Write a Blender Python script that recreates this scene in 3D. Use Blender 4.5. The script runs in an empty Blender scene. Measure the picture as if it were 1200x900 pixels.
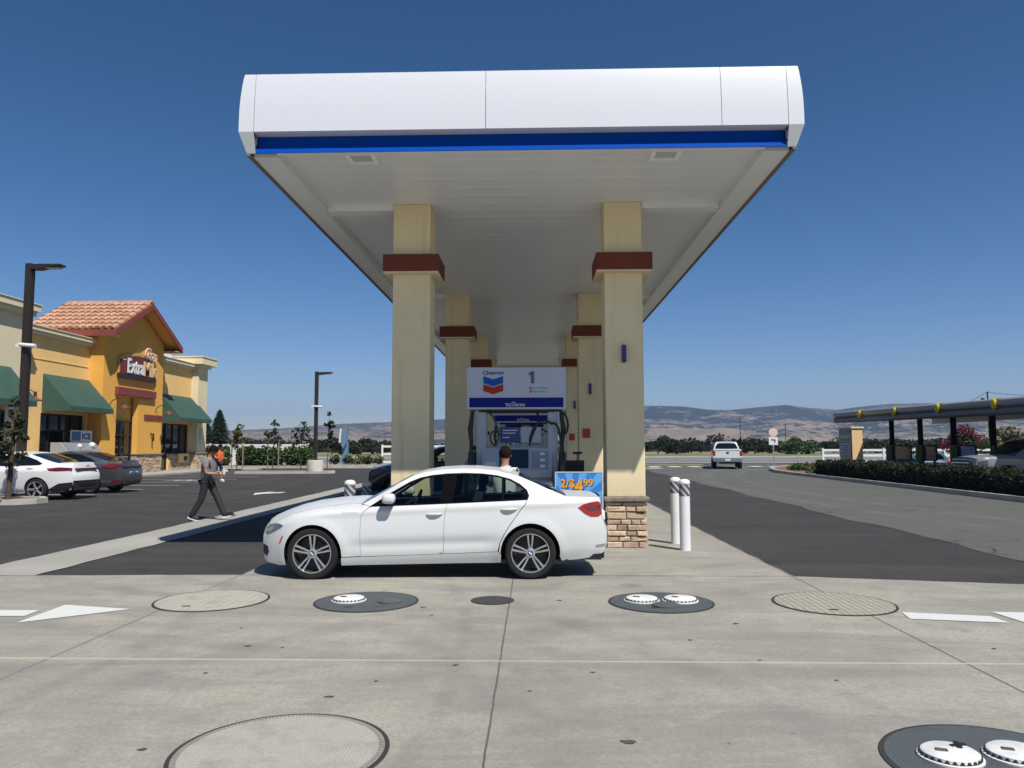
import bpy, bmesh, math, random
import numpy as np
from mathutils import Vector, Matrix
from mathutils.geometry import delaunay_2d_cdt
random.seed(7)
R = math.radians
SC = bpy.context.scene
COL = SC.collection

# ------------------------------------------------------------------ camera model (photo measured at 1200x900)
FPX = 905.0; CAMZ = 1.70
PITCH = math.atan(74 / FPX); YAW = math.atan(26 / FPX * math.cos(PITCH))

def gz(x, y):
    a = 0.0045 * min(max(y - 15, 0), 65)
    b = 0.14 * min(max((-8 - x) / 6, 0), 1) * min(max((y - 13) / 6, 0), 1)
    return max(a, b)

def ray(u, v):
    x = (u - 600) / FPX; y = (450 - v) / FPX
    fy = math.cos(PITCH) - y * math.sin(PITCH); fz = math.sin(PITCH) + y * math.cos(PITCH)
    return (x * math.cos(YAW) - fy * math.sin(YAW), x * math.sin(YAW) + fy * math.cos(YAW), fz)

def at_g(u, v):
    X, Y, Z = ray(u, v); t = -CAMZ / Z
    for i in range(40):
        t = (gz(X * t, Y * t) - CAMZ) / Z
    return Vector((X * t, Y * t, gz(X * t, Y * t)))

def at_y(u, v, y):
    X, Y, Z = ray(u, v); t = y / Y
    return Vector((X * t, y, CAMZ + Z * t))

def at_x(u, v, x):
    X, Y, Z = ray(u, v); t = x / X
    return Vector((x, Y * t, CAMZ + Z * t))

# ------------------------------------------------------------------ mesh builder
class MB:
    def __init__(s): s.v = []; s.f = []
    def add(s, vs, fs):
        o = len(s.v); s.v += [tuple(p) for p in vs]; s.f += [[i + o for i in f] for f in fs]
    def box(s, x0, x1, y0, y1, z0, z1, bev=0.0):
        if bev > 0:
            bm = bmesh.new(); bmesh.ops.create_cube(bm, size=1)
            for v in bm.verts:
                v.co = Vector(((x0 + x1) / 2 + v.co.x * (x1 - x0), (y0 + y1) / 2 + v.co.y * (y1 - y0), (z0 + z1) / 2 + v.co.z * (z1 - z0)))
            bmesh.ops.bevel(bm, geom=list(bm.edges), offset=bev, segments=2, affect='EDGES', profile=0.5)
            bm.verts.index_update()
            s.add([v.co.copy() for v in bm.verts], [[v.index for v in f.verts] for f in bm.faces]); bm.free(); return
        s.add([(x0,y0,z0),(x1,y0,z0),(x1,y1,z0),(x0,y1,z0),(x0,y0,z1),(x1,y0,z1),(x1,y1,z1),(x0,y1,z1)],
              [[3,2,1,0],[4,5,6,7],[0,1,5,4],[1,2,6,5],[2,3,7,6],[3,0,4,7]])
    def obox(s, c, ax, ay, az):   # oriented box: centre and three half vectors
        c = Vector(c); ax, ay, az = Vector(ax), Vector(ay), Vector(az)
        vs = [c + a*ax + b*ay + d*az for d in (-1,1) for (a,b) in ((-1,-1),(1,-1),(1,1),(-1,1))]
        s.add(vs, [[3,2,1,0],[4,5,6,7],[0,1,5,4],[1,2,6,5],[2,3,7,6],[3,0,4,7]])
    def tube(s, pts, r, n=8, caps=True):
        pts = [Vector(p) for p in pts]
        rs = r if isinstance(r, (list, tuple)) else [r] * len(pts)
        rings = []; up = None
        for i, p in enumerate(pts):
            d = (pts[min(i+1, len(pts)-1)] - pts[max(i-1, 0)]).normalized()
            if up is None:
                up = d.orthogonal().normalized()
            up = (up - d * up.dot(d)).normalized()
            sd = d.cross(up)
            rings.append([p + rs[i] * (math.cos(2*math.pi*k/n) * up + math.sin(2*math.pi*k/n) * sd) for k in range(n)])
        vs = [q for rg in rings for q in rg]
        fs = [[i*n+k, i*n+(k+1) % n, (i+1)*n+(k+1) % n, (i+1)*n+k] for i in range(len(pts)-1) for k in range(n)]
        if caps:
            fs.append([k for k in range(n)][::-1]); fs.append([(len(pts)-1)*n+k for k in range(n)])
        s.add(vs, fs)
    def cyl(s, p0, p1, r0, r1=None, n=16, caps=True):
        s.tube([p0, p1], [r0, r0 if r1 is None else r1], n, caps)
    def lathe(s, prof, c, axis='z', n=32):
        c = Vector(c); rings = []
        for r, h in prof:
            rg = []
            for k in range(n):
                a = 2*math.pi*k/n; ca, sa = r*math.cos(a), r*math.sin(a)
                d = {'z': (ca, sa, h), 'y': (ca, h, sa), 'x': (h, ca, sa)}[axis]
                rg.append(c + Vector(d))
            rings.append(rg)
        m = len(prof)
        fs = [[i*n+k, i*n+(k+1) % n, (i+1)*n+(k+1) % n, (i+1)*n+k] for i in range(m-1) for k in range(n)]
        s.add([q for rg in rings for q in rg], fs)
    def disc(s, c, r, axis='z', n=48, ry=None):
        c = Vector(c); vs = []
        for k in range(n):
            a = 2*math.pi*k/n
            d = {'z': (r*math.cos(a), (ry or r)*math.sin(a), 0), 'y': (r*math.cos(a), 0, r*math.sin(a)), 'x': (0, r*math.cos(a), r*math.sin(a))}[axis]
            vs.append(c + Vector(d))
        s.add(vs, [list(range(n))])
    def prism(s, poly, vec):
        vec = Vector(vec); a = [Vector(p) for p in poly]; n = len(a)
        s.add(a + [p + vec for p in a], [list(range(n))[::-1], [n+i for i in range(n)]] + [[i, (i+1) % n, n+(i+1) % n, n+i] for i in range(n)])
    def ball(s, c, rx, ry=None, rz=None, n=12, m=8):
        ry = ry or rx; rz = rz or rx; c = Vector(c); vs = []; fs = []
        for i in range(m+1):
            t = math.pi*i/m
            for k in range(n):
                a = 2*math.pi*k/n
                vs.append(c + Vector((rx*math.sin(t)*math.cos(a), ry*math.sin(t)*math.sin(a), rz*math.cos(t))))
        for i in range(m):
            for k in range(n):
                fs.append([i*n+k, (i+1)*n+k, (i+1)*n+(k+1) % n, i*n+(k+1) % n])
        s.add(vs, fs)

def obj(name, mb, mat, parent=None, smooth=None, loc=None, recalc=True, world=True):
    """link an MB as ONE mesh object; vertices are world coordinates unless the root was built at the origin"""
    me = bpy.data.meshes.new(name)
    off = Vector((0, 0, 0))
    if parent is not None:
        p = parent
        while p.parent: p = p.parent
        off = p.location
    elif loc is not None:
        off = Vector(loc)
    me.from_pydata([tuple(Vector(v) - off) for v in mb.v], [], mb.f)
    if recalc:
        bm = bmesh.new(); bm.from_mesh(me)
        bmesh.ops.remove_doubles(bm, verts=bm.verts, dist=1e-5)
        bmesh.ops.recalc_face_normals(bm, faces=bm.faces); bm.to_mesh(me); bm.free()
    me.update()
    if smooth is not None:
        me.shade_smooth(); me.set_sharp_from_angle(angle=R(smooth))
    if mat is not None: me.materials.append(mat)
    o = bpy.data.objects.new(name, me); COL.objects.link(o)
    if parent is not None: o.parent = parent
    elif loc is not None: o.location = loc
    return o

def thing(name, label, cat, loc=(0, 0, 0), group=None):
    o = bpy.data.objects.new(name, None); COL.objects.link(o); o.location = loc
    o.empty_display_size = 0.2
    return tag(o, label, cat, group)
def tag(o, label, cat, group=None):
    o['label'] = label; o['category'] = cat
    if group: o['group'] = group
    return o
def struct(o, kind='structure'):
    o['kind'] = kind; return o
KIDS = {}
def dup(root, loc, rz=0.0, label=None, scale=None):
    def cp(o, par):
        c = o.copy(); COL.objects.link(c)
        if par is not None: c.parent = par
        for ch in o.children: cp(ch, c)
        return c
    r = cp(root, None); r.location = loc; r.rotation_euler = (0, 0, rz)
    if scale: r.scale = scale
    if label: r['label'] = label
    return r

def text_mb(s, size, bold=0.0, extrude=0.0, res=3):
    cu = bpy.data.curves.new('lettering_curve', 'FONT'); cu.body = s; cu.size = size; cu.offset = bold
    cu.extrude = extrude; cu.resolution_u = res; cu.align_x = 'LEFT'
    o = bpy.data.objects.new('lettering_tmp', cu); COL.objects.link(o)
    dg = bpy.context.evaluated_depsgraph_get(); dg.update()
    me = bpy.data.meshes.new_from_object(o.evaluated_get(dg))
    vs = [v.co.copy() for v in me.vertices]; fs = [list(p.vertices) for p in me.polygons]
    bpy.data.objects.remove(o); bpy.data.curves.remove(cu); bpy.data.meshes.remove(me)
    return vs, fs
def put_text(mb, s, origin, xd, yd, height, width=None, bold=0.0, extrude=0.0, align='c', shear=0.0):
    """letters scaled so the capital height is `height` and (optionally) the whole word `width` wide"""
    vs, fs = text_mb(s, 1.0, bold, extrude)
    x0 = min(v.x for v in vs); x1 = max(v.x for v in vs); caph = 0.70
    k = height / caph; kx = k if width is None else width / (x1 - x0)
    xd, yd = Vector(xd).normalized(), Vector(yd).normalized(); nd = xd.cross(yd); o = Vector(origin)
    sh = {'c': (x0 + x1) / 2, 'l': x0, 'r': x1}[align]
    mb.add([o + xd * ((v.x - sh) * kx + shear * v.y * k) + yd * (v.y * k) + nd * (v.z * k) for v in vs], fs)

# ------------------------------------------------------------------ materials
MATS = {}
def nt(m):
    m.use_nodes = True; return m.node_tree.nodes, m.node_tree.links
def P(name, col, rough=0.5, metal=0.0, spec=0.5, coat=0.0, bump=0.0, bscale=40.0, var=0.0, vscale=2.0, emit=None):
    """Principled with optional noise bump and colour variation"""
    if name in MATS: return MATS[name]
    m = bpy.data.materials.new(name); N, L = nt(m); b = N['Principled BSDF']
    b.inputs['Base Color'].default_value = (*col, 1); b.inputs['Roughness'].default_value = rough
    b.inputs['Metallic'].default_value = metal; b.inputs['Specular IOR Level'].default_value = spec
    if coat: b.inputs['Coat Weight'].default_value = coat; b.inputs['Coat Roughness'].default_value = 0.03
    tc = None
    if bump or var: tc = N.new('ShaderNodeTexCoord')
    if var:
        n = N.new('ShaderNodeTexNoise'); n.inputs['Scale'].default_value = vscale; n.inputs['Detail'].default_value = 6
        L.new(tc.outputs['Object'], n.inputs['Vector'])
        mr = N.new('ShaderNodeMapRange'); mr.inputs[1].default_value = 0.3; mr.inputs[2].default_value = 0.7
        mr.inputs[3].default_value = 1 - var; mr.inputs[4].default_value = 1 + var * 0.6
        L.new(n.outputs['Fac'], mr.inputs[0])
        mx = N.new('ShaderNodeMix'); mx.data_type = 'RGBA'; mx.blend_type = 'MULTIPLY'; mx.inputs[0].default_value = 1
        mx.inputs[6].default_value = (*col, 1); L.new(mr.outputs[0], mx.inputs[7]); L.new(mx.outputs[2], b.inputs['Base Color'])
    if bump:
        n2 = N.new('ShaderNodeTexNoise'); n2.inputs['Scale'].default_value = bscale; n2.inputs['Detail'].default_value = 5
        L.new(tc.outputs['Object'], n2.inputs['Vector'])
        bp = N.new('ShaderNodeBump'); bp.inputs['Strength'].default_value = bump; bp.inputs['Distance'].default_value = 0.02
        L.new(n2.outputs['Fac'], bp.inputs['Height']); L.new(bp.outputs[0], b.inputs['Normal'])
    if emit: b.inputs['Emission Color'].default_value = (*col, 1); b.inputs['Emission Strength'].default_value = emit
    MATS[name] = m; return m

def mathn(N, L, op, a, b=None, c=None):
    n = N.new('ShaderNodeMath'); n.operation = op
    for i, q in enumerate((a, b, c)):
        if q is None: continue
        if isinstance(q, (int, float)): n.inputs[i].default_value = q
        else: L.new(q, n.inputs[i])
    return n.outputs[0]
def noise(N, L, vec, scale, detail=4, rough=0.55, dist=0.0):
    n = N.new('ShaderNodeTexNoise'); n.inputs['Scale'].default_value = scale; n.inputs['Detail'].default_value = detail
    n.inputs['Roughness'].default_value = rough; n.inputs['Distortion'].default_value = dist
    L.new(vec, n.inputs['Vector']); return n.outputs['Fac']
def mapr(N, L, x, a, b, c, d):
    n = N.new('ShaderNodeMapRange')
    for i, q in enumerate((a, b, c, d)): n.inputs[i+1].default_value = q
    L.new(x, n.inputs[0]); return n.outputs[0]
def mixc(N, L, f, a, b, mode='MIX'):
    n = N.new('ShaderNodeMix'); n.data_type = 'RGBA'; n.blend_type = mode
    if isinstance(f, (int, float)): n.inputs[0].default_value = f
    else: L.new(f, n.inputs[0])
    for i, q in ((6, a), (7, b)):
        if isinstance(q, tuple): n.inputs[i].default_value = (*q, 1)
        else: L.new(q, n.inputs[i])
    return n.outputs[2]
def pos_nodes(N, L):
    g = N.new('ShaderNodeNewGeometry'); s = N.new('ShaderNodeSeparateXYZ'); L.new(g.outputs['Position'], s.inputs[0])
    return g.outputs['Position'], s.outputs[0], s.outputs[1], s.outputs[2]

def tracks(N, L, c, x, y, p, rings, col, amt):
    """faint curved tyre tracks worn into the surface"""
    brk = mapr(N, L, noise(N, L, p, 0.9, 4, .6), .38, .62, 0, 1)
    for cx, cy, r, w in rings:
        dx = mathn(N, L, 'SUBTRACT', x, cx); dy = mathn(N, L, 'SUBTRACT', y, cy)
        d = mathn(N, L, 'SQRT', mathn(N, L, 'ADD', mathn(N, L, 'MULTIPLY', dx, dx), mathn(N, L, 'MULTIPLY', dy, dy)))
        e = mathn(N, L, 'ABSOLUTE', mathn(N, L, 'SUBTRACT', d, r))
        c = mixc(N, L, mathn(N, L, 'MULTIPLY', mapr(N, L, e, w * .4, w, amt, 0), brk), c, col)
    return c
def cracks(N, L, c, p, scale, width, col, amt, cover=(.5, .62)):
    nz = N.new('ShaderNodeTexNoise'); nz.inputs['Scale'].default_value = scale * 4; nz.inputs['Detail'].default_value = 5; L.new(p, nz.inputs['Vector'])
    sc = N.new('ShaderNodeVectorMath'); sc.operation = 'SCALE'; sc.inputs['Scale'].default_value = .5 / scale; L.new(nz.outputs['Color'], sc.inputs[0])
    ad = N.new('ShaderNodeVectorMath'); ad.operation = 'ADD'; L.new(p, ad.inputs[0]); L.new(sc.outputs[0], ad.inputs[1])
    vo = N.new('ShaderNodeTexVoronoi'); vo.feature = 'DISTANCE_TO_EDGE'; vo.inputs['Scale'].default_value = scale; L.new(ad.outputs[0], vo.inputs['Vector'])
    f = mathn(N, L, 'MULTIPLY', mapr(N, L, vo.outputs['Distance'], width * scale * .5, width * scale, amt, 0), mapr(N, L, noise(N, L, p, scale * .7, 2), cover[0], cover[1], 0, 1))
    return mixc(N, L, f, c, col)

def concrete_mat():
    m = bpy.data.materials.new('concrete_paving'); N, L = nt(m); b = N['Principled BSDF']
    p, x, y, z = pos_nodes(N, L)
    mp = N.new('ShaderNodeMapping'); mp.inputs['Scale'].default_value = (0.30, 1.5, 1); L.new(p, mp.inputs[0])
    big = noise(N, L, p, 0.42, 6, 0.62, .4); streak = noise(N, L, mp.outputs[0], 1.1, 7, 0.68, 0.8)
    mid = noise(N, L, p, 2.6, 7, 0.68); fine = noise(N, L, p, 38, 5, 0.75)
    c = mixc(N, L, mapr(N, L, big, 0.36, 0.62, 0, 1), (0.293, 0.278, 0.235), (0.386, 0.362, 0.298))
    c = mixc(N, L, mapr(N, L, streak, 0.47, 0.66, 0, 0.95), c, (0.255, 0.244, 0.212))
    c = mixc(N, L, mapr(N, L, streak, 0.26, 0.42, 0.6, 0), c, (0.431, 0.400, 0.320))
    c = mixc(N, L, mapr(N, L, mid, 0.52, 0.70, 0, 0.75), c, (0.241, 0.231, 0.203))
    c = mixc(N, L, mapr(N, L, mid, 0.30, 0.45, 0.55, 0), c, (0.420, 0.394, 0.326))
    c = mixc(N, L, mapr(N, L, fine, 0.40, 0.66, 0.0, 0.55), c, (0.175, 0.168, 0.152))
    c = tracks(N, L, c, x, y, p, [(-9, 1.5, 9.6, .22), (-9, 1.5, 11.2, .22), (9.5, -1, 12.5, .24), (9.5, -1, 14.1, .24), (2, 22, 14.5, .2), (2, 22, 16.0, .2), (-16, 6.4, 12.6, .13), (-16, 6.1, 15.4, .10)], (0.175, 0.168, 0.155), .42)
    c = cracks(N, L, c, p, .22, .012, (0.10, 0.096, 0.088), .55, (.54, .64))
    # oil drips and gum spots of two sizes
    wob = N.new('ShaderNodeVectorMath'); wob.operation = 'ADD'
    nz = N.new('ShaderNodeTexNoise'); nz.inputs['Scale'].default_value = 9; L.new(p, nz.inputs['Vector'])
    sc = N.new('ShaderNodeVectorMath'); sc.operation = 'SCALE'; sc.inputs['Scale'].default_value = 0.14; L.new(nz.outputs['Color'], sc.inputs[0])
    L.new(p, wob.inputs[0]); L.new(sc.outputs[0], wob.inputs[1])
    for scl, rad, amt in ((0.95, .045, .8), (1.7, .035, .55), (.42, .085, .5), (.60, .10, .3)):
        vo = N.new('ShaderNodeTexVoronoi'); vo.inputs['Scale'].default_value = scl; vo.inputs['Randomness'].default_value = 1; L.new(wob.outputs[0], vo.inputs['Vector'])
        c = mixc(N, L, mapr(N, L, vo.outputs['Distance'], rad * .55, rad, amt, 0), c, (0.055, 0.053, 0.05))
    wear = noise(N, L, p, 1.3, 4, 0.5)
    wobx = mathn(N, L, 'MULTIPLY', mathn(N, L, 'SUBTRACT', noise(N, L, p, 6, 2), 0.5), 0.014)
    def joint(c, coord, at, w, col, amt):
        d = mathn(N, L, 'ABSOLUTE', mathn(N, L, 'SUBTRACT', mathn(N, L, 'ADD', coord, wobx), at))
        return mixc(N, L, mapr(N, L, d, w * 0.6, w, amt, 0), c, col)
    c = joint(c, x, -0.28, 0.009, (0.06, 0.058, 0.054), 0.85)
    for at in (3.36, 11.0): c = joint(c, x, at, 0.012, (0.06, 0.058, 0.054), 0.85)
    c = joint(c, x, -3.92, 0.02, (0.17, 0.16, 0.15), 0.8)
    c = joint(c, x, -11.2, 0.02, (0.10, 0.095, 0.09), 0.8)
    for at in (2.2, 10.36, 18.0, 26.0, 34.0): c = joint(c, y, at, 0.014, (0.12, 0.116, 0.108), 0.6)
    c = joint(c, y, 6.28, 0.020, (0.493, 0.466, 0.378), 0.85)
    d = mathn(N, L, 'ABSOLUTE', mathn(N, L, 'SUBTRACT', x, -0.15))
    c = mixc(N, L, mathn(N, L, 'MULTIPLY', mapr(N, L, d, 0.0, 0.9, 0.45, 0), wear), c, (0.155, 0.150, 0.142))
    d = mathn(N, L, 'ABSOLUTE', mathn(N, L, 'SUBTRACT', y, 6.28))
    c = mixc(N, L, mathn(N, L, 'MULTIPLY', mapr(N, L, d, 0.0, 0.5, 0.30, 0), wear), c, (0.18, 0.174, 0.165))
    L.new(c, b.inputs['Base Color'])
    b.inputs['Roughness'].default_value = 0.75; b.inputs['Specular IOR Level'].default_value = 0.35
    bp = N.new('ShaderNodeBump'); bp.inputs['Strength'].default_value = 0.35; bp.inputs['Distance'].default_value = 0.01
    L.new(fine, bp.inputs['Height']); L.new(bp.outputs[0], b.inputs['Normal'])
    return m

def asphalt_mat(name, a, bcol, spec_amt=0.35, cracks_amt=0.0):
    m = bpy.data.materials.new(name); N, L = nt(m); b = N['Principled BSDF']
    p, x, y, z = pos_nodes(N, L)
    mp = N.new('ShaderNodeMapping'); mp.inputs['Scale'].default_value = (0.25, 1.3, 1); L.new(p, mp.inputs[0])
    c = mixc(N, L, mapr(N, L, noise(N, L, mp.outputs[0], 0.8, 6, 0.62, 0.5), 0.32, 0.68, 0, 1), a, bcol)
    c = mixc(N, L, mapr(N, L, noise(N, L, p, 90, 2, 0.6), 0.35, 0.75, 0, spec_amt), c, tuple(min(1, 2.0 * q) for q in bcol))
    c = mixc(N, L, mapr(N, L, noise(N, L, p, 1.6, 5, 0.6), 0.55, 0.72, 0, 0.45), c, tuple(0.6 * q for q in a))
    c = mixc(N, L, mapr(N, L, noise(N, L, p, 22, 5, .75), .42, .68, 0, .45), c, tuple(0.55 * q for q in a))
    c = tracks(N, L, c, x, y, p, [(60, 30, 50.5, .35), (60, 30, 52.2, .35), (-60, 30, 49.5, .35), (-60, 30, 47.7, .35), (-20, 60, 33, .4), (-20, 60, 34.8, .4)], tuple(1.45 * q for q in bcol), .45)
    if cracks_amt: c = cracks(N, L, c, p, .25, .03, tuple(.35 * q for q in a), cracks_amt, (.45, .60))
    L.new(c, b.inputs['Base Color']); b.inputs['Roughness'].default_value = 0.85; b.inputs['Specular IOR Level'].default_value = 0.3
    bp = N.new('ShaderNodeBump'); bp.inputs['Strength'].default_value = 0.4; bp.inputs['Distance'].default_value = 0.01
    L.new(noise(N, L, p, 120, 2), bp.inputs['Height']); L.new(bp.outputs[0], b.inputs['Normal'])
    return m

def leaf_mat(name, a, bcol, rough=0.6):
    if name in MATS: return MATS[name]
    m = bpy.data.materials.new(name); N, L = nt(m); b = N['Principled BSDF']
    g = N.new('ShaderNodeNewGeometry')
    tc = N.new('ShaderNodeTexCoord')
    c = mixc(N, L, g.outputs['Random Per Island'], a, bcol)
    c = mixc(N, L, mapr(N, L, noise(N, L, tc.outputs['Object'], 1.4, 3), 0.4, 0.7, 0, 0.5), c, tuple(0.55 * q for q in a))
    L.new(c, b.inputs['Base Color']); b.inputs['Roughness'].default_value = rough; b.inputs['Specular IOR Level'].default_value = 0.3
    tr = N.new('ShaderNodeBsdfTranslucent'); L.new(c, tr.inputs['Color'])
    mx = N.new('ShaderNodeMixShader'); mx.inputs[0].default_value = 0.25
    L.new(b.outputs[0], mx.inputs[1]); L.new(tr.outputs[0], mx.inputs[2]); L.new(mx.outputs[0], N['Material Output'].inputs['Surface'])
    MATS[name] = m; return m

def island_mat(name, cols, rough=0.85, bump=0.4, bscale=30, var=0.25):
    """each stone / tile of a surface gets its own tone"""
    if name in MATS: return MATS[name]
    m = bpy.data.materials.new(name); N, L = nt(m); b = N['Principled BSDF']
    g = N.new('ShaderNodeNewGeometry'); tc = N.new('ShaderNodeTexCoord')
    cr = N.new('ShaderNodeValToRGB'); e = cr.color_ramp.elements
    while len(e) < len(cols): e.new(0.5)
    for i, q in enumerate(cols): e[i].position = i / (len(cols) - 1); e[i].color = (*q, 1)
    L.new(g.outputs['Random Per Island'], cr.inputs[0])
    nz = noise(N, L, tc.outputs['Object'], bscale * 0.4, 5, 0.6)
    k = mapr(N, L, nz, 0.3, 0.7, 1 - var, 1 + var * 0.5)
    c = mixc(N, L, 1.0, cr.outputs[0], k, 'MULTIPLY')
    L.new(c, b.inputs['Base Color']); b.inputs['Roughness'].default_value = rough; b.inputs['Specular IOR Level'].default_value = 0.25
    bp = N.new('ShaderNodeBump'); bp.inputs['Strength'].default_value = bump; bp.inputs['Distance'].default_value = 0.02
    L.new(noise(N, L, tc.outputs['Object'], bscale, 5), bp.inputs['Height']); L.new(bp.outputs[0], b.inputs['Normal'])
    MATS[name] = m; return m

def glass_mat(name, tint, ior=1.5):
    m = bpy.data.materials.new(name); N, L = nt(m)
    t = N.new('ShaderNodeBsdfTransparent'); t.inputs[0].default_value = (*tint, 1)
    g = N.new('ShaderNodeBsdfGlossy'); g.inputs['Roughness'].default_value = 0.01
    f = N.new('ShaderNodeFresnel'); f.inputs[0].default_value = ior
    mx = N.new('ShaderNodeMixShader'); L.new(f.outputs[0], mx.inputs[0]); L.new(t.outputs[0], mx.inputs[1]); L.new(g.outputs[0], mx.inputs[2])
    L.new(mx.outputs[0], N['Material Output'].inputs['Surface']); return m

def stripe_mat(name, c1, c2, scale, angle, duty=0.5):
    m = bpy.data.materials.new(name); N, L = nt(m); b = N['Principled BSDF']
    p, x, y, z = pos_nodes(N, L)
    s = mathn(N, L, 'ADD', mathn(N, L, 'MULTIPLY', x, math.cos(angle) * scale), mathn(N, L, 'MULTIPLY', z, math.sin(angle) * scale))
    f = mathn(N, L, 'GREATER_THAN', mathn(N, L, 'FRACT', s), duty)
    L.new(mixc(N, L, f, c1, c2), b.inputs['Base Color']); b.inputs['Roughness'].default_value = 0.4; return m

M = {}
M['concrete'] = concrete_mat()
M['asphalt'] = asphalt_mat('dark_asphalt', (0.030, 0.0287, 0.027), (0.055, 0.0525, 0.049))
M['old_asphalt'] = asphalt_mat('worn_asphalt', (0.088, 0.090, 0.079), (0.106, 0.107, 0.094), cracks_amt=.8)
M['road'] = asphalt_mat('road_asphalt', (0.15, 0.15, 0.145), (0.18, 0.178, 0.17))
M['white'] = P('white_paint', (0.68, 0.68, 0.67), 0.45)
M['fascia'] = P('fascia_white', (0.64, 0.65, 0.69), 0.35, coat=0.15)
M['fascia_grey'] = P('fascia_light_grey', (0.50, 0.52, 0.53), 0.4)  # plain grey parts, and the white canopy corner feet with shade mixed in
M['blue_band'] = P('fascia_blue', (0.0005, 0.052, 0.33), 0.6, spec=0.04)
M['deck'] = P('canopy_deck_white', (0.76, 0.77, 0.775), 0.28, spec=0.5, var=0.04, vscale=0.6)
M['groove'] = P('dark_groove', (0.03, 0.03, 0.03), 0.8)
def stucco_streaked():
    m = bpy.data.materials.new('stucco_cream'); N, L = nt(m); b = N['Principled BSDF']; p, x, y, z = pos_nodes(N, L)
    mp = N.new('ShaderNodeMapping'); mp.inputs['Scale'].default_value = (5, 5, .35); L.new(p, mp.inputs[0])
    c = mixc(N, L, mapr(N, L, noise(N, L, p, 1.4, 6, .6), .34, .68, 0, 1), (0.79, 0.665, 0.425), (0.73, 0.61, 0.385))
    c = mixc(N, L, mapr(N, L, noise(N, L, mp.outputs[0], 1.0, 5, .6), .55, .75, 0, .40), c, (0.47, 0.39, 0.255))
    dirt = mathn(N, L, 'MULTIPLY', mapr(N, L, z, .86, 1.25, .55, 0), noise(N, L, p, 5, 5, .6))
    c = mixc(N, L, dirt, c, (0.36, 0.29, 0.19)); L.new(c, b.inputs['Base Color']); b.inputs['Roughness'].default_value = .92; b.inputs['Specular IOR Level'].default_value = .2
    h = noise(N, L, p, 55, 5, .65); bp = N.new('ShaderNodeBump'); bp.inputs['Strength'].default_value = .45; bp.inputs['Distance'].default_value = .02; L.new(h, bp.inputs['Height']); L.new(bp.outputs[0], b.inputs['Normal']); return m
M['column'] = stucco_streaked()
M['maroon'] = P('stucco_maroon', (0.155, 0.040, 0.026), 0.8, spec=0.2, bump=0.3, bscale=60, var=0.1)
M['trimcream'] = P('trim_cream', (0.66, 0.55, 0.36), 0.8, bump=0.2, bscale=60)
M['stone'] = island_mat('ledgestone', [(0.44, 0.30, 0.19), (0.56, 0.43, 0.30), (0.36, 0.23, 0.16), (0.62, 0.50, 0.37), (0.47, 0.35, 0.25), (0.40, 0.27, 0.18), (0.55, 0.46, 0.36)])
M['stonecap'] = P('stone_cap', (0.22, 0.185, 0.145), 0.9, bump=0.8, bscale=25, var=0.3, vscale=6)
M['mortar'] = P('mortar', (0.10, 0.08, 0.06), 0.95)
M['blue_box'] = P('navy_box', (0.006, 0.02, 0.16), 0.35)
M['black'] = P('black_plastic', (0.012, 0.012, 0.013), 0.45)
M['rubber'] = P('tyre_rubber', (0.014, 0.014, 0.014), 0.8, spec=0.3, bump=0.2, bscale=80)
M['darkmetal'] = P('dark_bronze_metal', (0.035, 0.024, 0.018), 0.5, metal=0.3)
M['grey'] = P('grey_panel', (0.22, 0.24, 0.27), 0.45)
M['lightgrey'] = P('light_grey_panel', (0.42, 0.45, 0.50), 0.4)
M['steel'] = P('brushed_steel', (0.50, 0.51, 0.53), 0.35, metal=0.8)
M['rim'] = P('alloy_rim', (0.50, 0.50, 0.51), 0.32, metal=0.75)
M['paint_white'] = P('car_paint_white', (0.60, 0.61, 0.605), 0.4, spec=0.3, coat=0.35)
M['paint_grey'] = P('car_paint_grey', (0.075, 0.082, 0.092), 0.35, metal=0.5, coat=1.0)
M['paint_dark'] = P('car_paint_dark_blue', (0.012, 0.016, 0.024), 0.35, metal=0.2, coat=1.0)
M['paint_silver'] = P('car_paint_silver', (0.64, 0.66, 0.67), 0.35, coat=0.6)
M['paint_teal'] = P('car_paint_teal', (0.05, 0.10, 0.13), 0.35, metal=0.3, coat=1.0)
M['glass'] = glass_mat('car_glass', (0.60, 0.68, 0.63))
M['gloss_black'] = P('gloss_black', (0.002, 0.002, 0.0025), 0.55, spec=0.04)
M['glass_dark'] = P('privacy_glass', (0.006, 0.008, 0.010), 0.04, spec=0.7)
M['shopglass'] = P('shop_glass', (0.010, 0.013, 0.015), 0.03, spec=0.6)
M['red_lens'] = P('red_lens', (0.29, 0.004, 0.005), 0.15, coat=.6)
M['dark_red_lens'] = P('dark_red_lens', (0.10, 0.004, 0.006), 0.1, coat=1.0)
M['orange_lens'] = P('orange_lens', (0.45, 0.06, 0.02), 0.2)
M['lamp_lens'] = P('clear_lens', (0.10, 0.11, 0.125), 0.08, coat=1.0)
M['interior'] = P('car_interior', (0.022, 0.022, 0.024), 0.7)
M['chrome'] = P('chrome', (0.75, 0.75, 0.76), 0.12, metal=1.0)
M['plate'] = P('licence_plate', (0.70, 0.70, 0.68), 0.5)
M['mustard'] = P('stucco_mustard', (0.82, 0.525, 0.205), 0.92, spec=0.2, bump=0.3, bscale=40, var=0.07, vscale=0.8)
M['orange_stucco'] = P('stucco_ochre', (0.74, 0.39, 0.082), 0.92, spec=0.2, bump=0.3, bscale=40, var=0.08, vscale=0.8)
M['cream'] = P('stucco_pale_cream', (0.68, 0.60, 0.40), 0.92, spec=0.2, bump=0.25, bscale=40, var=0.05, vscale=0.8)
M['redwood'] = P('fascia_board_maroon', (0.20, 0.045, 0.035), 0.7, var=0.1)
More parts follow.
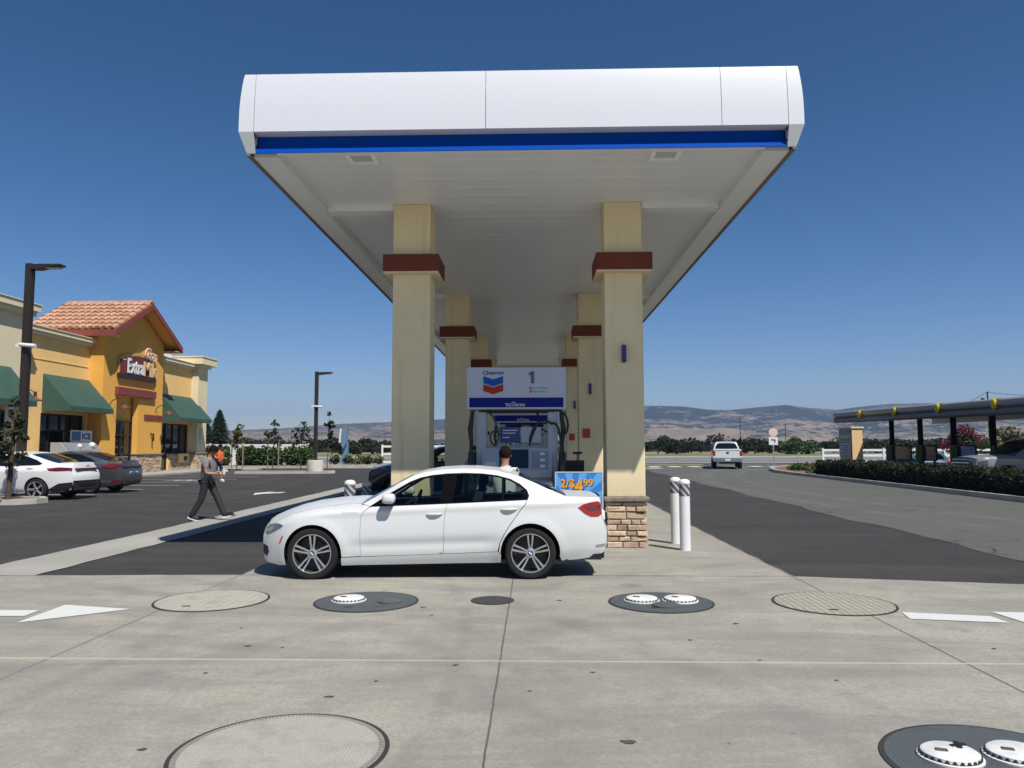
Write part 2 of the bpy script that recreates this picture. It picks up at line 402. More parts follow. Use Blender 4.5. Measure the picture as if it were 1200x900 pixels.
M['awning'] = P('awning_green', (0.034, 0.082, 0.060), 0.75, bump=0.15, bscale=90, var=0.12, vscale=1.5)
M['tile'] = island_mat('clay_tile', [(0.44, 0.235, 0.145), (0.52, 0.31, 0.205), (0.40, 0.20, 0.12), (0.54, 0.34, 0.23)], var=0.2)
M['kerb'] = P('kerb_concrete', (0.42, 0.40, 0.35), 0.85, bump=0.3, bscale=30, var=0.18, vscale=1.5)
M['walk'] = P('sidewalk_concrete', (0.325, 0.312, 0.28), 0.85, bump=0.3, bscale=30, var=0.14, vscale=0.6)
M['mulch'] = P('bark_mulch', (0.20, 0.115, 0.065), 0.95, bump=1.0, bscale=14, var=0.4, vscale=9)
M['vinyl'] = P('white_vinyl', (0.70, 0.70, 0.70), 0.4)
M['bark'] = P('bark', (0.085, 0.055, 0.038), 0.95, bump=1.0, bscale=18, var=0.3, vscale=6)
M['stakewood'] = P('weathered_wood', (0.26, 0.22, 0.17), 0.9, var=0.2)
M['leaf'] = leaf_mat('leaf_green', (0.045, 0.085, 0.022), (0.085, 0.135, 0.035))
M['leaf_dark'] = leaf_mat('leaf_dark', (0.020, 0.040, 0.014), (0.045, 0.072, 0.022))
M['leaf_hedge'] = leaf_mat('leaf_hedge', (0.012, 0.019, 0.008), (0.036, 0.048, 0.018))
M['leaf_far'] = leaf_mat('leaf_far', (0.013, 0.022, 0.009), (0.034, 0.048, 0.017))
M['leaf_olive'] = leaf_mat('leaf_olive', (0.075, 0.085, 0.025), (0.16, 0.14, 0.05))
M['leaf_pine'] = leaf_mat('leaf_conifer', (0.016, 0.034, 0.016), (0.035, 0.060, 0.026))
M['blossom'] = leaf_mat('blossom_red', (0.13, 0.02, 0.035), (0.25, 0.04, 0.075))
M['skin'] = P('skin', (0.36, 0.19, 0.125), 0.55, spec=0.3)
M['hair'] = P('dark_hair', (0.008, 0.006, 0.005), 0.85, spec=0.1, bump=.6, bscale=60)
M['hair_brown'] = P('reddish_hair', (0.014, 0.007, 0.005), 0.85, spec=0.1, bump=.6, bscale=60)
# ================================================================== WORLD, SUN, CAMERA
SUNV = Vector((2.02, -2.75, 4.69)).normalized()
SUN_EL = math.asin(SUNV.z); SUN_AZ = math.atan2(SUNV.x, SUNV.y)
w = bpy.data.worlds.new("World"); SC.world = w; w.use_nodes = True
N, L = w.node_tree.nodes, w.node_tree.links
sky = N.new('ShaderNodeTexSky'); sky.sky_type = 'NISHITA'; sky.sun_disc = False
sky.sun_elevation = SUN_EL; sky.sun_rotation = SUN_AZ
sky.altitude = 100; sky.air_density = 1.0; sky.dust_density = 0.0; sky.ozone_density = 3.0
hs = N.new('ShaderNodeHueSaturation'); hs.inputs['Saturation'].default_value = 1.32; hs.inputs['Value'].default_value = 1.2
L.new(sky.outputs[0], hs.inputs['Color'])
tcw = N.new('ShaderNodeTexCoord'); sx_ = N.new('ShaderNodeSeparateXYZ'); L.new(tcw.outputs['Generated'], sx_.inputs[0])
hz = mixc(N, L, mapr(N, L, sx_.outputs[2], 0.0, 0.42, 0, 1), (1.26, 1.22, 1.42), (1.02, 0.93, 0.95))
L.new(mixc(N, L, 1.0, hs.outputs[0], hz, 'MULTIPLY'), N['Background'].inputs['Color']); N['Background'].inputs['Strength'].default_value = 0.05
sl = bpy.data.lights.new('sun_light', 'SUN'); sl.energy = 5.0; sl.angle = R(0.53); sl.color = (1.0, 0.955, 0.89)
so = bpy.data.objects.new('sun_light', sl); COL.objects.link(so); so.rotation_euler = SUNV.to_track_quat('Z', 'Y').to_euler()
so.location = (10, -10, 30)
cam = bpy.data.cameras.new('camera'); co = bpy.data.objects.new('camera', cam); COL.objects.link(co); SC.camera = co
cam.sensor_fit = 'HORIZONTAL'; cam.sensor_width = 36; cam.lens = FPX / 1200 * 36; cam.clip_start = 0.05; cam.clip_end = 30000
co.location = (0, 0, CAMZ)
co.rotation_mode = 'QUATERNION'
rot = Matrix.Rotation(YAW, 4, 'Z') @ Matrix.Rotation(math.pi / 2 + PITCH, 4, 'X') @ Matrix.Rotation(R(-0.12), 4, 'Z')
co.rotation_quaternion = rot.to_quaternion()
SC.view_settings.view_transform = 'Standard'; SC.view_settings.look = 'None'; SC.view_settings.exposure = 0.25; SC.view_settings.gamma = 1
SC.view_settings.use_curve_mapping = False
SC.cycles.max_bounces = 8; SC.cycles.diffuse_bounces = 3; SC.cycles.glossy_bounces = 4; SC.cycles.transparent_max_bounces = 24
SC.cycles.volume_bounces = 0; SC.cycles.use_denoising = True
SC.cycles.sample_clamp_indirect = 6

# ================================================================== GROUND
def frange(a, b, st):
    out = [a]; k = math.floor(a / st) + 1
    while k * st < b - 1e-6:
        out.append(k * st); k += 1
    return out + [b]
def sheet(name, x0, x1, y0, y1, dz, mat, step=2.0, right=None, left=None):
    """ground sheet following the grade; right/left: functions y -> x for wavy edges"""
    mb = MB(); xs = frange(x0, x1, step); ys = frange(y0, y1, step); vs = []
    for yy in ys:
        for xx in xs:
            q = xx
            if right and xx == x1: q = right(yy)
            if left and xx == x0: q = left(yy)
            vs.append((q, yy, gz(q, yy) + dz))
    n = len(xs)
    mb.add(vs, [[j*n+i, j*n+i+1, (j+1)*n+i+1, (j+1)*n+i] for j in range(len(ys)-1) for i in range(n-1)])
    return struct(obj(name, mb, mat, recalc=False))
def flatpoly(name, pts, dz, mat):
    mb = MB(); mb.add([(x, y, gz(x, y) + dz) for x, y in pts], [list(range(len(pts)))])
    return struct(obj(name, mb, mat, recalc=False))

# wide land to the horizon
def land_mat():
    m = bpy.data.materials.new('dry_field'); N, L = nt(m); b = N['Principled BSDF']; p, x, y, z = pos_nodes(N, L)
    c = mixc(N, L, mapr(N, L, noise(N, L, p, 0.012, 4), 0.42, 0.6, 0, 1), (0.23, 0.20, 0.10), (0.10, 0.12, 0.045))
    c = mixc(N, L, mapr(N, L, noise(N, L, p, 0.6, 5), 0.35, 0.7, 0, 0.5), c, (0.27, 0.22, 0.12))
    L.new(c, b.inputs['Base Color']); b.inputs['Roughness'].default_value = 0.95; return m
M['land'] = land_mat()
mb = MB()
xs = [-6000, -2000, -600, -200, -80, -14, -8, 0, 80, 200, 600, 2000, 6000]; ys = [-400, -60, 13, 15, 19, 46, 80, 200, 600, 2000, 6000]
n = len(xs)
mb.add([(a, c, gz(a, c) - 0.06) for c in ys for a in xs], [[j*n+i, j*n+i+1, (j+1)*n+i+1, (j+1)*n+i] for j in range(len(ys)-1) for i in range(n-1)])
struct(obj('ground', mb, M['land'], recalc=False))

sheet('parking_lot', -30, 14.3, 7.0, 63, 0.0, M['asphalt'], 2.0)
def wob(y): return 7.3 + 0.10 * math.sin(y * 0.9) + 0.06 * math.sin(y * 2.3 + 1)
sheet('driveway', 7.3, 14.3, 9.0, 63, 0.006, M['old_asphalt'], 1.0, left=wob)
# concrete apron in the foreground: its far edge, left and right of the canopy pad
mb = MB()
def ragged(a, b, n, amt=.014):
    out = []
    for k in range(n):
        t = k / n; d = Vector((b[0] - a[0], b[1] - a[1])); nn_ = Vector((-d.y, d.x)).normalized() * random.uniform(-amt, amt) * (0 if k == 0 else 1); out.append((a[0] + d.x * t + nn_.x, a[1] + d.y * t + nn_.y))
    return out
apr = [(-60, -30), (60, -30), (60, 6.0), (14.3, 8.6), (6.0, 9.82), (3.40, 10.36), (-3.92, 10.38), (-6.65, 10.28), (-30, 10.28), (-60, 10.28)]
apr = apr[:3] + [q for a, b_ in zip(apr[3:-1], apr[4:]) for q in ragged(a, b_, max(2, int(math.hypot(b_[0]-a[0], b_[1]-a[1]) / .22)))] + [apr[-1]]
mb.add([(a, c, 0.010) for a, c in apr], [list(range(len(apr)))])
struct(obj('concrete_apron', mb, M['concrete'], recalc=False))
jit = lambda x0: (lambda y: x0 + .013 * math.sin(y * 7.1 + x0) + .010 * math.sin(y * 17.3) + random.uniform(-.008, .008))
sheet('canopy_pad', -3.92, 3.38, 10.384, 42, 0.010, M['concrete'], .5, left=jit(-3.92), right=jit(3.38))
sheet('concrete_gutter_strip', -7.78, -6.66, 10.284, 58, 0.012, M['walk'], .5, left=jit(-7.78), right=jit(-6.66))
# roads beyond
sheet('road', -400, 400, 71, 106, -0.02, M['road'], 40)
sheet('road_shoulder', -400, 400, 69.2, 71, 0.0, M['walk'], 40)
mb = MB(); mb.box(-400, 400, 106, 108.2, 0.15, 0.40)
struct(obj('far_kerb', mb, M['kerb']))
sheet('verge', -400, 400, 108.3, 150, 0.03, P('dry_grass', (0.155, 0.16, 0.055), 0.95, var=0.4, vscale=0.3), 40)
sheet('side_verge', -60, -2, 60.5, 69, 0.03, P('bark_ground', (0.30, 0.21, 0.13), 0.95, var=0.3, vscale=0.5), 4)
sheet('drive_through_lane', 14.5, 40, 8, 68, -0.02, M['old_asphalt'], 4)

# painted markings
def mark(pts, name='lane_marking', dz=0.016, mat=None):
    return flatpoly(name, pts, dz, mat or M['roadpaint'])
def rp():
    m = bpy.data.materials.new('worn_road_paint'); N, L = nt(m); b = N['Principled BSDF']; p, x, y, z = pos_nodes(N, L)
    c = mixc(N, L, mapr(N, L, noise(N, L, p, 9, 6, 0.7), 0.58, 0.72, 0, 0.45), (0.62, 0.62, 0.59), (0.33, 0.32, 0.29))
    L.new(c, b.inputs['Base Color']); b.inputs['Roughness'].default_value = 0.6; return m
M['roadpaint'] = rp()
def gpt(u, v): q = at_g(u, v); return (q.x, q.y)
mark([gpt(-60, 715.5), gpt(46, 715.5), gpt(28, 722.5), gpt(-60, 722.5)], 'painted_arrow')
mark([gpt(18, 730.5), gpt(153, 714.5), gpt(76, 709.3)], 'painted_arrow')
mark([gpt(1056, 720), gpt(1160, 725), gpt(1183, 733), gpt(1066, 728)], 'painted_arrow')
mark([gpt(1161, 720), gpt(1260, 722), gpt(1320, 745), gpt(1240, 745)], 'painted_arrow')
# arrow in the parking lot
a = at_g(312, 578)
mark([(a.x - .45, a.y + .1), (a.x - .02, a.y + 1.0), (a.x + .0, a.y + .35), (a.x + .48, a.y + .75), (a.x + .50, a.y + .1), (a.x + .0, a.y - .3), (a.x - .12, a.y - 1.0)], 'painted_arrow', 0.02)
for yy in (22.3, 25.4, 28.6, 31.6, 34.6, 37.7, 40.8, 43.9, 47.0, 50.1):
    mark([(-20.4, yy - 0.06), (-14.6, yy - 0.06), (-14.6, yy + 0.06), (-20.4, yy + 0.06)], 'parking_line', 0.02)
mark([(-17.4, 35.4), (-15.4, 35.4), (-15.4, 37.0), (-17.4, 37.0)], 'accessible_bay_mark', 0.02, P('bay_blue', (0.10, 0.15, 0.20), 0.6))
mb = MB()
q = Vector((-16.4, 36.2, gz(-16.4, 36.2) + 0.028))
for k in range(10):
    a0, a1 = 2*math.pi*k/14 + 1.8, 2*math.pi*(k+1)/14 + 1.8
    mb.add([q + Vector((r*math.cos(t), r*math.sin(t)*0.9, 0)) for r, t in ((0.42, a0), (0.42, a1), (0.55, a1), (0.55, a0))], [[0, 1, 2, 3]])
mb.add([q + Vector(d) for d in ((-0.1, 0, 0), (0.1, 0, 0), (0.1, 0.6, 0), (-0.1, 0.6, 0))], [[0, 1, 2, 3]])
mb.add([q + Vector(d) for d in ((-0.1, 0, 0), (0.5, -0.35, 0), (0.6, -0.22, 0), (-0.05, 0.15, 0))], [[0, 1, 2, 3]])
struct(obj('accessible_symbol', mb, M['roadpaint'], recalc=False))
# crosswalk bars and stop bar at the exit
for k in range(9):
    x0 = 5.6 + k * 1.5
    mark([(x0, 57.6), (x0 + 0.85, 57.6), (x0 + 0.85, 59.6), (x0, 59.6)], 'crosswalk_bar', 0.02)
for x0 in (8.2, 13.0):
    mark([(x0 - 0.1, 54.4), (x0 + 0.8, 54.0), (x0 + 0.5, 55.6), (x0 - 0.6, 55.8)], 'painted_arrow', 0.02)
mark([(-60, 88.0), (60, 88.0), (60, 88.25), (-60, 88.25)], 'lane_marking', 0.01)

# ---- kerbs, planters, sidewalk
def kerb_island(name, pts, h=0.15, wth=0.16, fill=None):
    """kerbed island; pts anticlockwise ground outline"""
    zz = max(gz(x, y) for x, y in pts)
    mb = MB(); n = len(pts)
    c = Vector((sum(p[0] for p in pts) / n, sum(p[1] for p in pts) / n))
    inn = []
    for x, y in pts:
        d = c - Vector((x, y)); d.normalize(); inn.append((x + d.x * wth * 1.3, y + d.y * wth * 1.3))
    a = [(x, y, gz(x, y) - 0.05) for x, y in pts]; b_ = [(x, y, zz + h) for x, y in pts]; c_ = [(x, y, zz + h) for x, y in inn]; d_ = [(x, y, zz + h - 0.05) for x, y in inn]
    mb.add(a + b_ + c_ + d_, [[k*n+i, k*n+(i+1) % n, (k+1)*n+(i+1) % n, (k+1)*n+i] for k in range(3) for i in range(n)])
    struct(obj(name, mb, M['kerb']))
    m2 = MB(); m2.add([(x, y, zz + h - 0.03) for x, y in inn], [list(range(n))]); struct(obj('planter_soil', m2, fill or M['mulch'], recalc=False))
    return zz + h - 0.03
ZI = kerb_island('kerb', [(-30, 20.9), (-15.4, 20.9), (-14.3, 21.05), (-13.98, 21.5), (-13.98, 22.0), (-14.4, 22.5), (-15.2, 22.6), (-30, 22.6)])
mb = MB(); mb.box(-24.45, -21.0, 26, 56.2, -0.1, 0.235); mb.box(-24.45, -19.0, 53.0, 56.2, -0.1, 0.232)
struct(obj('sidewalk', mb, M['walk']))
# far planter left, with gravel strip
ZF = kerb_island('kerb', [(-26, 56.5), (-12.2, 56.5), (-11.9, 57.0), (-12.2, 57.6), (-19, 58.2), (-26, 58.2)])
mb = MB(); mb.box(-40, -2.0, 60.2, 60.5, 0.1, 0.36); struct(obj('kerb', mb, M['kerb']))
# right-hand kerb by the hedge
mb = MB(); pts = [(14.35, 6), (14.35, 44), (14.6, 47.5), (15.4, 51.5), (17.0, 55.2), (19.5, 58.5), (23, 61), (30, 62.5)]
for (xa, ya), (xb, yb) in zip(pts, pts[1:]):
    d = Vector((xb - xa, yb - ya)).normalized(); nn = Vector((d.y, -d.x)) * 0.18
    za, zb = gz(xa, ya), gz(xb, yb)
    mb.add([(xa, ya, za - .05), (xb, yb, zb - .05), (xb + nn.x, yb + nn.y, zb - .05), (xa + nn.x, ya + nn.y, za - .05),
            (xa, ya, za + .15), (xb, yb, zb + .15), (xb + nn.x, yb + nn.y, zb + .15), (xa + nn.x, ya + nn.y, za + .15)],
           [[3,2,1,0],[4,5,6,7],[0,1,5,4],[2,3,7,6],[1,2,6,5],[3,0,4,7]])
struct(obj('kerb', mb, M['kerb']))
m2 = MB(); ins = [(x + 0.16, y) for x, y in pts] + [(30, 48.5), (17.0, 48.5), (16.9, 6)]
m2.add([(x, y, gz(x, y) + 0.12) for x, y in ins], [list(range(len(ins)))]); struct(obj('planter_soil', m2, M['mulch'], recalc=False))

# ================================================================== HILLS + HAZE
def hills():
    import mathutils
    az = np.linspace(R(-48), R(50), 300); rr = np.concatenate([np.linspace(1350, 2500, 46), np.linspace(2530, 4700, 56)])
    # ridge elevation in photo pixels above the horizon, keyed by photo column
    ku = [-300, 0, 120, 250, 330, 400, 460, 520, 600, 700, 757, 800, 830, 852, 890, 920, 945, 975, 1005, 1035, 1080, 1120, 1200, 1500]
    ke = [14, 16, 18, 20, 23, 28, 30, 33, 41, 46, 48, 47, 43, 42.5, 46, 48.5, 45, 42.5, 46, 49, 50, 47, 40, 38]
    vs = []
    for r in rr:
        for a in az:
            x, y = r * math.sin(a), r * math.cos(a)
            u = 626 + FPX * math.tan(a); e = np.interp(u, ku, ke)
            t = min(max((r - 1400) / 2700, 0), 1); s = t * t * (3 - 2 * t)
            nv = Vector((x / 520, y / 520, 3.1)); n1 = mathutils.noise.fractal(nv, 1.0, 2.1, 5)
            n2 = mathutils.noise.fractal(Vector((x / 190, y / 190, 8.7)), 1.0, 2.1, 4)
            ridged = 1 - abs(mathutils.noise.noise(Vector((x / 380, y / 600, 1.7))))
            top = 4100 * e / FPX
            fade = max(0.0, 1 - max(0, (r - 4100)) / 900)
            damp = 1 - 0.93 * max(0.0, 1 - abs(r - 4100) / 420)
            h = top * s * fade + damp * min(t * 5, 1) * (26 * n1 + 11 * n2 + 30 * (ridged - 0.6)) * (0.6 + 0.9 * t)
            vs.append([x, y, max(h, -8 if t > 0 else -2)])
    n = len(az); mb = MB()
    V = np.array(vs).reshape(len(rr), n, 3)
    for i, a in enumerate(az):          # keep every ridge at the height the valley view gives it
        e = np.interp(626 + FPX * math.tan(a), ku, ke) / FPX; k = ((V[:, i, 2] - CAMZ) / (rr * math.cos(a))).max(); V[:, i, 2] *= e / k
    vs = [tuple(float(q) for q in p) for p in V.reshape(-1, 3)]
    mb.add(vs, [[j*n+i, j*n+i+1, (j+1)*n+i+1, (j+1)*n+i] for j in range(len(rr)-1) for i in range(n-1)])
    m = bpy.data.materials.new('hill_grass_and_oak'); N, L = nt(m); b = N['Principled BSDF']; p, x, y, z = pos_nodes(N, L)
    gold = mixc(N, L, mapr(N, L, noise(N, L, p, 0.006, 5), 0.35, 0.65, 0, 1), (0.215, 0.165, 0.112), (0.30, 0.232, 0.158))
    hgt = mapr(N, L, z, 25, 130, -0.09, 0.075)
    patch = mathn(N, L, 'ADD', noise(N, L, p, 0.0036, 7, 0.66), hgt); dots = noise(N, L, p, 0.034, 6, .8); grain = noise(N, L, p, 0.085, 4, .75)
    q1 = mathn(N, L, 'ADD', patch, mathn(N, L, 'MULTIPLY', mathn(N, L, 'SUBTRACT', dots, .5), .95))
    wood = mapr(N, L, mathn(N, L, 'ADD', q1, mathn(N, L, 'MULTIPLY', mathn(N, L, 'SUBTRACT', grain, .5), .35)), 0.445, 0.475, 0, 1)
    rgt = mapr(N, L, x, -2300, 0, 0.45, 1.0)
    c = mixc(N, L, mapr(N, L, noise(N, L, p, .07, 4, .7), .55, .66, 0, .5), gold, (0.06, 0.062, 0.036))
    c = mixc(N, L, mathn(N, L, 'MULTIPLY', wood, rgt), c, (0.030, 0.036, 0.022))
    L.new(c, b.inputs['Base Color']); b.inputs['Roughness'].default_value = 1.0; b.inputs['Specular IOR Level'].default_value = 0.05
    struct(obj('hills', mb, m, smooth=60, recalc=False))
hills()
def haze():
    mb = MB(); mb.box(-5200, 5200, -420, 5300, -12, 275)
    m = bpy.data.materials.new('haze_air'); N, L = nt(m); N.remove(N['Principled BSDF'])
    v = N.new('ShaderNodeVolumePrincipled'); v.inputs['Color'].default_value = (0.42, 0.62, 1.0, 1); v.inputs['Density'].default_value = HAZE
    v.inputs['Anisotropy'].default_value = 0.2
    L.new(v.outputs[0], N['Material Output'].inputs['Volume'])
    o = obj('haze', mb, m); struct(o, 'stuff'); o['label'] = 'thin blue haze over the valley'
HAZE = 0.00018
haze()

# oil drips and gum spots on the apron
rs = random.Random(8)
for u, v, r in ((290, 758, .035), (385, 818, .036), (534, 781, .028), (495, 713, .03), (862, 733, .035), (808, 752, .028), (505, 722, .025), (282, 737, .022), (1164, 763, .025), (695, 790, .02), (735, 872, .05), (890, 776, .02), (440, 800, .018), (165, 880, .025), (620, 812, .016), (240, 790, .018), (980, 800, .018), (655, 705, .03), (330, 760, .016)):
    g_ = at_g(u, v); st_ = []
    for k in range(12):
        a = 2*math.pi*k/12; q = r * .68 * rs.uniform(.5, 1.3); st_.append((g_.x + q*1.5*math.cos(a), g_.y + q*math.sin(a)))
    flatpoly('oil_stain', st_, .0145, P('oil_stain', (0.075, 0.072, 0.067), .7))
# ================================================================== FUEL CANOPY
CX0, CX1, CY0, CY1 = -4.15, 3.75, 10.45, 41.0
can = thing('fuel_canopy', 'long white fuel station canopy with a blue band on cream square columns with maroon collars', 'canopy', (-0.2, 25, 0))
PROF = [(7.0, .052), (6.93, .040), (6.82, .027), (6.65, .012), (6.48, .003), (6.3, 0.0), (6.14, 0.0)]
LOW = [(6.14, 0.0), (5.86, .09)]
def side_pt(side, t, d, z):
    if side == 'f': return (t, CY0 + d, z)
    if side == 'b': return (t, CY1 - d, z)
    if side == 'l': return (CX0 + d, t, z)
    return (CX1 - d, t, z)
def ext(side): return (CX0, CX1) if side in 'fb' else (CY0, CY1)
def fpiece(mb, side, a0, a1, prof, thick=0.02):
    """curved cladding piece from a0 to a1 along a side; ends on the corners are mitred"""
    e0, e1 = ext(side); vs = []
    for z, d in prof:
        vs.append(side_pt(side, a0 + (d if a0 == e0 else 0), d, z)); vs.append(side_pt(side, a1 - (d if a1 == e1 else 0), d, z))
    for z, d in prof:
        d2 = d + thick
        vs.append(side_pt(side, a0 + (d2 if a0 == e0 else 0), d2, z)); vs.append(side_pt(side, a1 - (d2 if a1 == e1 else 0), d2, z))
    n = len(prof); o = 2 * n; fs = []
    for i in range(n - 1):
        fs += [[2*i, 2*i+1, 2*i+3, 2*i+2], [o+2*i, o+2*i+2, o+2*i+3, o+2*i+1], [2*i, 2*i+2, o+2*i+2, o+2*i], [2*i+1, o+2*i+1, o+2*i+3, 2*i+3]]
    fs += [[0, o, o+1, 1], [2*n-2, 2*n-1, o+2*n-1, o+2*n-2]]
    mb.add(vs, fs)
g = 0.004; CW = 0.215
for side in 'flrb':
    e0, e1 = ext(side)
    if side == 'f': cuts = [CX0 + CW, -0.66, 2.62, CX1 - CW]
    elif side == 'b': cuts = [CX0 + CW, 0, CX1 - CW]
    else: cuts = [CY0 + CW] + [CY0 + CW + k * (CY1 - CY0 - 2*CW) / 8 for k in range(1, 8)] + [CY1 - CW]
    for a, b_ in zip(cuts, cuts[1:]):
        mb = MB(); fpiece(mb, side, a + g, b_ - g, PROF); obj('fascia_panel', mb, M['fascia'], can, smooth=30)
    mb = MB()
    fpiece(mb, side, e0 + CW + .002, e1 - CW - .002, [(6.136, .19), (6.03, .185), (5.985, .155), (5.925, .115), (5.862, .085)])
    obj('blue_fascia_band', mb, M['blue_band'], can, smooth=40)
    mb = MB(); fpiece(mb, side, e0 + CW, e1 - CW, [(6.14, 0.021), (6.137, .20)], 0.004); obj('fascia_lip', mb, M['fascia'], can)
for (sa, sb, ea, eb) in (('f', 'l', 0, 0), ('f', 'r', 1, 0), ('b', 'l', 0, 1), ('b', 'r', 1, 1)):
    mb = MB(); m2 = MB()
    for s_, e in ((sa, ea), (sb, eb)):
        x0, x1 = ext(s_); a, b_ = ((x0, x0 + CW - g) if e == 0 else (x1 - CW + g, x1))
        fpiece(mb, s_, a, b_, PROF); fpiece(m2, s_, a, b_, LOW)
    c = obj('fascia_corner', mb, M['fascia'], can, smooth=30); obj('lower_corner_cover', m2, M['fascia_grey'], c)  # white corner foot coloured grey: dimmer light on its downward face is painted in
# roof plate
mb = MB(); mb.box(CX0 + .2, CX1 - .2, CY0 + .2, CY1 - .2, 6.80, 6.85); obj('roof_plate', mb, M['fascia_grey'], can)
# deck of narrow pans running across, with a groove at every joint
mb = MB(); y = CY0 + 0.31; pw = 0.405; vs = []
X0, X1 = CX0 + .50, CX1 - .50; k = 0; DZ = 5.965
prof = []
while y < CY1 - .3:
    prof += [(y, DZ), (y + pw - .035, DZ), (y + pw - .028, DZ + .003), (y + pw - .007, DZ + .003)]; y += pw
for yy, zz in prof: vs += [(X0, yy, zz), (X1, yy, zz)]
mb.add(vs, [[2*i, 2*i+1, 2*i+3, 2*i+2] for i in range(len(prof) - 1)])
obj('soffit_deck', mb, M['deck'], can, recalc=False)
# perimeter gutter beam (its underside is the lower ledge)
mb = MB(); d0 = .09; zl = 5.855
mb.box(CX0 + d0, CX0 + d0 + .05, CY0 + d0, CY1 - d0, zl - .03, zl); mb.box(CX1 - d0 - .05, CX1 - d0, CY0 + d0, CY1 - d0, zl - .03, zl)
obj('drip_edge', mb, P('drip_edge_brown', (0.16, 0.13, 0.10), .7), can)
mb = MB()
segs = [CY0 + .215, 13.55, 17.6, 21.6, 25.7, 29.8, 33.8, 37.8, CY1 - .10]
for a, b_ in zip(segs, segs[1:]):
    for xa, xb in ((CX0 + .145, CX0 + .50), (CX1 - .50, CX1 - .145)):
        mb = MB(); mb.box(xa, xb, a + .004, b_ - .004, zl - .012, 5.99); obj('gutter_beam', mb, M['deck'], can)
mb = MB(); mb.box(CX0 + .502, CX1 - .502, CY0 + .215, CY0 + .31, 5.935, 5.99); obj('end_beam', mb, M['deck'], can)
mb = MB(); mb.box(CX0 + .502, CX1 - .502, CY1 - .31, CY1 - .215, zl, 5.99); obj('end_beam', mb, M['deck'], can)
mb = MB(); mb.box(CX0 + .502, CX1 - .502, CY0 + .10, CY0 + .213, zl + .012, zl + .022); obj('end_sill', mb, M['deck'], can)
COLY = [13.2, 21.2, 29.3, 37.3]
for cy in COLY:
    for xa, xb in ((CX0 + .505, -2.46), (1.89, CX1 - .505)):
        mb = MB(); mb.box(xa, xb, cy + .06, cy + .36, 5.862, 5.99); obj('cross_beam', mb, M['deck'], can)
# recessed deck lights
for ly in (11.0, 16.9, 25.0, 33.2):
    for lx in (-2.52, 1.93):
        mb = MB()
        for xa, xb, ya, yb in ((-.22, -.15, -.22, .22), (.15, .22, -.22, .22), (-.15, .15, -.22, -.14), (-.15, .15, .14, .22)):
            mb.box(lx + xa, lx + xb, ly + ya, ly + yb, 5.932, 5.968)
        f = obj('deck_light', mb, P('light_frame_white', (0.88, 0.88, 0.87), .4), can)
        m2 = MB(); m2.box(lx - .148, lx + .148, ly - .138, ly + .138, 5.944, 5.968, .004); obj('light_lens', m2, P('led_lens_off', (0.50, 0.53, 0.53), 0.3), f)

def ledgestone(mb, x0, x1, y0, y1, z0, z1, seed, ch=(0.07, 0.15), lw=(0.12, 0.34)):
    """uneven courses of split stones on the four faces of a pier"""
    rnd = random.Random(seed)
    for face in range(4):
        L_ = (x1 - x0) if face in (0, 2) else (y1 - y0)
        z = z0
        while z < z1 - 0.02:
            h = min(rnd.uniform(*ch), z1 - z)
            if z1 - (z + h) < 0.05: h = z1 - z
            t = 0.0
            while t < L_ - 0.01:
                l = rnd.uniform(*lw)
                if L_ - (t + l) < 0.10: l = L_ - t
                hs = [h]
                if h > .115 and rnd.random() < .3: hs = [h * .5, h * .5]
                zz = z
                for hh in hs:
                    o = rnd.uniform(-0.012, 0.024); gp = .006; a, b_ = t + gp, t + l - gp; zl_, zh = zz + gp, zz + hh - gp; zz += hh
                    j = lambda: rnd.uniform(-.007, .007)
                    e = .014
                    fr = [(a + e + j(), o + j(), zl_ + e + j()), (b_ - e + j(), o + j(), zl_ + e + j()), (b_ - e + j(), o + j(), zh - e + j()), (a + e + j(), o + j(), zh - e + j())]
                    md = [(a + j()*.5, o - .018, zl_), (b_ + j()*.5, o - .018, zl_), (b_ + j()*.5, o - .018, zh), (a + j()*.5, o - .018, zh)]
                    bk = [(a, -.05, zl_), (b_, -.05, zl_), (b_, -.05, zh), (a, -.05, zh)]
                    def mp(p):
                        s, d, q = p
                        if face == 0: return (x0 + s, y0 - d, q)
                        if face == 1: return (x1 + d, y0 + s, q)
                        if face == 2: return (x1 - s, y1 + d, q)
                        return (x0 - d, y1 - s, q)
                    vs = [mp(p) for p in fr + md + bk]
                    mb.add(vs, [[0,1,2,3]] + [[k*4+i, (k+1)*4+i, (k+1)*4+(i+1) % 4, k*4+(i+1) % 4] for k in (0, 1) for i in range(4)])
                t += l
            z += h
def stonecap(mb, x0, x1, y0, y1, z0, z1, o=.05):
    mb.box(x0 - o, x1 + o, y0 - o, y1 + o, z0, z1, .022)
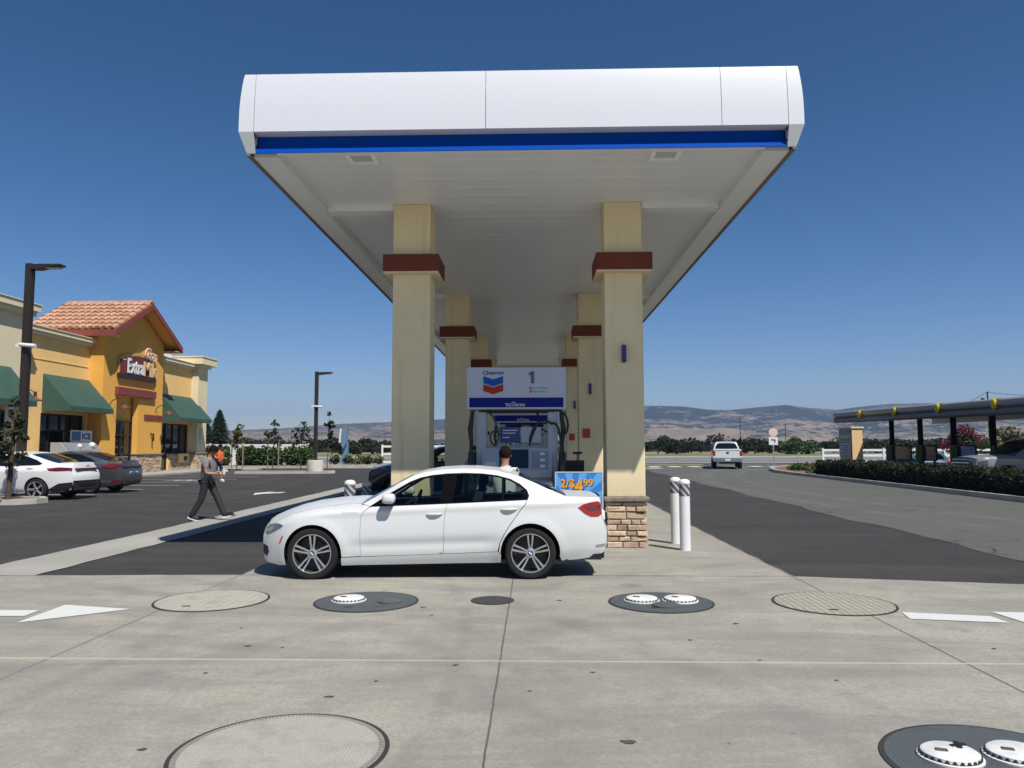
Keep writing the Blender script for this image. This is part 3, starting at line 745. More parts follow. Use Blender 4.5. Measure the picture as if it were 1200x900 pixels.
for ci, cy in enumerate(COLY):
    for xa, xb in ((-2.455, -1.80), (1.225, 1.878)):
        ya, yb = cy + .02, cy + .675; gzc = gz(xa, cy)
        mb = MB(); mb.box(xa, xb, ya, yb, gzc + .86, 5.965, .014)
        col = obj('column', mb, M['column'], can)
        mb = MB(); mb.box(xa - .0, xb + .0, ya, yb, gzc, gzc + .78); core = obj('stone_base', mb, M['mortar'], col)
        mb = MB(); ledgestone(mb, xa - .012, xb + .012, ya - .012, yb + .012, gzc + .004, gzc + .775, 11 + ci * 7 + int(xa > 0)); obj('ledgestone', mb, M['stone'], col, recalc=True)
        mb = MB(); stonecap(mb, xa - .01, xb + .01, ya - .01, yb + .01, gzc + .775, gzc + .862); obj('stone_cap', mb, M['stonecap'], col)
        mb = MB(); mb.box(xa - .15, xb + .16, ya - .15, yb + .15, 4.735, 5.035, .004); obj('collar', mb, M['maroon'], col)
        mb = MB(); mb.box(xa - .145, xb + .155, ya - .145, yb + .145, 4.700, 4.733); obj('collar_soffit', mb, M['trimcream'], col)
        if xa > 0:
            c = at_y(731, 415, 13.2); mb = MB(); mb.box(c.x - .035, c.x + .035, ya - .10, ya, c.z - .15, c.z + .15, .012); obj('wall_light', mb, M['blue_box'], col)
        if xa > 0 and ci in (1, 2):
            mb = MB(); mb.box(xa + .10, xa + .30, ya - .04, ya, 1.95, 2.2); obj('emergency_stop_sign', mb, P('sign_red', (0.45, 0.03, 0.02), .5), col)

# ================================================================== FUEL DISPENSERS
def dispenser(cx, cy, label, number):
    t = thing('fuel_dispenser', label, 'fuel pump', (cx, cy, gz(cx, cy)), 'fuel dispensers in a row under the canopy')
    z0 = gz(cx, cy)
    Bx = lambda mb, a, b, c, d, e, f, bv=.01: mb.box(cx + a, cx + b, cy + c, cy + d, z0 + e, z0 + f, bv)
    mb = MB(); Bx(mb, -.62, .62, .12, .68, .12, 1.32, .03); body = obj('cabinet', mb, M['grey'], t)
    mb = MB(); Bx(mb, -.80, .80, -.05, .85, 0, .12, .02); obj('island_base', mb, M['kerb'], t)
    # angled head with screens
    mb = MB(); prof = [(.10, 1.18), (.06, 1.30), (.16, 1.68), (.24, 1.74), (.60, 1.74), (.66, 1.30), (.62, 1.18)]
    mb.prism([(cx - .60, cy + a, z0 + b) for a, b in prof], (1.20, 0, 0)); obj('head', mb, M['lightgrey'], t)
    mb = MB(); mb.prism([(cx - .30, cy + a, z0 + b) for a, b in ((.058, 1.34), (.143, 1.66), (.16, 1.66), (.08, 1.34))], (.50, 0, 0)); obj('screen', mb, M['glass_dark'], t)
    mb = MB()
    for k in range(3): mb.prism([(cx + .26, cy + a, z0 + b) for a, b in ((.052 + k*.026, 1.33 + k*.105), (.074 + k*.026, 1.42 + k*.105), (.10 + k*.026, 1.42 + k*.105), (.09 + k*.026, 1.33 + k*.105))], (.28, 0, 0))
    obj('grade_button', mb, P('pump_panel', (0.26, 0.28, 0.31), .4), t)
    mb = MB()
    for k in range(3): mb.prism([(cx + .40, cy + a, z0 + b) for a, b in ((.046 + k*.026, 1.35 + k*.105), (.060 + k*.026, 1.40 + k*.105), (.09 + k*.026, 1.40 + k*.105), (.08 + k*.026, 1.35 + k*.105))], (.08, 0, 0))
    obj('price_label', mb, M['white'], t)
    mb = MB(); Bx(mb, -.54, -.36, .085, .11, 1.30, 1.44, .0); obj('receipt_slot', mb, M['white'], t)
    # posts carrying the valance
    for sx in (-1, 1):
        mb = MB(); Bx(mb, sx*.62 - .085, sx*.62 + .085, .16, .62, .5, 2.36, .012); obj('post', mb, M['lightgrey'], t)
    # middle media panel
    mb = MB(); Bx(mb, -.30, .06, .30, .38, 1.78, 2.05, .004); obj('advert_panel', mb, P('advert_blue', (0.02, 0.05, 0.20), .4), t)
    mb = MB(); Bx(mb, .065, .42, .30, .38, 1.78, 2.05, .004); obj('notice_panel', mb, P('notice_grey', (0.45, 0.50, 0.55), .4), t)
    mb = MB()
    for zz, w_ in ((1.985, .26), (1.935, .22), (1.86, .12)): Bx(mb, -.25, -.25 + w_, .294, .2995, zz, zz + .018, 0)
    obj('advert_line', mb, M['white'], t)
    # valance sign
    va, vb = -.855, .85; zb, zt = 2.345, 3.07
    fy = -.02
    mb = MB(); Bx(mb, va, vb, fy, .72, zb, zt, .015); sg = obj('valance', mb, P('sign_face_white', (0.43, 0.455, 0.53), .35, coat=.2), t)
    mb = MB(); Bx(mb, va + .045, vb - .05, fy - .006, fy, zb + .035, zb + .20, 0); obj('blue_strip', mb, P('sign_blue', (0.002, 0.007, 0.16), .5, spec=.2), sg)
    mb = MB(); Bx(mb, -.66, .66, .10, .66, 2.305, 2.343, .005); obj('valance_underside', mb, M['groove'], sg)
    O = Vector((cx, cy + fy - .009, z0))
    X, Z = (1, 0, 0), (0, 0, 1)
    mb = MB(); put_text(mb, 'with', O + Vector((-.055, -.001, 2.455)), X, Z, .028, None, .004)
    put_text(mb, 'TECHRON', O + Vector((-.03, -.001, 2.395)), X, Z, .050, .33, .012); obj('lettering', mb, M['white'], sg, recalc=False)
    navy = P('logo_navy', (0.010, 0.025, 0.16), .4); lb = P('logo_blue', (0.004, 0.075, 0.33), .45, spec=.25); lr = P('logo_red', (0.36, 0.022, 0.012), .45, spec=.25)
    lx = -.40; hw = .17
    mb = MB(); put_text(mb, 'Chevron', O + Vector((lx, 0, 2.942)), X, Z, .070, .36, .016); obj('lettering', mb, navy, sg, recalc=False)
    def chev(z_, h, mat, vd):
        m = MB(); m.prism([O + Vector(p) for p in ((lx - hw, 0, z_), (lx, 0, z_ - vd), (lx + hw, 0, z_), (lx + hw, 0, z_ - h), (lx, 0, z_ - h - vd), (lx - hw, 0, z_ - h))], (0, -.002, 0)); obj('emblem', m, mat, sg)
    chev(2.915, .12, lb, .055); chev(2.775, .115, lr, .055)
    mb = MB()
    if number == '1':
        mb.prism([O + Vector((.262 + a, 0, 2.79 + b)) for a, b in ((-.012, 0), (.040, 0), (.040, .205), (-.002, .205), (-.060, .165), (-.042, .130), (-.012, .150))], (0, -.002, 0))
    else: put_text(mb, number, O + Vector((.262, 0, 2.79)), X, Z, .205, None, .030)
    obj('lettering', mb, P('numeral_grey', (0.07, 0.10, 0.12), .4), sg, recalc=False)
    mb = MB()
    for zz in (2.708, 2.648): mb.disc(O + Vector((.245, 0, zz)), .024, 'y', 20)
    obj('warning_symbol', mb, P('warning_red', (0.45, 0.10, 0.10), .4), sg, recalc=False)
    mb = MB(); put_text(mb, 'Turn Off Engine', O + Vector((.285, 0, 2.695)), X, Z, .028, .27, .004, align='l'); put_text(mb, 'No Smoking', O + Vector((.285, 0, 2.635)), X, Z, .028, .21, .004, align='l')
    obj('lettering', mb, P('fine_print', (0.16, 0.18, 0.22), .4), sg, recalc=False)
    # hoses and nozzles
    gm = P('hose_green', (0.012, 0.05, 0.035), .45)
    def arc(pts, n=14):
        pts = [Vector(p) for p in pts]; out = []
        for i in range(n + 1):
            s = i / n; q = [p.copy() for p in pts]
            while len(q) > 1: q = [a.lerp(b, s) for a, b in zip(q, q[1:])]
            out.append(q[0])
        return out
    W = lambda a, b, c: (cx + a, cy + b, z0 + c)
    for pts, mat, r in (([W(-.62, .2, 2.33), W(-.45, -.05, 2.42), W(-.20, .0, 1.95), W(-.36, -.05, 1.72)], gm, .016),
                        ([W(-.36, -.05, 1.72), W(-.54, .0, 1.80), W(-.42, -.02, 2.12), W(-.28, .1, 1.9)], gm, .016),
                        ([W(.62, .2, 2.33), W(.98, -.02, 2.40), W(.92, .0, 1.72), W(.70, -.02, 1.95)], M['black'], .018),
                        ([W(.60, .1, 2.10), W(.35, -.05, 2.28), W(.24, .0, 1.95), W(.22, .08, 1.80)], M['black'], .020),
                        ([W(.60, .1, 2.10), W(.80, -.05, 2.20), W(.76, -.06, 1.4), W(.74, -.02, .9)], M['black'], .020),
                        ([W(.30, .2, 2.33), W(.50, .05, 2.2), W(.25, .05, 2.0), W(.22, .06, 1.72)], M['black'], .018)):
        mb = MB(); mb.tube(arc(pts), r, 8); obj('hose', mb, mat, t, smooth=60)
    for sx, mat in ((-1, gm), (1, M['black'])):
        mb = MB()
        mb.box(cx + sx*.78 - .06, cx + sx*.78 + .06, cy + .05, cy + .45, z0 + .95, z0 + 1.62, .02)
        obj('nozzle_holster', mb, M['black'], t)
        mb = MB(); mb.tube([W(sx*.78, .02, 1.18), W(sx*.78, -.02, 1.42), W(sx*.78, .02, 1.56)], [.028, .035, .02], 8); mb.tube([W(sx*.78, .02, 1.56), W(sx*.78, .10, 1.60)], .014, 8)
        obj('nozzle', mb, mat, t, smooth=50)
        mb = MB(); mb.tube([W(sx*.76, .10, 2.33), W(sx*.80, .05, 2.0), W(sx*.78, .06, 1.75), W(sx*.80, .04, 1.5)], [.03, .045, .03, .02], 8); obj('hose_swivel', mb, M['black'], t, smooth=50)
    return t
dispenser(-.30, 13.22, 'fuel pump nearest the white sedan, white and blue valance with a large numeral 1', '1')
dispenser(-.28, 21.2, 'second fuel pump in the row, seen through the gap under the numeral 1 valance', '3')
dispenser(-.28, 29.3, 'farthest fuel pump in view, its thin blue strip lowest under the nearest pump sign', '5')

# promo poster sign beside the right column
c0 = at_y(650, 553, 12.95); c1 = at_y(706.5, 553, 12.95)
pr = thing('poster_sign', 'blue sunburst poster sign reading 2/$4.99 between the pump and the cream column', 'poster sign', ((c0.x + c1.x) / 2, 12.97, 0))
x0, x1, zt = c0.x, c1.x, c0.z
def ray_mat():
    m = bpy.data.materials.new('sunburst_blue'); N, L = nt(m); b = N['Principled BSDF']
    tc = N.new('ShaderNodeTexCoord'); mp = N.new('ShaderNodeMapping'); L.new(tc.outputs['Object'], mp.inputs[0])
    mp.inputs['Location'].default_value = (0.1, 0, -.75); s = N.new('ShaderNodeSeparateXYZ'); L.new(mp.outputs[0], s.inputs[0])
    a = mathn(N, L, 'ARCTAN2', s.outputs[2], s.outputs[0]); f = mathn(N, L, 'GREATER_THAN', mathn(N, L, 'FRACT', mathn(N, L, 'MULTIPLY', a, 2.2)), 0.5)
    L.new(mixc(N, L, f, (0.03, 0.20, 0.55), (0.10, 0.36, 0.75)), b.inputs['Base Color']); b.inputs['Roughness'].default_value = 0.35; return m
mb = MB(); mb.box(x0 + .02, x1 - .02, 12.955, 12.99, .22, zt - .02); obj('poster', mb, ray_mat(), pr)
mb = MB(); mb.box(x0, x1, 12.95, 13.0, zt - .022, zt, .004); mb.box(x0, x0 + .022, 12.95, 13.0, .18, zt - .023); mb.box(x1 - .022, x1, 12.95, 13.0, .18, zt - .023); mb.box(x0, x1, 12.95, 13.0, .17, .215)
obj('frame', mb, M['lightgrey'], pr)
for sx in (x0 + .08, x1 - .08):
    mb = MB(); mb.box(sx - .03, sx + .03, 12.85, 13.1, 0, .17); obj('foot', mb, M['steel'], pr)
yel = P('poster_yellow', (0.75, 0.33, 0.03), .4)
wz = zt - .36; sc = (x1 - x0) / .86
def ptext(s, x, z, h, w_):
    for d, mat, dy in (((.012, -.012), M['black'], 12.9525), ((0, 0), yel, 12.950)):
        mb = MB(); put_text(mb, s, (x + d[0], dy, z + d[1]), (1, 0, 0), (0, 0, 1), h, w_, .030); obj('lettering', mb, mat, pr, recalc=False)
ptext('2/$', x0 + .225*sc, zt - .255, .135, .235); ptext('4', x0 + .425*sc, zt - .35, .235, .145); ptext('99', x0 + .595*sc, zt - .235, .115, .165)

# windshield service unit and bin by the columns
su = thing('service_unit', 'grey windscreen service unit standing right of the fuel pump', 'service unit', (.75, 16.6, 0))
mb = MB(); mb.box(.55, 1.0, 16.4, 16.8, .01, 1.18, .02); obj('cabinet', mb, M['grey'], su)
mb = MB(); mb.box(.50, 1.05, 16.35, 16.85, 1.18, 1.30, .02); mb.box(.5, 1.05, 16.40, 16.44, 1.30, 1.42); obj('tray', mb, M['black'], su)
mb = MB(); mb.tube([(.9, 16.6, 1.2), (.92, 16.6, 1.55)], .012, 6); mb.box(.82, 1.02, 16.58, 16.62, 1.55, 1.60); obj('squeegee', mb, M['black'], su)
bn = thing('litter_bin', 'black domed litter bin in the shade behind the left column', 'litter bin', (-1.28, 16.9, 0))
mb = MB(); mb.box(-1.52, -1.04, 16.65, 17.15, .01, 1.25, .03); obj('bin_body', mb, M['black'], bn)
mb = MB(); mb.lathe([(.26, 1.25), (.26, 1.33), (.2, 1.44), (.1, 1.5), (.001, 1.52)], (-1.28, 16.9, 0), 'z', 20); obj('lid', mb, M['grey'], bn, smooth=40)
gp = thing('standpipe', 'slim dark green standpipe beside the black litter bin', 'standpipe', (-1.0, 15.6, 0))
mb = MB(); mb.cyl((-1.0, 15.6, 0.01), (-1.0, 15.6, 1.95), .05, n=12); obj('pipe', mb, P('pipe_green', (0.015, 0.09, 0.06), .4), gp, smooth=40)
mb = MB(); mb.box(-1.1, -.9, 15.5, 15.7, 1.95, 2.02, .01); obj('pipe_head', mb, M['black'], gp)

# ================================================================== BOLLARDS
M['band_stripes'] = stripe_mat('bollard_band_striped', (0.50, 0.50, 0.51), (0.09, 0.095, 0.11), 13.0, R(40), .35)  # pale and dark grey diagonal reflective stripes, same on every bollard
def bollard(x, y, h, label):
    t = thing('bollard', label, 'bollard', (x, y, 0.01), 'white bollards guarding the pump island')
    mb = MB(); r = .088
    mb.lathe([(r, .01), (r, h - .07)], (x, y, 0), 'z', 28); obj('post', mb, P('bollard_white', (0.70, 0.70, 0.70), .4, var=.05, vscale=3), t, smooth=50)
    mb = MB(); mb.lathe([(r + .006, h - .075), (r + .008, h - .05), (r * .9, h - .02), (r * .5, h - .004), (.001, h)], (x, y, 0), 'z', 28); obj('cap', mb, M['white'], t, smooth=50)
    mb = MB(); mb.lathe([(r + .003, h - .275), (r + .003, h - .085)], (x, y, 0), 'z', 28); obj('reflective_band', mb, M['band_stripes'], t, smooth=50)
bollard(2.47, 12.92, 1.17, 'nearer white bollard of the pair right of the stone base')
bollard(2.48, 13.80, 1.17, 'farther white bollard of the pair right of the stone base')
bollard(-3.09, 12.95, 1.16, 'sunlit white bollard behind the bonnet of the white sedan')
bollard(-3.30, 15.2, 1.03, 'shaded bollard in front of the dark parked car beyond the sedan bonnet')

# ================================================================== MANHOLE COVERS
def waffle(name, a, b_, scale, soft=.5):
    m = bpy.data.materials.new(name); N, L = nt(m); b = N['Principled BSDF']; p, x, y, z = pos_nodes(N, L)
    s1 = mathn(N, L, 'SINE', mathn(N, L, 'MULTIPLY', mathn(N, L, 'ADD', x, y), scale)); s2 = mathn(N, L, 'SINE', mathn(N, L, 'MULTIPLY', mathn(N, L, 'SUBTRACT', x, y), scale))
    f = mapr(N, L, mathn(N, L, 'MULTIPLY', s1, s2), -.35, .35, 0, soft)
    ns = noise(N, L, p, 5, 6, .65); c = mixc(N, L, f, a, b_); c = mixc(N, L, mapr(N, L, ns, .48, .72, 0, .7), c, tuple(q * .62 for q in a))
    c = mixc(N, L, mapr(N, L, noise(N, L, p, 55, 3, .7), .4, .7, 0, .35), c, tuple(q * .6 for q in b_))
    L.new(c, b.inputs['Base Color']); b.inputs['Roughness'].default_value = .75
    bp = N.new('ShaderNodeBump'); bp.inputs['Strength'].default_value = .5; bp.inputs['Distance'].default_value = .01; L.new(f, bp.inputs['Height']); L.new(bp.outputs[0], b.inputs['Normal'])
    return m
W1 = waffle('cover_tan_waffle', (0.43, 0.405, 0.325), (0.235, 0.215, 0.165), 42, 1.0)
W2 = waffle('cover_tan_worn', (0.43, 0.415, 0.345), (0.32, 0.305, 0.25), 36, .6)
W3 = waffle('cover_tan_pale', (0.40, 0.38, 0.325), (0.31, 0.295, 0.25), 150, .35)
W4 = waffle('cover_slate', (0.085, 0.098, 0.102), (0.060, 0.070, 0.074), 130, .7)
LIDM = P('lid_white', (0.68, 0.68, 0.66), .5, var=.18, vscale=9)
def cover(x, y, r, mat, label, lids=(), rim=True, ticks=False):
    t = thing('manhole_cover', label, 'manhole cover', (x, y, .01), 'round tank covers set in the concrete')
    mb = MB(); mb.lathe([(r, .0135), (r, .0165), (r * .955, .0165)], (x, y, 0), 'z', 72); obj('rim', mb, M['groove'], t)
    mb = MB(); mb.lathe([(r * .955, .012), (r * .955, .019), (.001, .022)], (x, y, 0), 'z', 72); obj('plate', mb, mat, t, recalc=True)
    if ticks:
        mb = MB()
        for k in range(150):
            a = 2 * math.pi * k / 150; d = Vector((math.cos(a), math.sin(a), 0)); n_ = Vector((-d.y, d.x, 0)) * r * .008; c = Vector((x, y, .0212))
            mb.add([c + d * r * .90 + n_, c + d * r * .955 + n_, c + d * r * .955 - n_, c + d * r * .90 - n_], [[0, 1, 2, 3]])
        obj('tick_ring', mb, P('tick_dark', (0.20, 0.185, 0.155), .8), t, recalc=False)
    mb = MB(); mb.add([(x - r*.28, y - r*.62, .0235), (x - r*.14, y - r*.62, .0235), (x - r*.14, y - r*.55, .0235), (x - r*.28, y - r*.55, .0235)], [[0, 1, 2, 3]]); obj('lift_slot', mb, M['groove'], t, recalc=False)
    for (dx, dy, lr, kind) in lids:
        c = Vector((x + dx, y + dy, 0))
        if kind == 'w':
            mb = MB(); mb.lathe([(lr, .02), (lr, .03), (lr * .92, .034)], c, 'z', 40); l = obj('lid', mb, LIDM, t)
            mb = MB(); mb.lathe([(lr * .90, .03), (lr * .88, .052), (lr * .80, .060), (.001, .064)], c, 'z', 40); obj('lid_top', mb, LIDM, l, smooth=30)
            mb = MB(); vs_ = []; nn = 104
            for k in range(nn):
                a = 2 * math.pi * k / nn; d = Vector((math.cos(a), math.sin(a), 0)); hgt = .050 if k % 4 in (0, 1) else .0345
                vs_ += [c + d * lr * .93 + Vector((0, 0, .0335)), c + d * lr * .93 + Vector((0, 0, hgt)), c + d * lr * .89 + Vector((0, 0, hgt))]
            mb.add(vs_, [[3*k + q, 3*((k+1) % nn) + q, 3*((k+1) % nn) + q + 1, 3*k + q + 1] for k in range(nn) for q in (0, 1)])
            obj('notch', mb, M['groove'], l, recalc=False)
            mb = MB(); mb.obox(c + Vector((-lr*.3, -lr*.05, .0645)), (lr*.17, -lr*.06, 0), (lr*.03, lr*.10, 0), (0, 0, .003)); obj('handle_slot', mb, P('slot_brown', (0.10, 0.075, 0.055), .8), l)
        else:
            mb = MB(); mb.lathe([(lr, .02), (lr, .034), (lr * .86, .042), (.001, .046)], c, 'z', 36); obj('lid', mb, P('lid_slate', (0.075, 0.083, 0.083), .55), t, smooth=30)
    return t
cover(-3.58, 8.64, .615, W2, 'pale tan round cover left of the slate cover with one white lid')
cover(-1.85, 8.60, .57, W4, 'slate round cover with one white lid and one dark lid in front of the sedan', [(-.20, .02, .19, 'w'), (.27, -.05, .13, 'd')])
mh = cover(-.47, 8.69, .24, waffle('cover_black', (0.035, 0.035, 0.036), (0.055, 0.055, 0.056), 120, .8), 'small black round grate on the concrete joint')
cover(1.37, 8.62, .57, W4, 'slate round cover with two white lids in front of the stone base', [(-.20, .05, .195, 'w'), (.22, .05, .195, 'w'), (.02, -.22, .15, 'd')])
cover(3.22, 8.60, .635, W1, 'tan round cover with a bold waffle pattern beside the painted arrow')
cover(-1.42, 4.42, .60, W3, 'largest pale round cover with a ticked edge at the bottom edge of the picture', ticks=True)
t7 = cover(2.48, 4.32, .60, W4, 'slate round cover with two big white lids at the bottom edge of the picture', [(-.235, .08, .165, 'w'), (.13, .10, .165, 'w')])
mb = MB(); c = Vector((2.32, 4.46, .0665)); mb.obox(c, (.045, .012, 0), (-.004, .012, 0), (0, 0, .002)); mb.obox(c + Vector((0, 0, .0005)), (.012, -.004, 0), (.012, .045, 0), (0, 0, .002)); obj('cross_mark', mb, M['black'], t7)
# ================================================================== CARS
def inside(pt, poly):
    x, y = pt; r = False; n = len(poly); j = n - 1
    for i in range(n):
        xi, yi = poly[i]; xj, yj = poly[j]
        if (yi > y) != (yj > y) and x < (xj - xi) * (y - yi) / (yj - yi) + xi: r = not r
        j = i
    return r
def resample(poly, st):
    out = []
    for i in range(len(poly)):
        a, b = Vector(poly[i]), Vector(poly[(i + 1) % len(poly)]); n = max(1, int(round((b - a).length / st)))
        out += [tuple(a.lerp(b, k / n)) for k in range(n)]
    return out
def area(poly): return sum(poly[i][0]*poly[(i+1) % len(poly)][1] - poly[(i+1) % len(poly)][0]*poly[i][1] for i in range(len(poly))) / 2
def inset(poly, d):
    if area(poly) < 0: poly = poly[::-1]
    n = len(poly); out = []
    for i in range(n):
        p0, p1, p2 = Vector(poly[i-1]), Vector(poly[i]), Vector(poly[(i+1) % n])
        e1 = (p1 - p0).normalized(); e2 = (p2 - p1).normalized(); n1 = Vector((-e1.y, e1.x)); n2 = Vector((-e2.y, e2.x))
        b = n1 + n2
        if b.length < 1e-6: b = n1
        b.normalize(); c = max(0.4, b.dot(n1)); out.append(tuple(p1 + b * d / c))
    return out
def region(mb, outer, holes, yfun, sgn, st=.04, off=0.0, thick=0.0, ins=0.0):
    """fill a side-view outline (x,z) and lay it on the body side surface y = yfun(x,z)"""
    if ins: outer = inset(outer, ins)
    loops = [resample(outer, st)] + [resample(h, st) for h in holes]
    vs = []; es = []
    for lp in loops:
        o = len(vs); vs += lp; es += [(o + i, o + (i + 1) % len(lp)) for i in range(len(lp))]
    bx = np.array(vs)
    x0, z0 = bx.min(0); x1, z1 = bx.max(0); row = 0; zz = z0 + st * .6
    extra = []
    while zz < z1:
        xx = x0 + st * (.3 if row % 2 else .8)
        while xx < x1:
            if np.min((bx[:, 0] - xx)**2 + (bx[:, 1] - zz)**2) > (.5 * st)**2 and inside((xx, zz), outer) and not any(inside((xx, zz), h) for h in holes):
                extra.append((xx, zz))
            xx += st
        zz += st * .87; row += 1
    V, E, F, *_ = delaunay_2d_cdt([Vector(p) for p in vs + extra], es, [], 0, 1e-6)
    fs = []
    for f in F:
        c = sum((V[i] for i in f), Vector((0, 0))) / len(f)
        if inside(c, outer) and not any(inside(c, h) for h in holes): fs.append(list(f))
    P3 = [(v.x, sgn * (yfun(v.x, v.y) + off), v.y) for v in V]
    if sgn > 0: fs = [f[::-1] for f in fs]
    mb.add(P3, fs)
    if thick:
        for lp in loops:
            n = len(lp); a = [(x, sgn * (yfun(x, z) + off), z) for x, z in lp]; b = [(x, sgn * (yfun(x, z) + off - thick), z) for x, z in lp]
            mb.add(a + b, [[i, (i+1) % n, n + (i+1) % n, n + i] for i in range(n)])
def hermite(knots):
    xs = [k[0] for k in knots]; ys = [k[1] for k in knots]; n = len(xs)
    m = [0] * n
    for i in range(n):
        if i == 0: m[i] = (ys[1]-ys[0])/(xs[1]-xs[0])
        elif i == n-1: m[i] = (ys[-1]-ys[-2])/(xs[-1]-xs[-2])
        else: m[i] = ((ys[i+1]-ys[i])/(xs[i+1]-xs[i]) + (ys[i]-ys[i-1])/(xs[i]-xs[i-1])) / 2
    def f(x):
        if x <= xs[0]: return ys[0] + m[0]*(x-xs[0])
        if x >= xs[-1]: return ys[-1] + m[-1]*(x-xs[-1])
        i = 0
        while x > xs[i+1]: i += 1
        h = xs[i+1]-xs[i]; t = (x-xs[i])/h
        return (2*t**3-3*t**2+1)*ys[i] + (t**3-2*t**2+t)*h*m[i] + (-2*t**3+3*t**2)*ys[i+1] + (t**3-t**2)*h*m[i+1]
    return f
def clamp(a, lo=0.0, hi=1.0): return min(max(a, lo), hi)
def arcpts(cx, cz, r, zlo, n=22, rev=False):
    """arch edge from the left foot over the top to the right foot"""
    a0 = math.pi - math.asin(clamp((zlo - cz) / r, -1, 1)); a1 = math.asin(clamp((zlo - cz) / r, -1, 1))
    p = [(cx + r * math.cos(a0 + (a1 - a0) * k / n), cz + r * math.sin(a0 + (a1 - a0) * k / n)) for k in range(n + 1)]
    return p[::-1] if rev else p
def strip(mb, nodes, yfun, crown, st=.05, nt_=18, yin=0.0):
    """cross-car skin between the two body sides along a piece of the outline; crown bulges it outwards"""
    pts = []
    for a, b in zip(nodes, nodes[1:]):
        a, b = Vector(a), Vector(b); n = max(1, int(round((b - a).length / st)))
        pts += [a.lerp(b, k / n) for k in range(n)]
    pts.append(Vector(nodes[-1])); N_ = len(pts); vs = []
    c0, c1 = crown if isinstance(crown, tuple) else (crown, crown)
    for i, p in enumerate(pts):
        d = (pts[min(i+1, N_-1)] - pts[max(i-1, 0)]).normalized(); nn = Vector((-d.y, d.x))
        ye = yfun(p.x, p.y) - yin; cr = c0 + (c1 - c0) * i / max(1, N_-1)
        for k in range(nt_ + 1):
            t = -1 + 2 * k / nt_; q = p + nn * cr * (1 - abs(t)**2.4)
            vs.append((q.x, t * ye, q.y))
    m = nt_ + 1
    mb.add(vs, [[i*m+k, i*m+k+1, (i+1)*m+k+1, (i+1)*m+k] for i in range(N_-1) for k in range(nt_)])

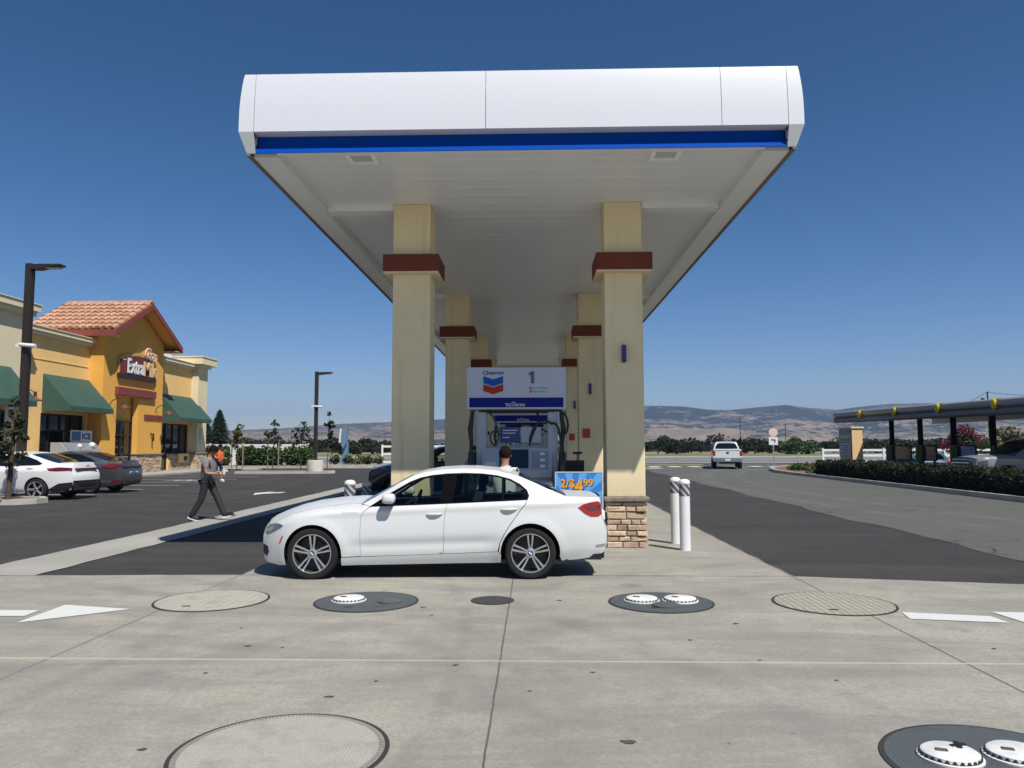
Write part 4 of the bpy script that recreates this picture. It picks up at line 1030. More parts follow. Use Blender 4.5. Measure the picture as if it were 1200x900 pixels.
def wheel(root, x, y, z, r, rr, wdt, sgn, style='double', detail=True):
    """alloy wheel; sgn = outward direction along y"""
    c = (x, y, z); s = sgn
    mb = MB(); prof = [(rr - .01, -wdt*.5), (rr + .02, -wdt*.5), (r - .025, -wdt*.5), (r - .006, -wdt*.40), (r, -wdt*.28), (r, wdt*.28), (r - .006, wdt*.40), (r - .025, wdt*.49), (rr + .03, wdt*.51), (rr + .004, wdt*.48), (rr - .01, wdt*.46)]
    mb.lathe([(a, s*b) for a, b in prof], c, 'y', 56); w_ = obj('wheel', mb, M['rubber'], root, smooth=35, world=True)
    mb = MB(); mb.lathe([(rr + .004, s*wdt*.47), (rr + .002, s*wdt*.50), (rr - .007, s*wdt*.50), (rr - .012, s*wdt*.45)], c, 'y', 48)
    rim = obj('rim', mb, M['rim'], w_, smooth=35)
    mb = MB(); mb.lathe([(rr - .012, s*wdt*.45), (rr - .02, s*wdt*.1), (rr - .02, -s*wdt*.45)], c, 'y', 40); obj('rim_barrel', mb, P('barrel_dark', (0.05, 0.05, 0.052), .5, metal=.5), rim, smooth=40)
    mb = MB(); mb.lathe([(rr - .032, s*wdt*.02), (.17, s*wdt*.02), (.165, s*wdt*.10), (.05, s*wdt*.12), (.001, s*wdt*.12)], c, 'y', 36); obj('brake_disc', mb, P('brake_dark', (0.03, 0.03, 0.032), .5, metal=.4), w_, smooth=35)
    mb = MB(); ns = 5
    f1, f0 = s*wdt*.47, s*wdt*.36
    def spoke(a, w0, w1, skew):
        d = Vector((math.cos(a), 0, math.sin(a))); n_ = Vector((-d.z, 0, d.x)); C_ = Vector(c)
        p = []
        for rad, wd, yy, sk in ((.055, w0, f1 - s*.022, skew*.35), (rr*.55, w0*.9, f1 - s*.010, skew*.75), (rr - .012, w1, f1, skew)):
            base = C_ + d * rad + n_ * sk
            for q, dy in ((-wd, -.02*s), (-wd*.75, 0), (wd*.75, 0), (wd, -.02*s)): p.append(base + n_ * q + Vector((0, yy + dy, 0)))
        mb.add(p, [[i*4+k, i*4+k+1, (i+1)*4+k+1, (i+1)*4+k] for i in range(2) for k in range(3)])
    for k in range(ns):
        a = 2*math.pi*k/ns + math.pi/2 + (.0 if style == 'double' else .3)
        if style == 'double': spoke(a, .013, .016, .032); spoke(a, .013, .016, -.032)
        else: spoke(a, .030, .036, 0)
    obj('spoke', mb, M['rim'], rim, smooth=30)
    mb = MB(); mb.lathe([(.062, f1 - s*.03), (.06, f1 - s*.012), (.045, f1 - s*.006), (.034, f1 - s*.004)], c, 'y', 28); obj('hub', mb, M['rim'], rim, smooth=40)
    mb = MB(); mb.lathe([(.034, f1 - s*.005), (.033, f1 - s*.003), (.001, f1 - s*.002)], c, 'y', 24); obj('hub_cap', mb, M['black'], rim)
    if style == 'double' and detail:
        for q0, col in ((0, 'lb'), (1, 'lw'), (2, 'lb'), (3, 'lw')):
            m2 = MB(); pts = [Vector(c) + Vector((0, f1 - s*.0005, 0))]
            for k in range(7):
                a = math.pi/2*q0 + math.pi/2*k/6; pts.append(Vector(c) + Vector((.023*math.cos(a), f1 - s*.0005, .023*math.sin(a))))
            m2.add(pts, [list(range(8))]); obj('badge', m2, P('badge_blue', (0.03, 0.16, 0.45), .3) if col == 'lb' else M['white'], rim, recalc=False)
        m2 = MB()
        for k in range(5):
            a = 2*math.pi*(k+.5)/5 + math.pi/2; m2.cyl(Vector(c) + Vector((.05*math.cos(a), f1 - s*.03, .05*math.sin(a))), Vector(c) + Vector((.05*math.cos(a), f1 - s*.012, .05*math.sin(a))), .008, n=8)
        obj('wheel_bolt', m2, M['groove'], rim)
    return w_

def handle(root, x, z, yfun, sgn, mat, parent=None, l=.21, slope=0.0):
    mb = MB(); pts = []
    for k in range(9):
        t = -1 + 2*k/8; pts.append((x + t*l/2, sgn*(yfun(x + t*l/2, z) + .008 + .022*(1 - t*t)), z + slope*t))
    mb.tube(pts, [.006, .013, .017, .018, .018, .018, .017, .013, .006], 10); return obj('handle', mb, mat, parent or root, smooth=60)
def overlay(root, name, poly, yfun, sgn, off, mat, st=.03, thick=.006, smooth=40):
    mb = MB(); region(mb, poly, [], yfun, sgn, st, off, thick); return obj(name, mb, mat, root, smooth=smooth, recalc=False)

def seat(root, x, y, z, name='seat'):
    mb = MB(); mb.box(x - .25, x + .25, y - .25, y + .25, z, z + .16, .05); s = obj(name, mb, M['interior'], root)
    mb = MB(); mb.prism([(x + .17, y - .24, z + .12), (x + .30, y - .24, z + .12), (x + .50, y - .22, z + .70), (x + .39, y - .22, z + .72)], (0, .47, 0)); obj('backrest', mb, M['interior'], s)
    mb = MB(); mb.box(x + .42, x + .53, y - .13, y + .13, z + .74, z + .92, .04); obj('headrest', mb, M['interior'], s)

def build_car(name, label, cat, S, group=None, loc=(0, 0, 0), rz=0.0):
    """S: dict with side outline pieces (x backwards, z up), panels, windows, arches"""
    root = thing(name, label, cat, (0, 0, 0), group); yf = S['y']; paint = S['paint']; st = S.get('st', .045)
    # cross-car skins
    for nm, mat, crown, nodes, *op in S['skins']:
        mb = MB(); strip(mb, nodes, yf, crown, st, op[0] if op else 18); obj(nm, mb, mat, root, smooth=35, recalc=False)
    for sgn in (-1, 1):
        for nm, poly, *op in S['panels']:
            mb = MB(); region(mb, poly, op[0] if op else [], yf, sgn, st, 0, .025, .0022)
            o = obj(nm, mb, paint, root, smooth=50, recalc=False)
            if nm == 'door' and len(op) > 1: handle(root, op[1][0], op[1][1], yf, sgn, paint if S.get('handle_paint', 1) else M['black'], o, slope=.004)
        if 'trim' in S:
            mb = MB(); region(mb, S['trim'][0], [inset(q, -.0005) if 0 else q for q in S['glass']], yf, sgn, st, -.006, .02); obj('window_trim', mb, M['gloss_black'], root, smooth=50, recalc=False)
        for q in S['glass']:
            mb = MB(); region(mb, q, [], yf, sgn, st * 1.3, -.012); obj('side_window', mb, S.get('glassmat', M['glass']), root, smooth=50, recalc=False)
        # dark liner behind the panel gaps
        mb = MB(); region(mb, S['liner'], [], yf, sgn, st * 2, -.045); obj('inner_panel', mb, M['interior'], root, recalc=False)
        for (cx, cz, r, zl) in S['arches']:
            mb = MB(); pts = arcpts(cx, cz, r, zl); n = len(pts)
            y0 = [sgn * (yf(x, z) - .004) for x, z in pts]
            vs = [(x, y, z) for (x, z), y in zip(pts, y0)] + [(x, y - sgn * .34, z) for (x, z), y in zip(pts, y0)]
            mb.add(vs, [[i, i+1, n+i+1, n+i] for i in range(n-1)]); mb.add([vs[n+i] for i in range(n)], [list(range(n))])
            obj('wheel_well', mb, M['black'], root, recalc=False)
        for (cx, cz) in S['wheels']:
            wheel(root, cx, sgn * (S['track'] - S['tw'] / 2), cz, S['r'], S['rr'], S['tw'], sgn, S.get('style', 'five'))
        for ov in S['overlays']:
            nm, poly, off, mat = ov[:4]
            overlay(root, nm, poly, yf, sgn, off, mat)
        if 'mirror' in S:
            mx, mz, my = S['mirror']; mb = MB(); ya_, yb_ = sorted((sgn * (my + .005), sgn * (my + .19))); mb.box(mx - .085, mx + .075, ya_, yb_, mz - .062, mz + .062, .042)
            mm = obj('wing_mirror', mb, paint, root, smooth=60)
            mb = MB(); mb.box(mx - .03, mx + .05, min(sgn*my - sgn*.03, sgn*(my+.08)), max(sgn*my - sgn*.03, sgn*(my+.08)), mz - .085, mz - .045, .008); obj('mirror_foot', mb, M['black'], mm)
            mb = MB(); mb.add([(mx + .068, sgn*(my + .095) + a, mz + b) for a, b in ((-.07, -.04), (.07, -.04), (.075, .03), (-.06, .045))], [[0, 1, 2, 3]]); obj('mirror_glass', mb, M['chrome'], mm, recalc=False)
    # floor and cabin
    xa, xb, zf = S['floor']
    mb = MB(); mb.box(xa, xb, -S['hw'] + .12, S['hw'] - .12, zf, zf + .05); obj('underbody', mb, M['black'], root)
    if 'cabin' in S:
        c0, c1, dz = S['cabin']
        mb = MB(); mb.box(c0, c0 + .35, -.70, .70, dz - .18, dz, .05); obj('dashboard', mb, M['interior'], root)
        mb = MB(); n = 24; sc = Vector((c0 + .48, S.get('drv', -1) * .36, dz + .02))
        mb.tube([sc + Vector((.06*math.sin(2*math.pi*k/n) * 1.0, .17*math.cos(2*math.pi*k/n), .16*math.sin(2*math.pi*k/n))) for k in range(n + 1)], .014, 8, False); obj('steering_wheel', mb, M['interior'], root, smooth=60)
        for sy in (-.37, .37): seat(root, c0 + .90, sy, zf + .20)
        mb = MB(); mb.box(c1 - .55, c1 - .05, -.62, .62, zf + .2, zf + .42, .05); mb.prism([(c1 - .16, -.62, zf + .4), (c1 - .02, -.62, zf + .4), (c1 + .14, -.58, dz + .12), (c1 + .04, -.58, dz + .13)], (0, 1.22, 0)); obj('rear_bench', mb, M['interior'], root)
    for fn in S.get('extra', ()): fn(root, yf)
    root.location = loc; root.rotation_euler = (0, 0, rz)
    return root

# ---------------------------------------------------------------- the white saloon in front of the pump
def saloon_y():
    sec = hermite([(-.78, .775), (-.70, .815), (-.62, .852), (-.50, .882), (-.36, .900), (-.20, .8985), (-.11, .8915), (-.05, .8865), (-.012, .8925), (.008, .8885), (.035, .872), (.07, .846), (.12, .814), (.22, .768), (.32, .715), (.40, .662), (.50, .585), (.6, .50)])
    top = hermite([(-.74, .62), (-.617, .68), (-.48, .755), (-.3, .825), (-.1, .88), (.16, .93), (.46, .955), (.70, .965)])
    def y(x, z):
        zc = clamp(.86 + .042 * (x - .6), .80, .985); d = z - zc; v = sec(d)
        # soft hollow along the lower doors
        v -= .019 * math.exp(-((z - .43 - .03 * (x - .6)) / .06)**2) * clamp((x - .4) / .3) * clamp((2.5 - x) / .3)
        # wheel-arch shoulders
        for ax_, az_ in ((0, .32), (2.81, .33)):
            q = math.hypot(x - ax_, z - az_); v += .014 * math.exp(-((q - .40) / .075)**2)
        t = clamp((.12 - x) / .86); v *= 1 - .36 * t**2.7
        t = clamp((x - 2.88) / .95); v *= 1 - .25 * t**2.3
        if x < .62:
            ze = top(x); r = clamp((z - (ze - .11)) / .11); v -= .10 * r * r * clamp((.75 - x) / .2)
        g = clamp((d - .02) / .1); v -= .105 * g * clamp((1.15 - x) / .55); v -= .15 * g * clamp((x - 2.62) / .75)
        return v
    return y
def saloon_white():
    yf = saloon_y()
    nose = [(-.70, .19), (-.765, .24), (-.785, .40), (-.785, .52), (-.765, .60), (-.72, .655)]
    hood = [(-.72, .655), (-.66, .69), (-.5, .755), (-.3, .825), (-.1, .88), (.16, .925), (.46, .955), (.62, .955)]
    ws = [(.62, .955), (.80, 1.055), (.95, 1.14), (1.10, 1.232), (1.26, 1.318)]
    roof = [(1.26, 1.318), (1.40, 1.362), (1.60, 1.395), (1.85, 1.412), (2.10, 1.410), (2.35, 1.388), (2.58, 1.338), (2.66, 1.313)]
    rw = [(2.66, 1.313), (2.85, 1.233), (3.05, 1.142), (3.28, 1.052)]
    tr = [(3.28, 1.052), (3.45, 1.047), (3.62, 1.04), (3.72, 1.03)]
    rear = [(3.72, 1.03), (3.735, .95), (3.75, .78), (3.79, .66), (3.815, .60), (3.815, .43), (3.79, .33), (3.70, .265)]
    cn = lambda pts: [(x if x > -.35 else -.35 + (x + .35) * .86, z) for x, z in pts]
    nose = cn(nose); hood = cn(hood)
    fa = (0, .32, .378, .175); ra = (2.81, .33, .383, .22)
    wtop = [(.74, .935), (1.0, 1.105), (1.22, 1.232), (1.36, 1.289), (1.52, 1.322), (1.72, 1.342), (1.95, 1.349), (2.18, 1.342), (2.38, 1.318), (2.55, 1.273), (2.68, 1.208), (2.77, 1.13), (2.797, 1.06), (2.775, 1.008)]
    belt = [(2.775, 1.008), (2.45, .993), (2.1, .978), (1.735, .962), (1.4, .948), (1.0, .933), (.74, .923)]
    fender = nose[:] + hood[1:] + [(.775, .945), (.66, .865), (.625, .79), (.617, .60), (.622, .29), (.395, .28)] + arcpts(*fa, rev=True)
    fender = nose + hood[1:] + [(.73, .925), (.66, .865), (.625, .79), (.617, .60), (.622, .295), (.386, .283)] + [p for p in arcpts(*fa, rev=True) if not (p[0] > 0 and p[1] < .283)] + [(-.46, .165)]
    sill = [(.373, .172), (.373, .277), (.62, .288), (1.69, .322), (2.40, .350), (2.432, .30), (2.432, .205)]
    fdoor = [(.76, .923), (1.0, .933), (1.4, .948), (1.735, .962), (1.712, .86), (1.70, .75), (1.692, .322), (.622, .291), (.617, .60), (.625, .79), (.66, .865), (.73, .918)]
    rdoor = [(1.735, .962), (2.1, .978), (2.45, .993), (2.775, 1.008), (2.74, .95), (2.66, .85), (2.55, .70), (2.47, .575), (2.415, .46), (2.39, .352), (1.692, .324), (1.70, .75), (1.712, .86)]
    rarc = [p for p in arcpts(*ra)]
    body = ws + roof[1:] + rw[1:] + tr[1:] + rear[1:] + [(3.45, .235), (3.215, .225)] + rarc[::-1][1:-1] + [(2.432, .30), (2.405, .352), (2.42, .46), (2.475, .575), (2.555, .70), (2.665, .85), (2.745, .95), (2.775, 1.008)] + wtop[::-1][1:] + [(.74, .925)]
    # glass panes and black trim
    band = .022
    outer = wtop + belt[1:]
    g1 = [(.84, .955), (1.04, 1.092), (1.24, 1.209), (1.37, 1.263), (1.52, 1.295), (1.690, 1.314), (1.640, .975), (1.3, .960)]
    g2 = [(1.85, 1.323), (1.95, 1.326), (2.17, 1.319), (2.36, 1.297), (2.44, 1.281), (2.44, 1.010), (2.1, .996), (1.80, .982)]
    g3 = [(2.47, 1.273), (2.54, 1.252), (2.655, 1.193), (2.74, 1.12), (2.768, 1.062), (2.755, 1.026), (2.47, 1.012)]
    liner = [(-.70, .25), (-.70, .60), (-.5, .70), (-.1, .82), (.6, .90), (1.7, .95), (2.7, 1.0), (3.6, .97), (3.7, .60), (3.6, .3), (3.24, .3), (3.24, .5), (3.1, .68), (2.81, .74), (2.5, .66), (2.38, .4), (2.38, .22), (.42, .2), (.40, .45), (.2, .65), (0, .72), (-.25, .64), (-.40, .45), (-.42, .25)]
    head = [(-.772, .635), (-.70, .672), (-.58, .700), (-.47, .702), (-.405, .682), (-.45, .650), (-.53, .615), (-.62, .580), (-.70, .560), (-.765, .575)]
    headin = [(-.74, .62), (-.62, .655), (-.55, .655), (-.62, .605), (-.72, .585)]
    tail = [(3.43, .905), (3.50, .948), (3.60, .972), (3.70, .985), (3.74, .95), (3.75, .82), (3.70, .785), (3.60, .788), (3.52, .828)]
    tailin = [(3.50, .905), (3.62, .93), (3.72, .925), (3.735, .86), (3.60, .862)]
    marker = [(-.475, .45), (-.445, .455), (-.395, .545), (-.425, .545)]
    intake = [(-.775, .30), (-.70, .27), (-.66, .33), (-.68, .40), (-.775, .43)]
    skirt = [(3.66, .42), (3.80, .435), (3.80, .40), (3.68, .385)]
    liner, head, headin, intake, marker = map(cn, (liner, head, headin, intake, marker))
    def extra(root, yf):
        mb = MB(); mb.prism([(2.38, -.012, 1.40), (2.58, -.006, 1.36), (2.55, -.006, 1.425), (2.51, -.006, 1.435)], (0, .018, 0)); obj('roof_fin', mb, M['paint_white'], root)
        for sy in (-.45, .45):
            mb = MB(); mb.cyl((3.62, sy, .26), (3.80, sy, .25), .04, n=16); obj('exhaust', mb, M['groove'], root, smooth=40)
        mb = MB(); mb.box(3.17, 3.74, -.70, .70, .225, .30); obj('rear_undertray', mb, M['black'], root)
        mb = MB(); mb.box(3.79, 3.84, -.27, .27, .70, .82, .005); obj('number_plate', mb, M['plate'], root)
        for sy in (-1, 1):
            mb = MB(); mb.box(-.79, -.745, min(sy*.03, sy*.30), max(sy*.03, sy*.30), .49, .63, .02); obj('grille', mb, M['black'], root)
        mb = MB(); mb.box(.62, 1.15, -.62, .62, .88, .93); obj('cowl', mb, M['black'], root)
        mb = MB(); mb.box(2.75, 3.30, -.60, .60, .98, 1.0); obj('parcel_shelf', mb, M['interior'], root)
        mb = MB(); mb.tube([(1.10, .0, 1.22), (1.16, 0, 1.20)], .012, 6); mb.box(1.14, 1.17, -.11, .11, 1.16, 1.23, .012); obj('rear_view_mirror', mb, M['interior'], root)
    return dict(y=yf, paint=M['paint_white'], st=.035, hw=.90, track=.885, tw=.225, r=.332, rr=.246, style='double',
        skins=[('front_bumper', M['paint_white'], (.06, .10), nose, 24), ('hood', M['paint_white'], (.10, .05), hood, 24), ('windshield', M['glass'], (.05, .026), ws, 24),
               ('roof', M['paint_white'], (.026, .022), roof, 24), ('rear_window', M['glass_dark'], (.022, .02), rw, 24), ('trunk_lid', M['paint_white'], (.02, .015), tr, 24), ('rear_bumper', M['paint_white'], (.05, .05), rear, 24)],
        panels=[('front_fender', fender), ('door', fdoor, [], (1.575, .832)), ('door', rdoor, [], (2.535, .892)), ('side_sill', sill), ('body_side', body)],
        trim=(outer,), glass=[g1, g2, g3], liner=liner, arches=[fa, ra], wheels=[(0, .328), (2.81, .332)], mirror=(1.0, 1.035, .86),
        overlays=[('headlight', head, .006, M['lamp_lens']), ('headlight_reflector', headin, .0085, P('reflector_grey', (0.22, 0.225, 0.23), .35)), ('taillight', tail, .007, M['red_lens']), ('taillight_bar', tailin, .011, M['dark_red_lens']), ('side_marker', marker, .004, M['orange_lens']), ('air_intake', intake, .004, M['black']), ('rear_reflector', skirt, .004, M['steel'])],
        floor=(-.4, 3.3, .19), cabin=(.80, 2.72, .93), drv=-1, extra=(extra,))
build_car('sedan', 'white four-door sedan parked side-on in front of the fuel pump', 'car', saloon_white(), loc=(-2.885, 10.875, .010), rz=R(1.3))
# ================================================================== CONVENIENCE STORE
ZS = 0.235
st = thing('convenience_store', 'mustard and ochre shop with a clay tile gable, green awnings and an arched maroon sign', 'shop', (-24, 45, ZS))
XW, XT = -24.4, -23.6
def bx(name, mat, x0, x1, y0, y1, z0, z1, par=None, bev=0):
    mb = MB(); mb.box(x0, x1, y0, y1, z0, z1, bev); return obj(name, mb, mat, par or st)
# far-left cream bay
bx('wall', M['cream'], -36, XT, 24, 34.9, ZS, 8.0)
def cornice(x0, x1, y0, y1, z0, z1, mat=None):
    mb = MB(); h = z1 - z0
    mb.box(x0, x1, y0, y1, z0 + h*.38, z1 - .05, .01); mb.box(x0, x1 - .12, y0 + .12, y1 - .12, z0, z0 + h*.375, .01); mb.box(x0, x1 + .05, y0 - .05, y1 + .05, z1 - .048, z1, .008)
    obj('cornice', mb, mat or M['cream'], st)
cornice(-36, XT + .40, 23.6, 35.35, 7.85, 8.42)
# left wing with a shopfront recess
mb = MB()
for y0, y1, z0, z1 in ((34.9, 37.5, ZS, 7.35), (41.3, 42.0, ZS, 7.35), (37.5, 41.3, 3.45, 7.35)): mb.box(-36, XW, y0, y1, z0, z1)
obj('wall', mb, M['mustard'], st)
cornice(-36, XW + .35, 35.3, 41.5, 7.25, 7.66)
mb = MB(); mb.box(XW, XW + .03, 35.0, 41.4, 6.08, 6.12); obj('reveal_line', mb, M['mustard'], st)
def shopfront(y0, y1, z0, z1, xg, cols, name='window', transom=None):
    w_ = bx(name, M['shopglass'], xg - .02, xg, y0, y1, z0, z1)
    mb = MB()
    for k in range(cols + 1):
        yy = y0 + (y1 - y0) * k / cols; mb.box(xg, xg + .07, yy - .035, yy + .035, z0, z1)
    for zz in ([z0 + .05, z1 - .05] + ([transom] if transom else [])): mb.box(xg, xg + .065, y0, y1, zz - .04, zz + .04)
    obj('frame', mb, M['darkmetal'], w_); return w_
shopfront(37.5, 41.3, ZS, 3.45, XW - .22, 4, transom=2.6)
mb = MB(); mb.box(-27.5, -24.9, 37.5, 41.3, .3, .32); obj('shop_floor', mb, M['walk'], st)
# tower
mb = MB()
TY0, TY1 = 41.5, 48.3
for y0, y1, z0, z1 in ((TY0, 42.95, ZS, 4.68), (46.0, TY1, ZS, 4.68)): mb.box(-27.75, XT, y0, y1, z0, z1)
mb.box(-27.75, XT, TY0, TY1, 4.68, 8.2); mb.box(-27.75, XT - .42, 42.95, 46.0, ZS, 4.68)
RY, RZ, EZ = 44.95, 10.30, 8.15
mb.prism([(XT, TY0, 8.2), (XT, TY1, 8.2), (XT, RY, 8.2 + (RZ - EZ) * (RY - TY0) / 3.95)], (-4.15, 0, 0))
obj('tower_wall', mb, M['orange_stucco'], st)
# tile roof with barrel tiles
RX0, RX1 = -27.9, -22.75
def roof_side(sgn):
    mb = MB(); base = MB(); ye = RY + sgn * 4.0; sl = math.hypot(4.0, RZ - EZ); ux = Vector((1, 0, 0)); dn = Vector((0, sgn * 4.0, EZ - RZ)).normalized(); nn = ux.cross(dn) if sgn < 0 else dn.cross(ux)
    if nn.z < 0: nn = -nn
    ncol = 14; wv = (RX1 - RX0) / ncol; nrow = 7; lc = sl / nrow; seg = 5
    for c in range(ncol):
        xc = RX0 + (c + .5) * wv
        for r in range(nrow):
            j = random.uniform(-.012, .012)
            o = Vector((xc + j, RY, RZ)); a = o + dn * (r * lc - .02); b = o + dn * ((r + 1) * lc + .05); vs = []
            for p, rr_, lift in ((a, wv*.40, .0), (b, wv*.47, .07)):
                for k in range(seg + 1):
                    t = math.pi * k / seg; vs.append(p + ux * (rr_ * math.cos(t)) + nn * (rr_ * .85 * math.sin(t) + lift))
            m = seg + 1
            mb.add(vs, [[k, k+1, m+k+1, m+k] for k in range(seg)] + [[m + k for k in range(m)]])
    q = Vector((0, RY, RZ)); base.prism([Vector((RX0, RY, RZ - .02)), Vector((RX1, RY, RZ - .02)), Vector((RX1, RY, RZ - .02)) + dn * sl, Vector((RX0, RY, RZ - .02)) + dn * sl], nn * -.10)
    rf = obj('roof', base, M['orange_stucco'], st); obj('tile_field', mb, M['tile'], rf, recalc=False)
roof_side(-1); roof_side(1)
mb = MB()
for k in range(17):
    x0 = RX0 + (RX1 - RX0) * k / 17; vs = []
    for x, rr_ in ((x0 - .02, .15), (x0 + (RX1 - RX0) / 17 + .03, .17)):
        for i in range(7): t = math.pi * i / 6; vs.append((x, RY + rr_ * 1.1 * math.cos(t), RZ + .02 + rr_ * math.sin(t)))
    mb.add(vs, [[i, i+1, 7+i+1, 7+i] for i in range(6)] + [[7 + i for i in range(7)]])
obj('ridge_tile', mb, M['tile'], st, recalc=False)
for sgn in (-1, 1):
    d = Vector((0, sgn * 4.02, EZ - RZ)); mb = MB(); mb.prism([Vector((RX1 + .01, RY, RZ + .0)), Vector((RX1 + .01, RY, RZ + 0)) + d, Vector((RX1 + .01, RY, RZ - .36)) + d, Vector((RX1 + .01, RY, RZ - .36))], (.06, 0, 0)); obj('rake_board', mb, M['redwood'], st)
    mb = MB(); mb.box(RX0, RX1 + .005, RY + sgn*4.02 - .03, RY + sgn*4.02 + .03, EZ - .36, EZ - .03); obj('eave_board', mb, M['redwood'], st)
    ye, yw = RY + sgn*3.98, (TY0 if sgn < 0 else TY1)
    mb = MB(); mb.box(RX0, RX1, min(ye, yw), max(ye, yw), EZ - .34, EZ - .30); obj('eave_soffit', mb, M['orange_stucco'], st)
# entrance
bx('lintel', M['redwood'], XT, XT + .22, 42.72, 47.08, 4.70, 5.16, bev=.01)
bx('belt_band', M['redwood'], XT, XT + .10, 46.0, TY1 + .05, 3.44, 3.72, bev=.01)
dr = shopfront(43.0, 45.25, ZS, 3.3, XT - .36, 2, 'door', transom=2.45)
bx('push_bar', M['steel'], XT - .29, XT - .27, 43.2, 44.9, 1.15, 1.22, dr)
mb = MB(); ledgestone(mb, XT - .3, XT + .06, 45.25, TY1 + .05, ZS, 1.28, 5, (.08, .17), (.16, .42)); obj('stone_wainscot', mb, M['stone'], st)
bx('wainscot_cap', M['stonecap'], XT - .3, XT + .14, 45.18, TY1 + .12, 1.28, 1.36, bev=.02)
bx('pier', M['orange_stucco'], XT - .3, XT + .03, 45.3, TY1, 1.36, 4.67)
# right wing
mb = MB()
for y0, y1, z0, z1 in ((TY1, 49.75, ZS, 7.3), (54.0, 55.3, ZS, 7.3), (49.75, 54.0, 3.34, 7.3), (51.05, 54.0, ZS, 1.30)): mb.box(-36, XW, y0, y1, z0, z1)
obj('wall', mb, M['mustard'], st)
cornice(-36, XW + .35, 48.4, 54.6, 7.25, 7.66)
shopfront(49.75, 54.0, 1.30, 3.34, XW - .2, 4)
w2 = shopfront(49.75, 51.05, ZS, 1.30, XW - .2, 2, 'side_door')
mb = MB(); ledgestone(mb, XW - .2, XW + .08, 51.1, 54.1, ZS, 1.28, 9, (.08, .17), (.16, .42)); obj('stone_wainscot', mb, M['stone'], st)
bx('service_panel', M['mustard'], XW + .09, XW + .16, 52.2, 53.7, .72, 1.30); bx('service_vent', M['groove'], XW + .16, XW + .18, 53.0, 53.5, .82, 1.12)
# corner pier
bx('corner_pier', M['cream'], -26, -23.9, 54.2, 55.7, ZS, 7.42)
mb = MB(); mb.box(-26.2, -23.72, 54.0, 55.9, 7.42, 7.62, .01); mb.box(-26.5, -23.42, 53.7, 56.2, 7.62, 8.10, .01); mb.box(-26.55, -23.37, 53.65, 56.25, 8.10, 8.18, .01); obj('pier_cap', mb, M['cream'], st)
mb = MB(); ledgestone(mb, -26, -23.84, 54.15, 55.76, ZS, 1.28, 19, (.08, .17), (.16, .42)); obj('stone_wainscot', mb, M['stone'], st)
bx('wainscot_cap', M['stonecap'], -26, -23.78, 54.08, 55.84, 1.28, 1.36, bev=.02)
bx('rooftop_unit', M['white'], -27.5, -25.6, 51.8, 53.6, 7.2, 8.25)
bx('electric_box', M['steel'], -23.9, -23.82, 54.6, 54.95, 2.2, 3.0)
# awnings
def awning(y0, y1, xw, xf, zt, zf, zb, name='awning'):
    mb = MB(); t = .02
    mb.add([(xw, y0, zt), (xw, y1, zt), (xf, y1, zf), (xf, y0, zf), (xf, y0, zb), (xf, y1, zb), (xw, y0, zb), (xw, y1, zb)],
           [[0, 1, 2, 3], [3, 2, 5, 4], [0, 3, 4, 6], [1, 7, 5, 2]])
    a = obj(name, mb, M['awning'], st, recalc=False)
    mb = MB(); mb.tube([(xf - .03, y0 + .03, zb + .02), (xf - .03, y1 - .03, zb + .02)], .02, 6); mb.tube([(xw, y0 + .03, zb + .02), (xf - .03, y0 + .03, zb + .02)], .02, 6); mb.tube([(xw, y1 - .03, zb + .02), (xf - .03, y1 - .03, zb + .02)], .02, 6); obj('awning_frame', mb, M['steel'], a)
awning(37.55, 41.55, XW, -22.98, 5.40, 3.80, 3.55); awning(49.6, 54.5, XW, -23.0, 5.25, 3.68, 3.45); awning(27.5, 34.0, XT, -22.3, 5.35, 3.80, 3.55)
shopfront(28.0, 33.6, ZS, 3.4, XT + .03, 5, transom=2.6)
# gooseneck lamps
def gooseneck(y, x, z):
    mb = MB(); pts = []
    for k in range(13):
        a = math.pi * (1 - k / 12.0); pts.append((x + .05 + .42 + .42 * math.cos(a), y, z + .38 * math.sin(a) + (0 if k < 12 else -.02)))
    mb.tube([(x, y, z)] + pts, .022, 8); l = obj('wall_lamp_arm', mb, M['darkmetal'], st, smooth=60)
    mb = MB(); mb.lathe([(.03, .16), (.06, .12), (.11, .06), (.30, -.02), (.30, -.05)], (x + .89, y, z - .10), 'z', 20); obj('lamp_shade', mb, M['redwood'], l, smooth=40)
    mb = MB(); mb.ball((x + .89, y, z - .13), .07); obj('bulb', mb, M['white'], l, smooth=60)
gooseneck(42.2, XT, 4.05); gooseneck(47.4, XT, 3.95); gooseneck(34.5, XT, 4.0)
mb = MB(); mb.tube([(XT, 46.9, 2.55), (XT + .2, 46.9, 2.55), (XT + .2, 46.9, 2.1)], .06, 8); obj('wall_bracket', mb, M['darkmetal'], st)
mb = MB(); mb.ball((XW + .15, 35.9, 3.75), .17); mb.box(XW, XW + .2, 35.6, 36.2, 3.85, 4.0); obj('dome_camera', mb, M['white'], st, smooth=50)
mb = MB(); mb.tube([(XW + .08, 36.9, 4.05), (XW + .08, 36.9, 4.45)], .07, 8); obj('wall_bracket', mb, M['darkmetal'], st)
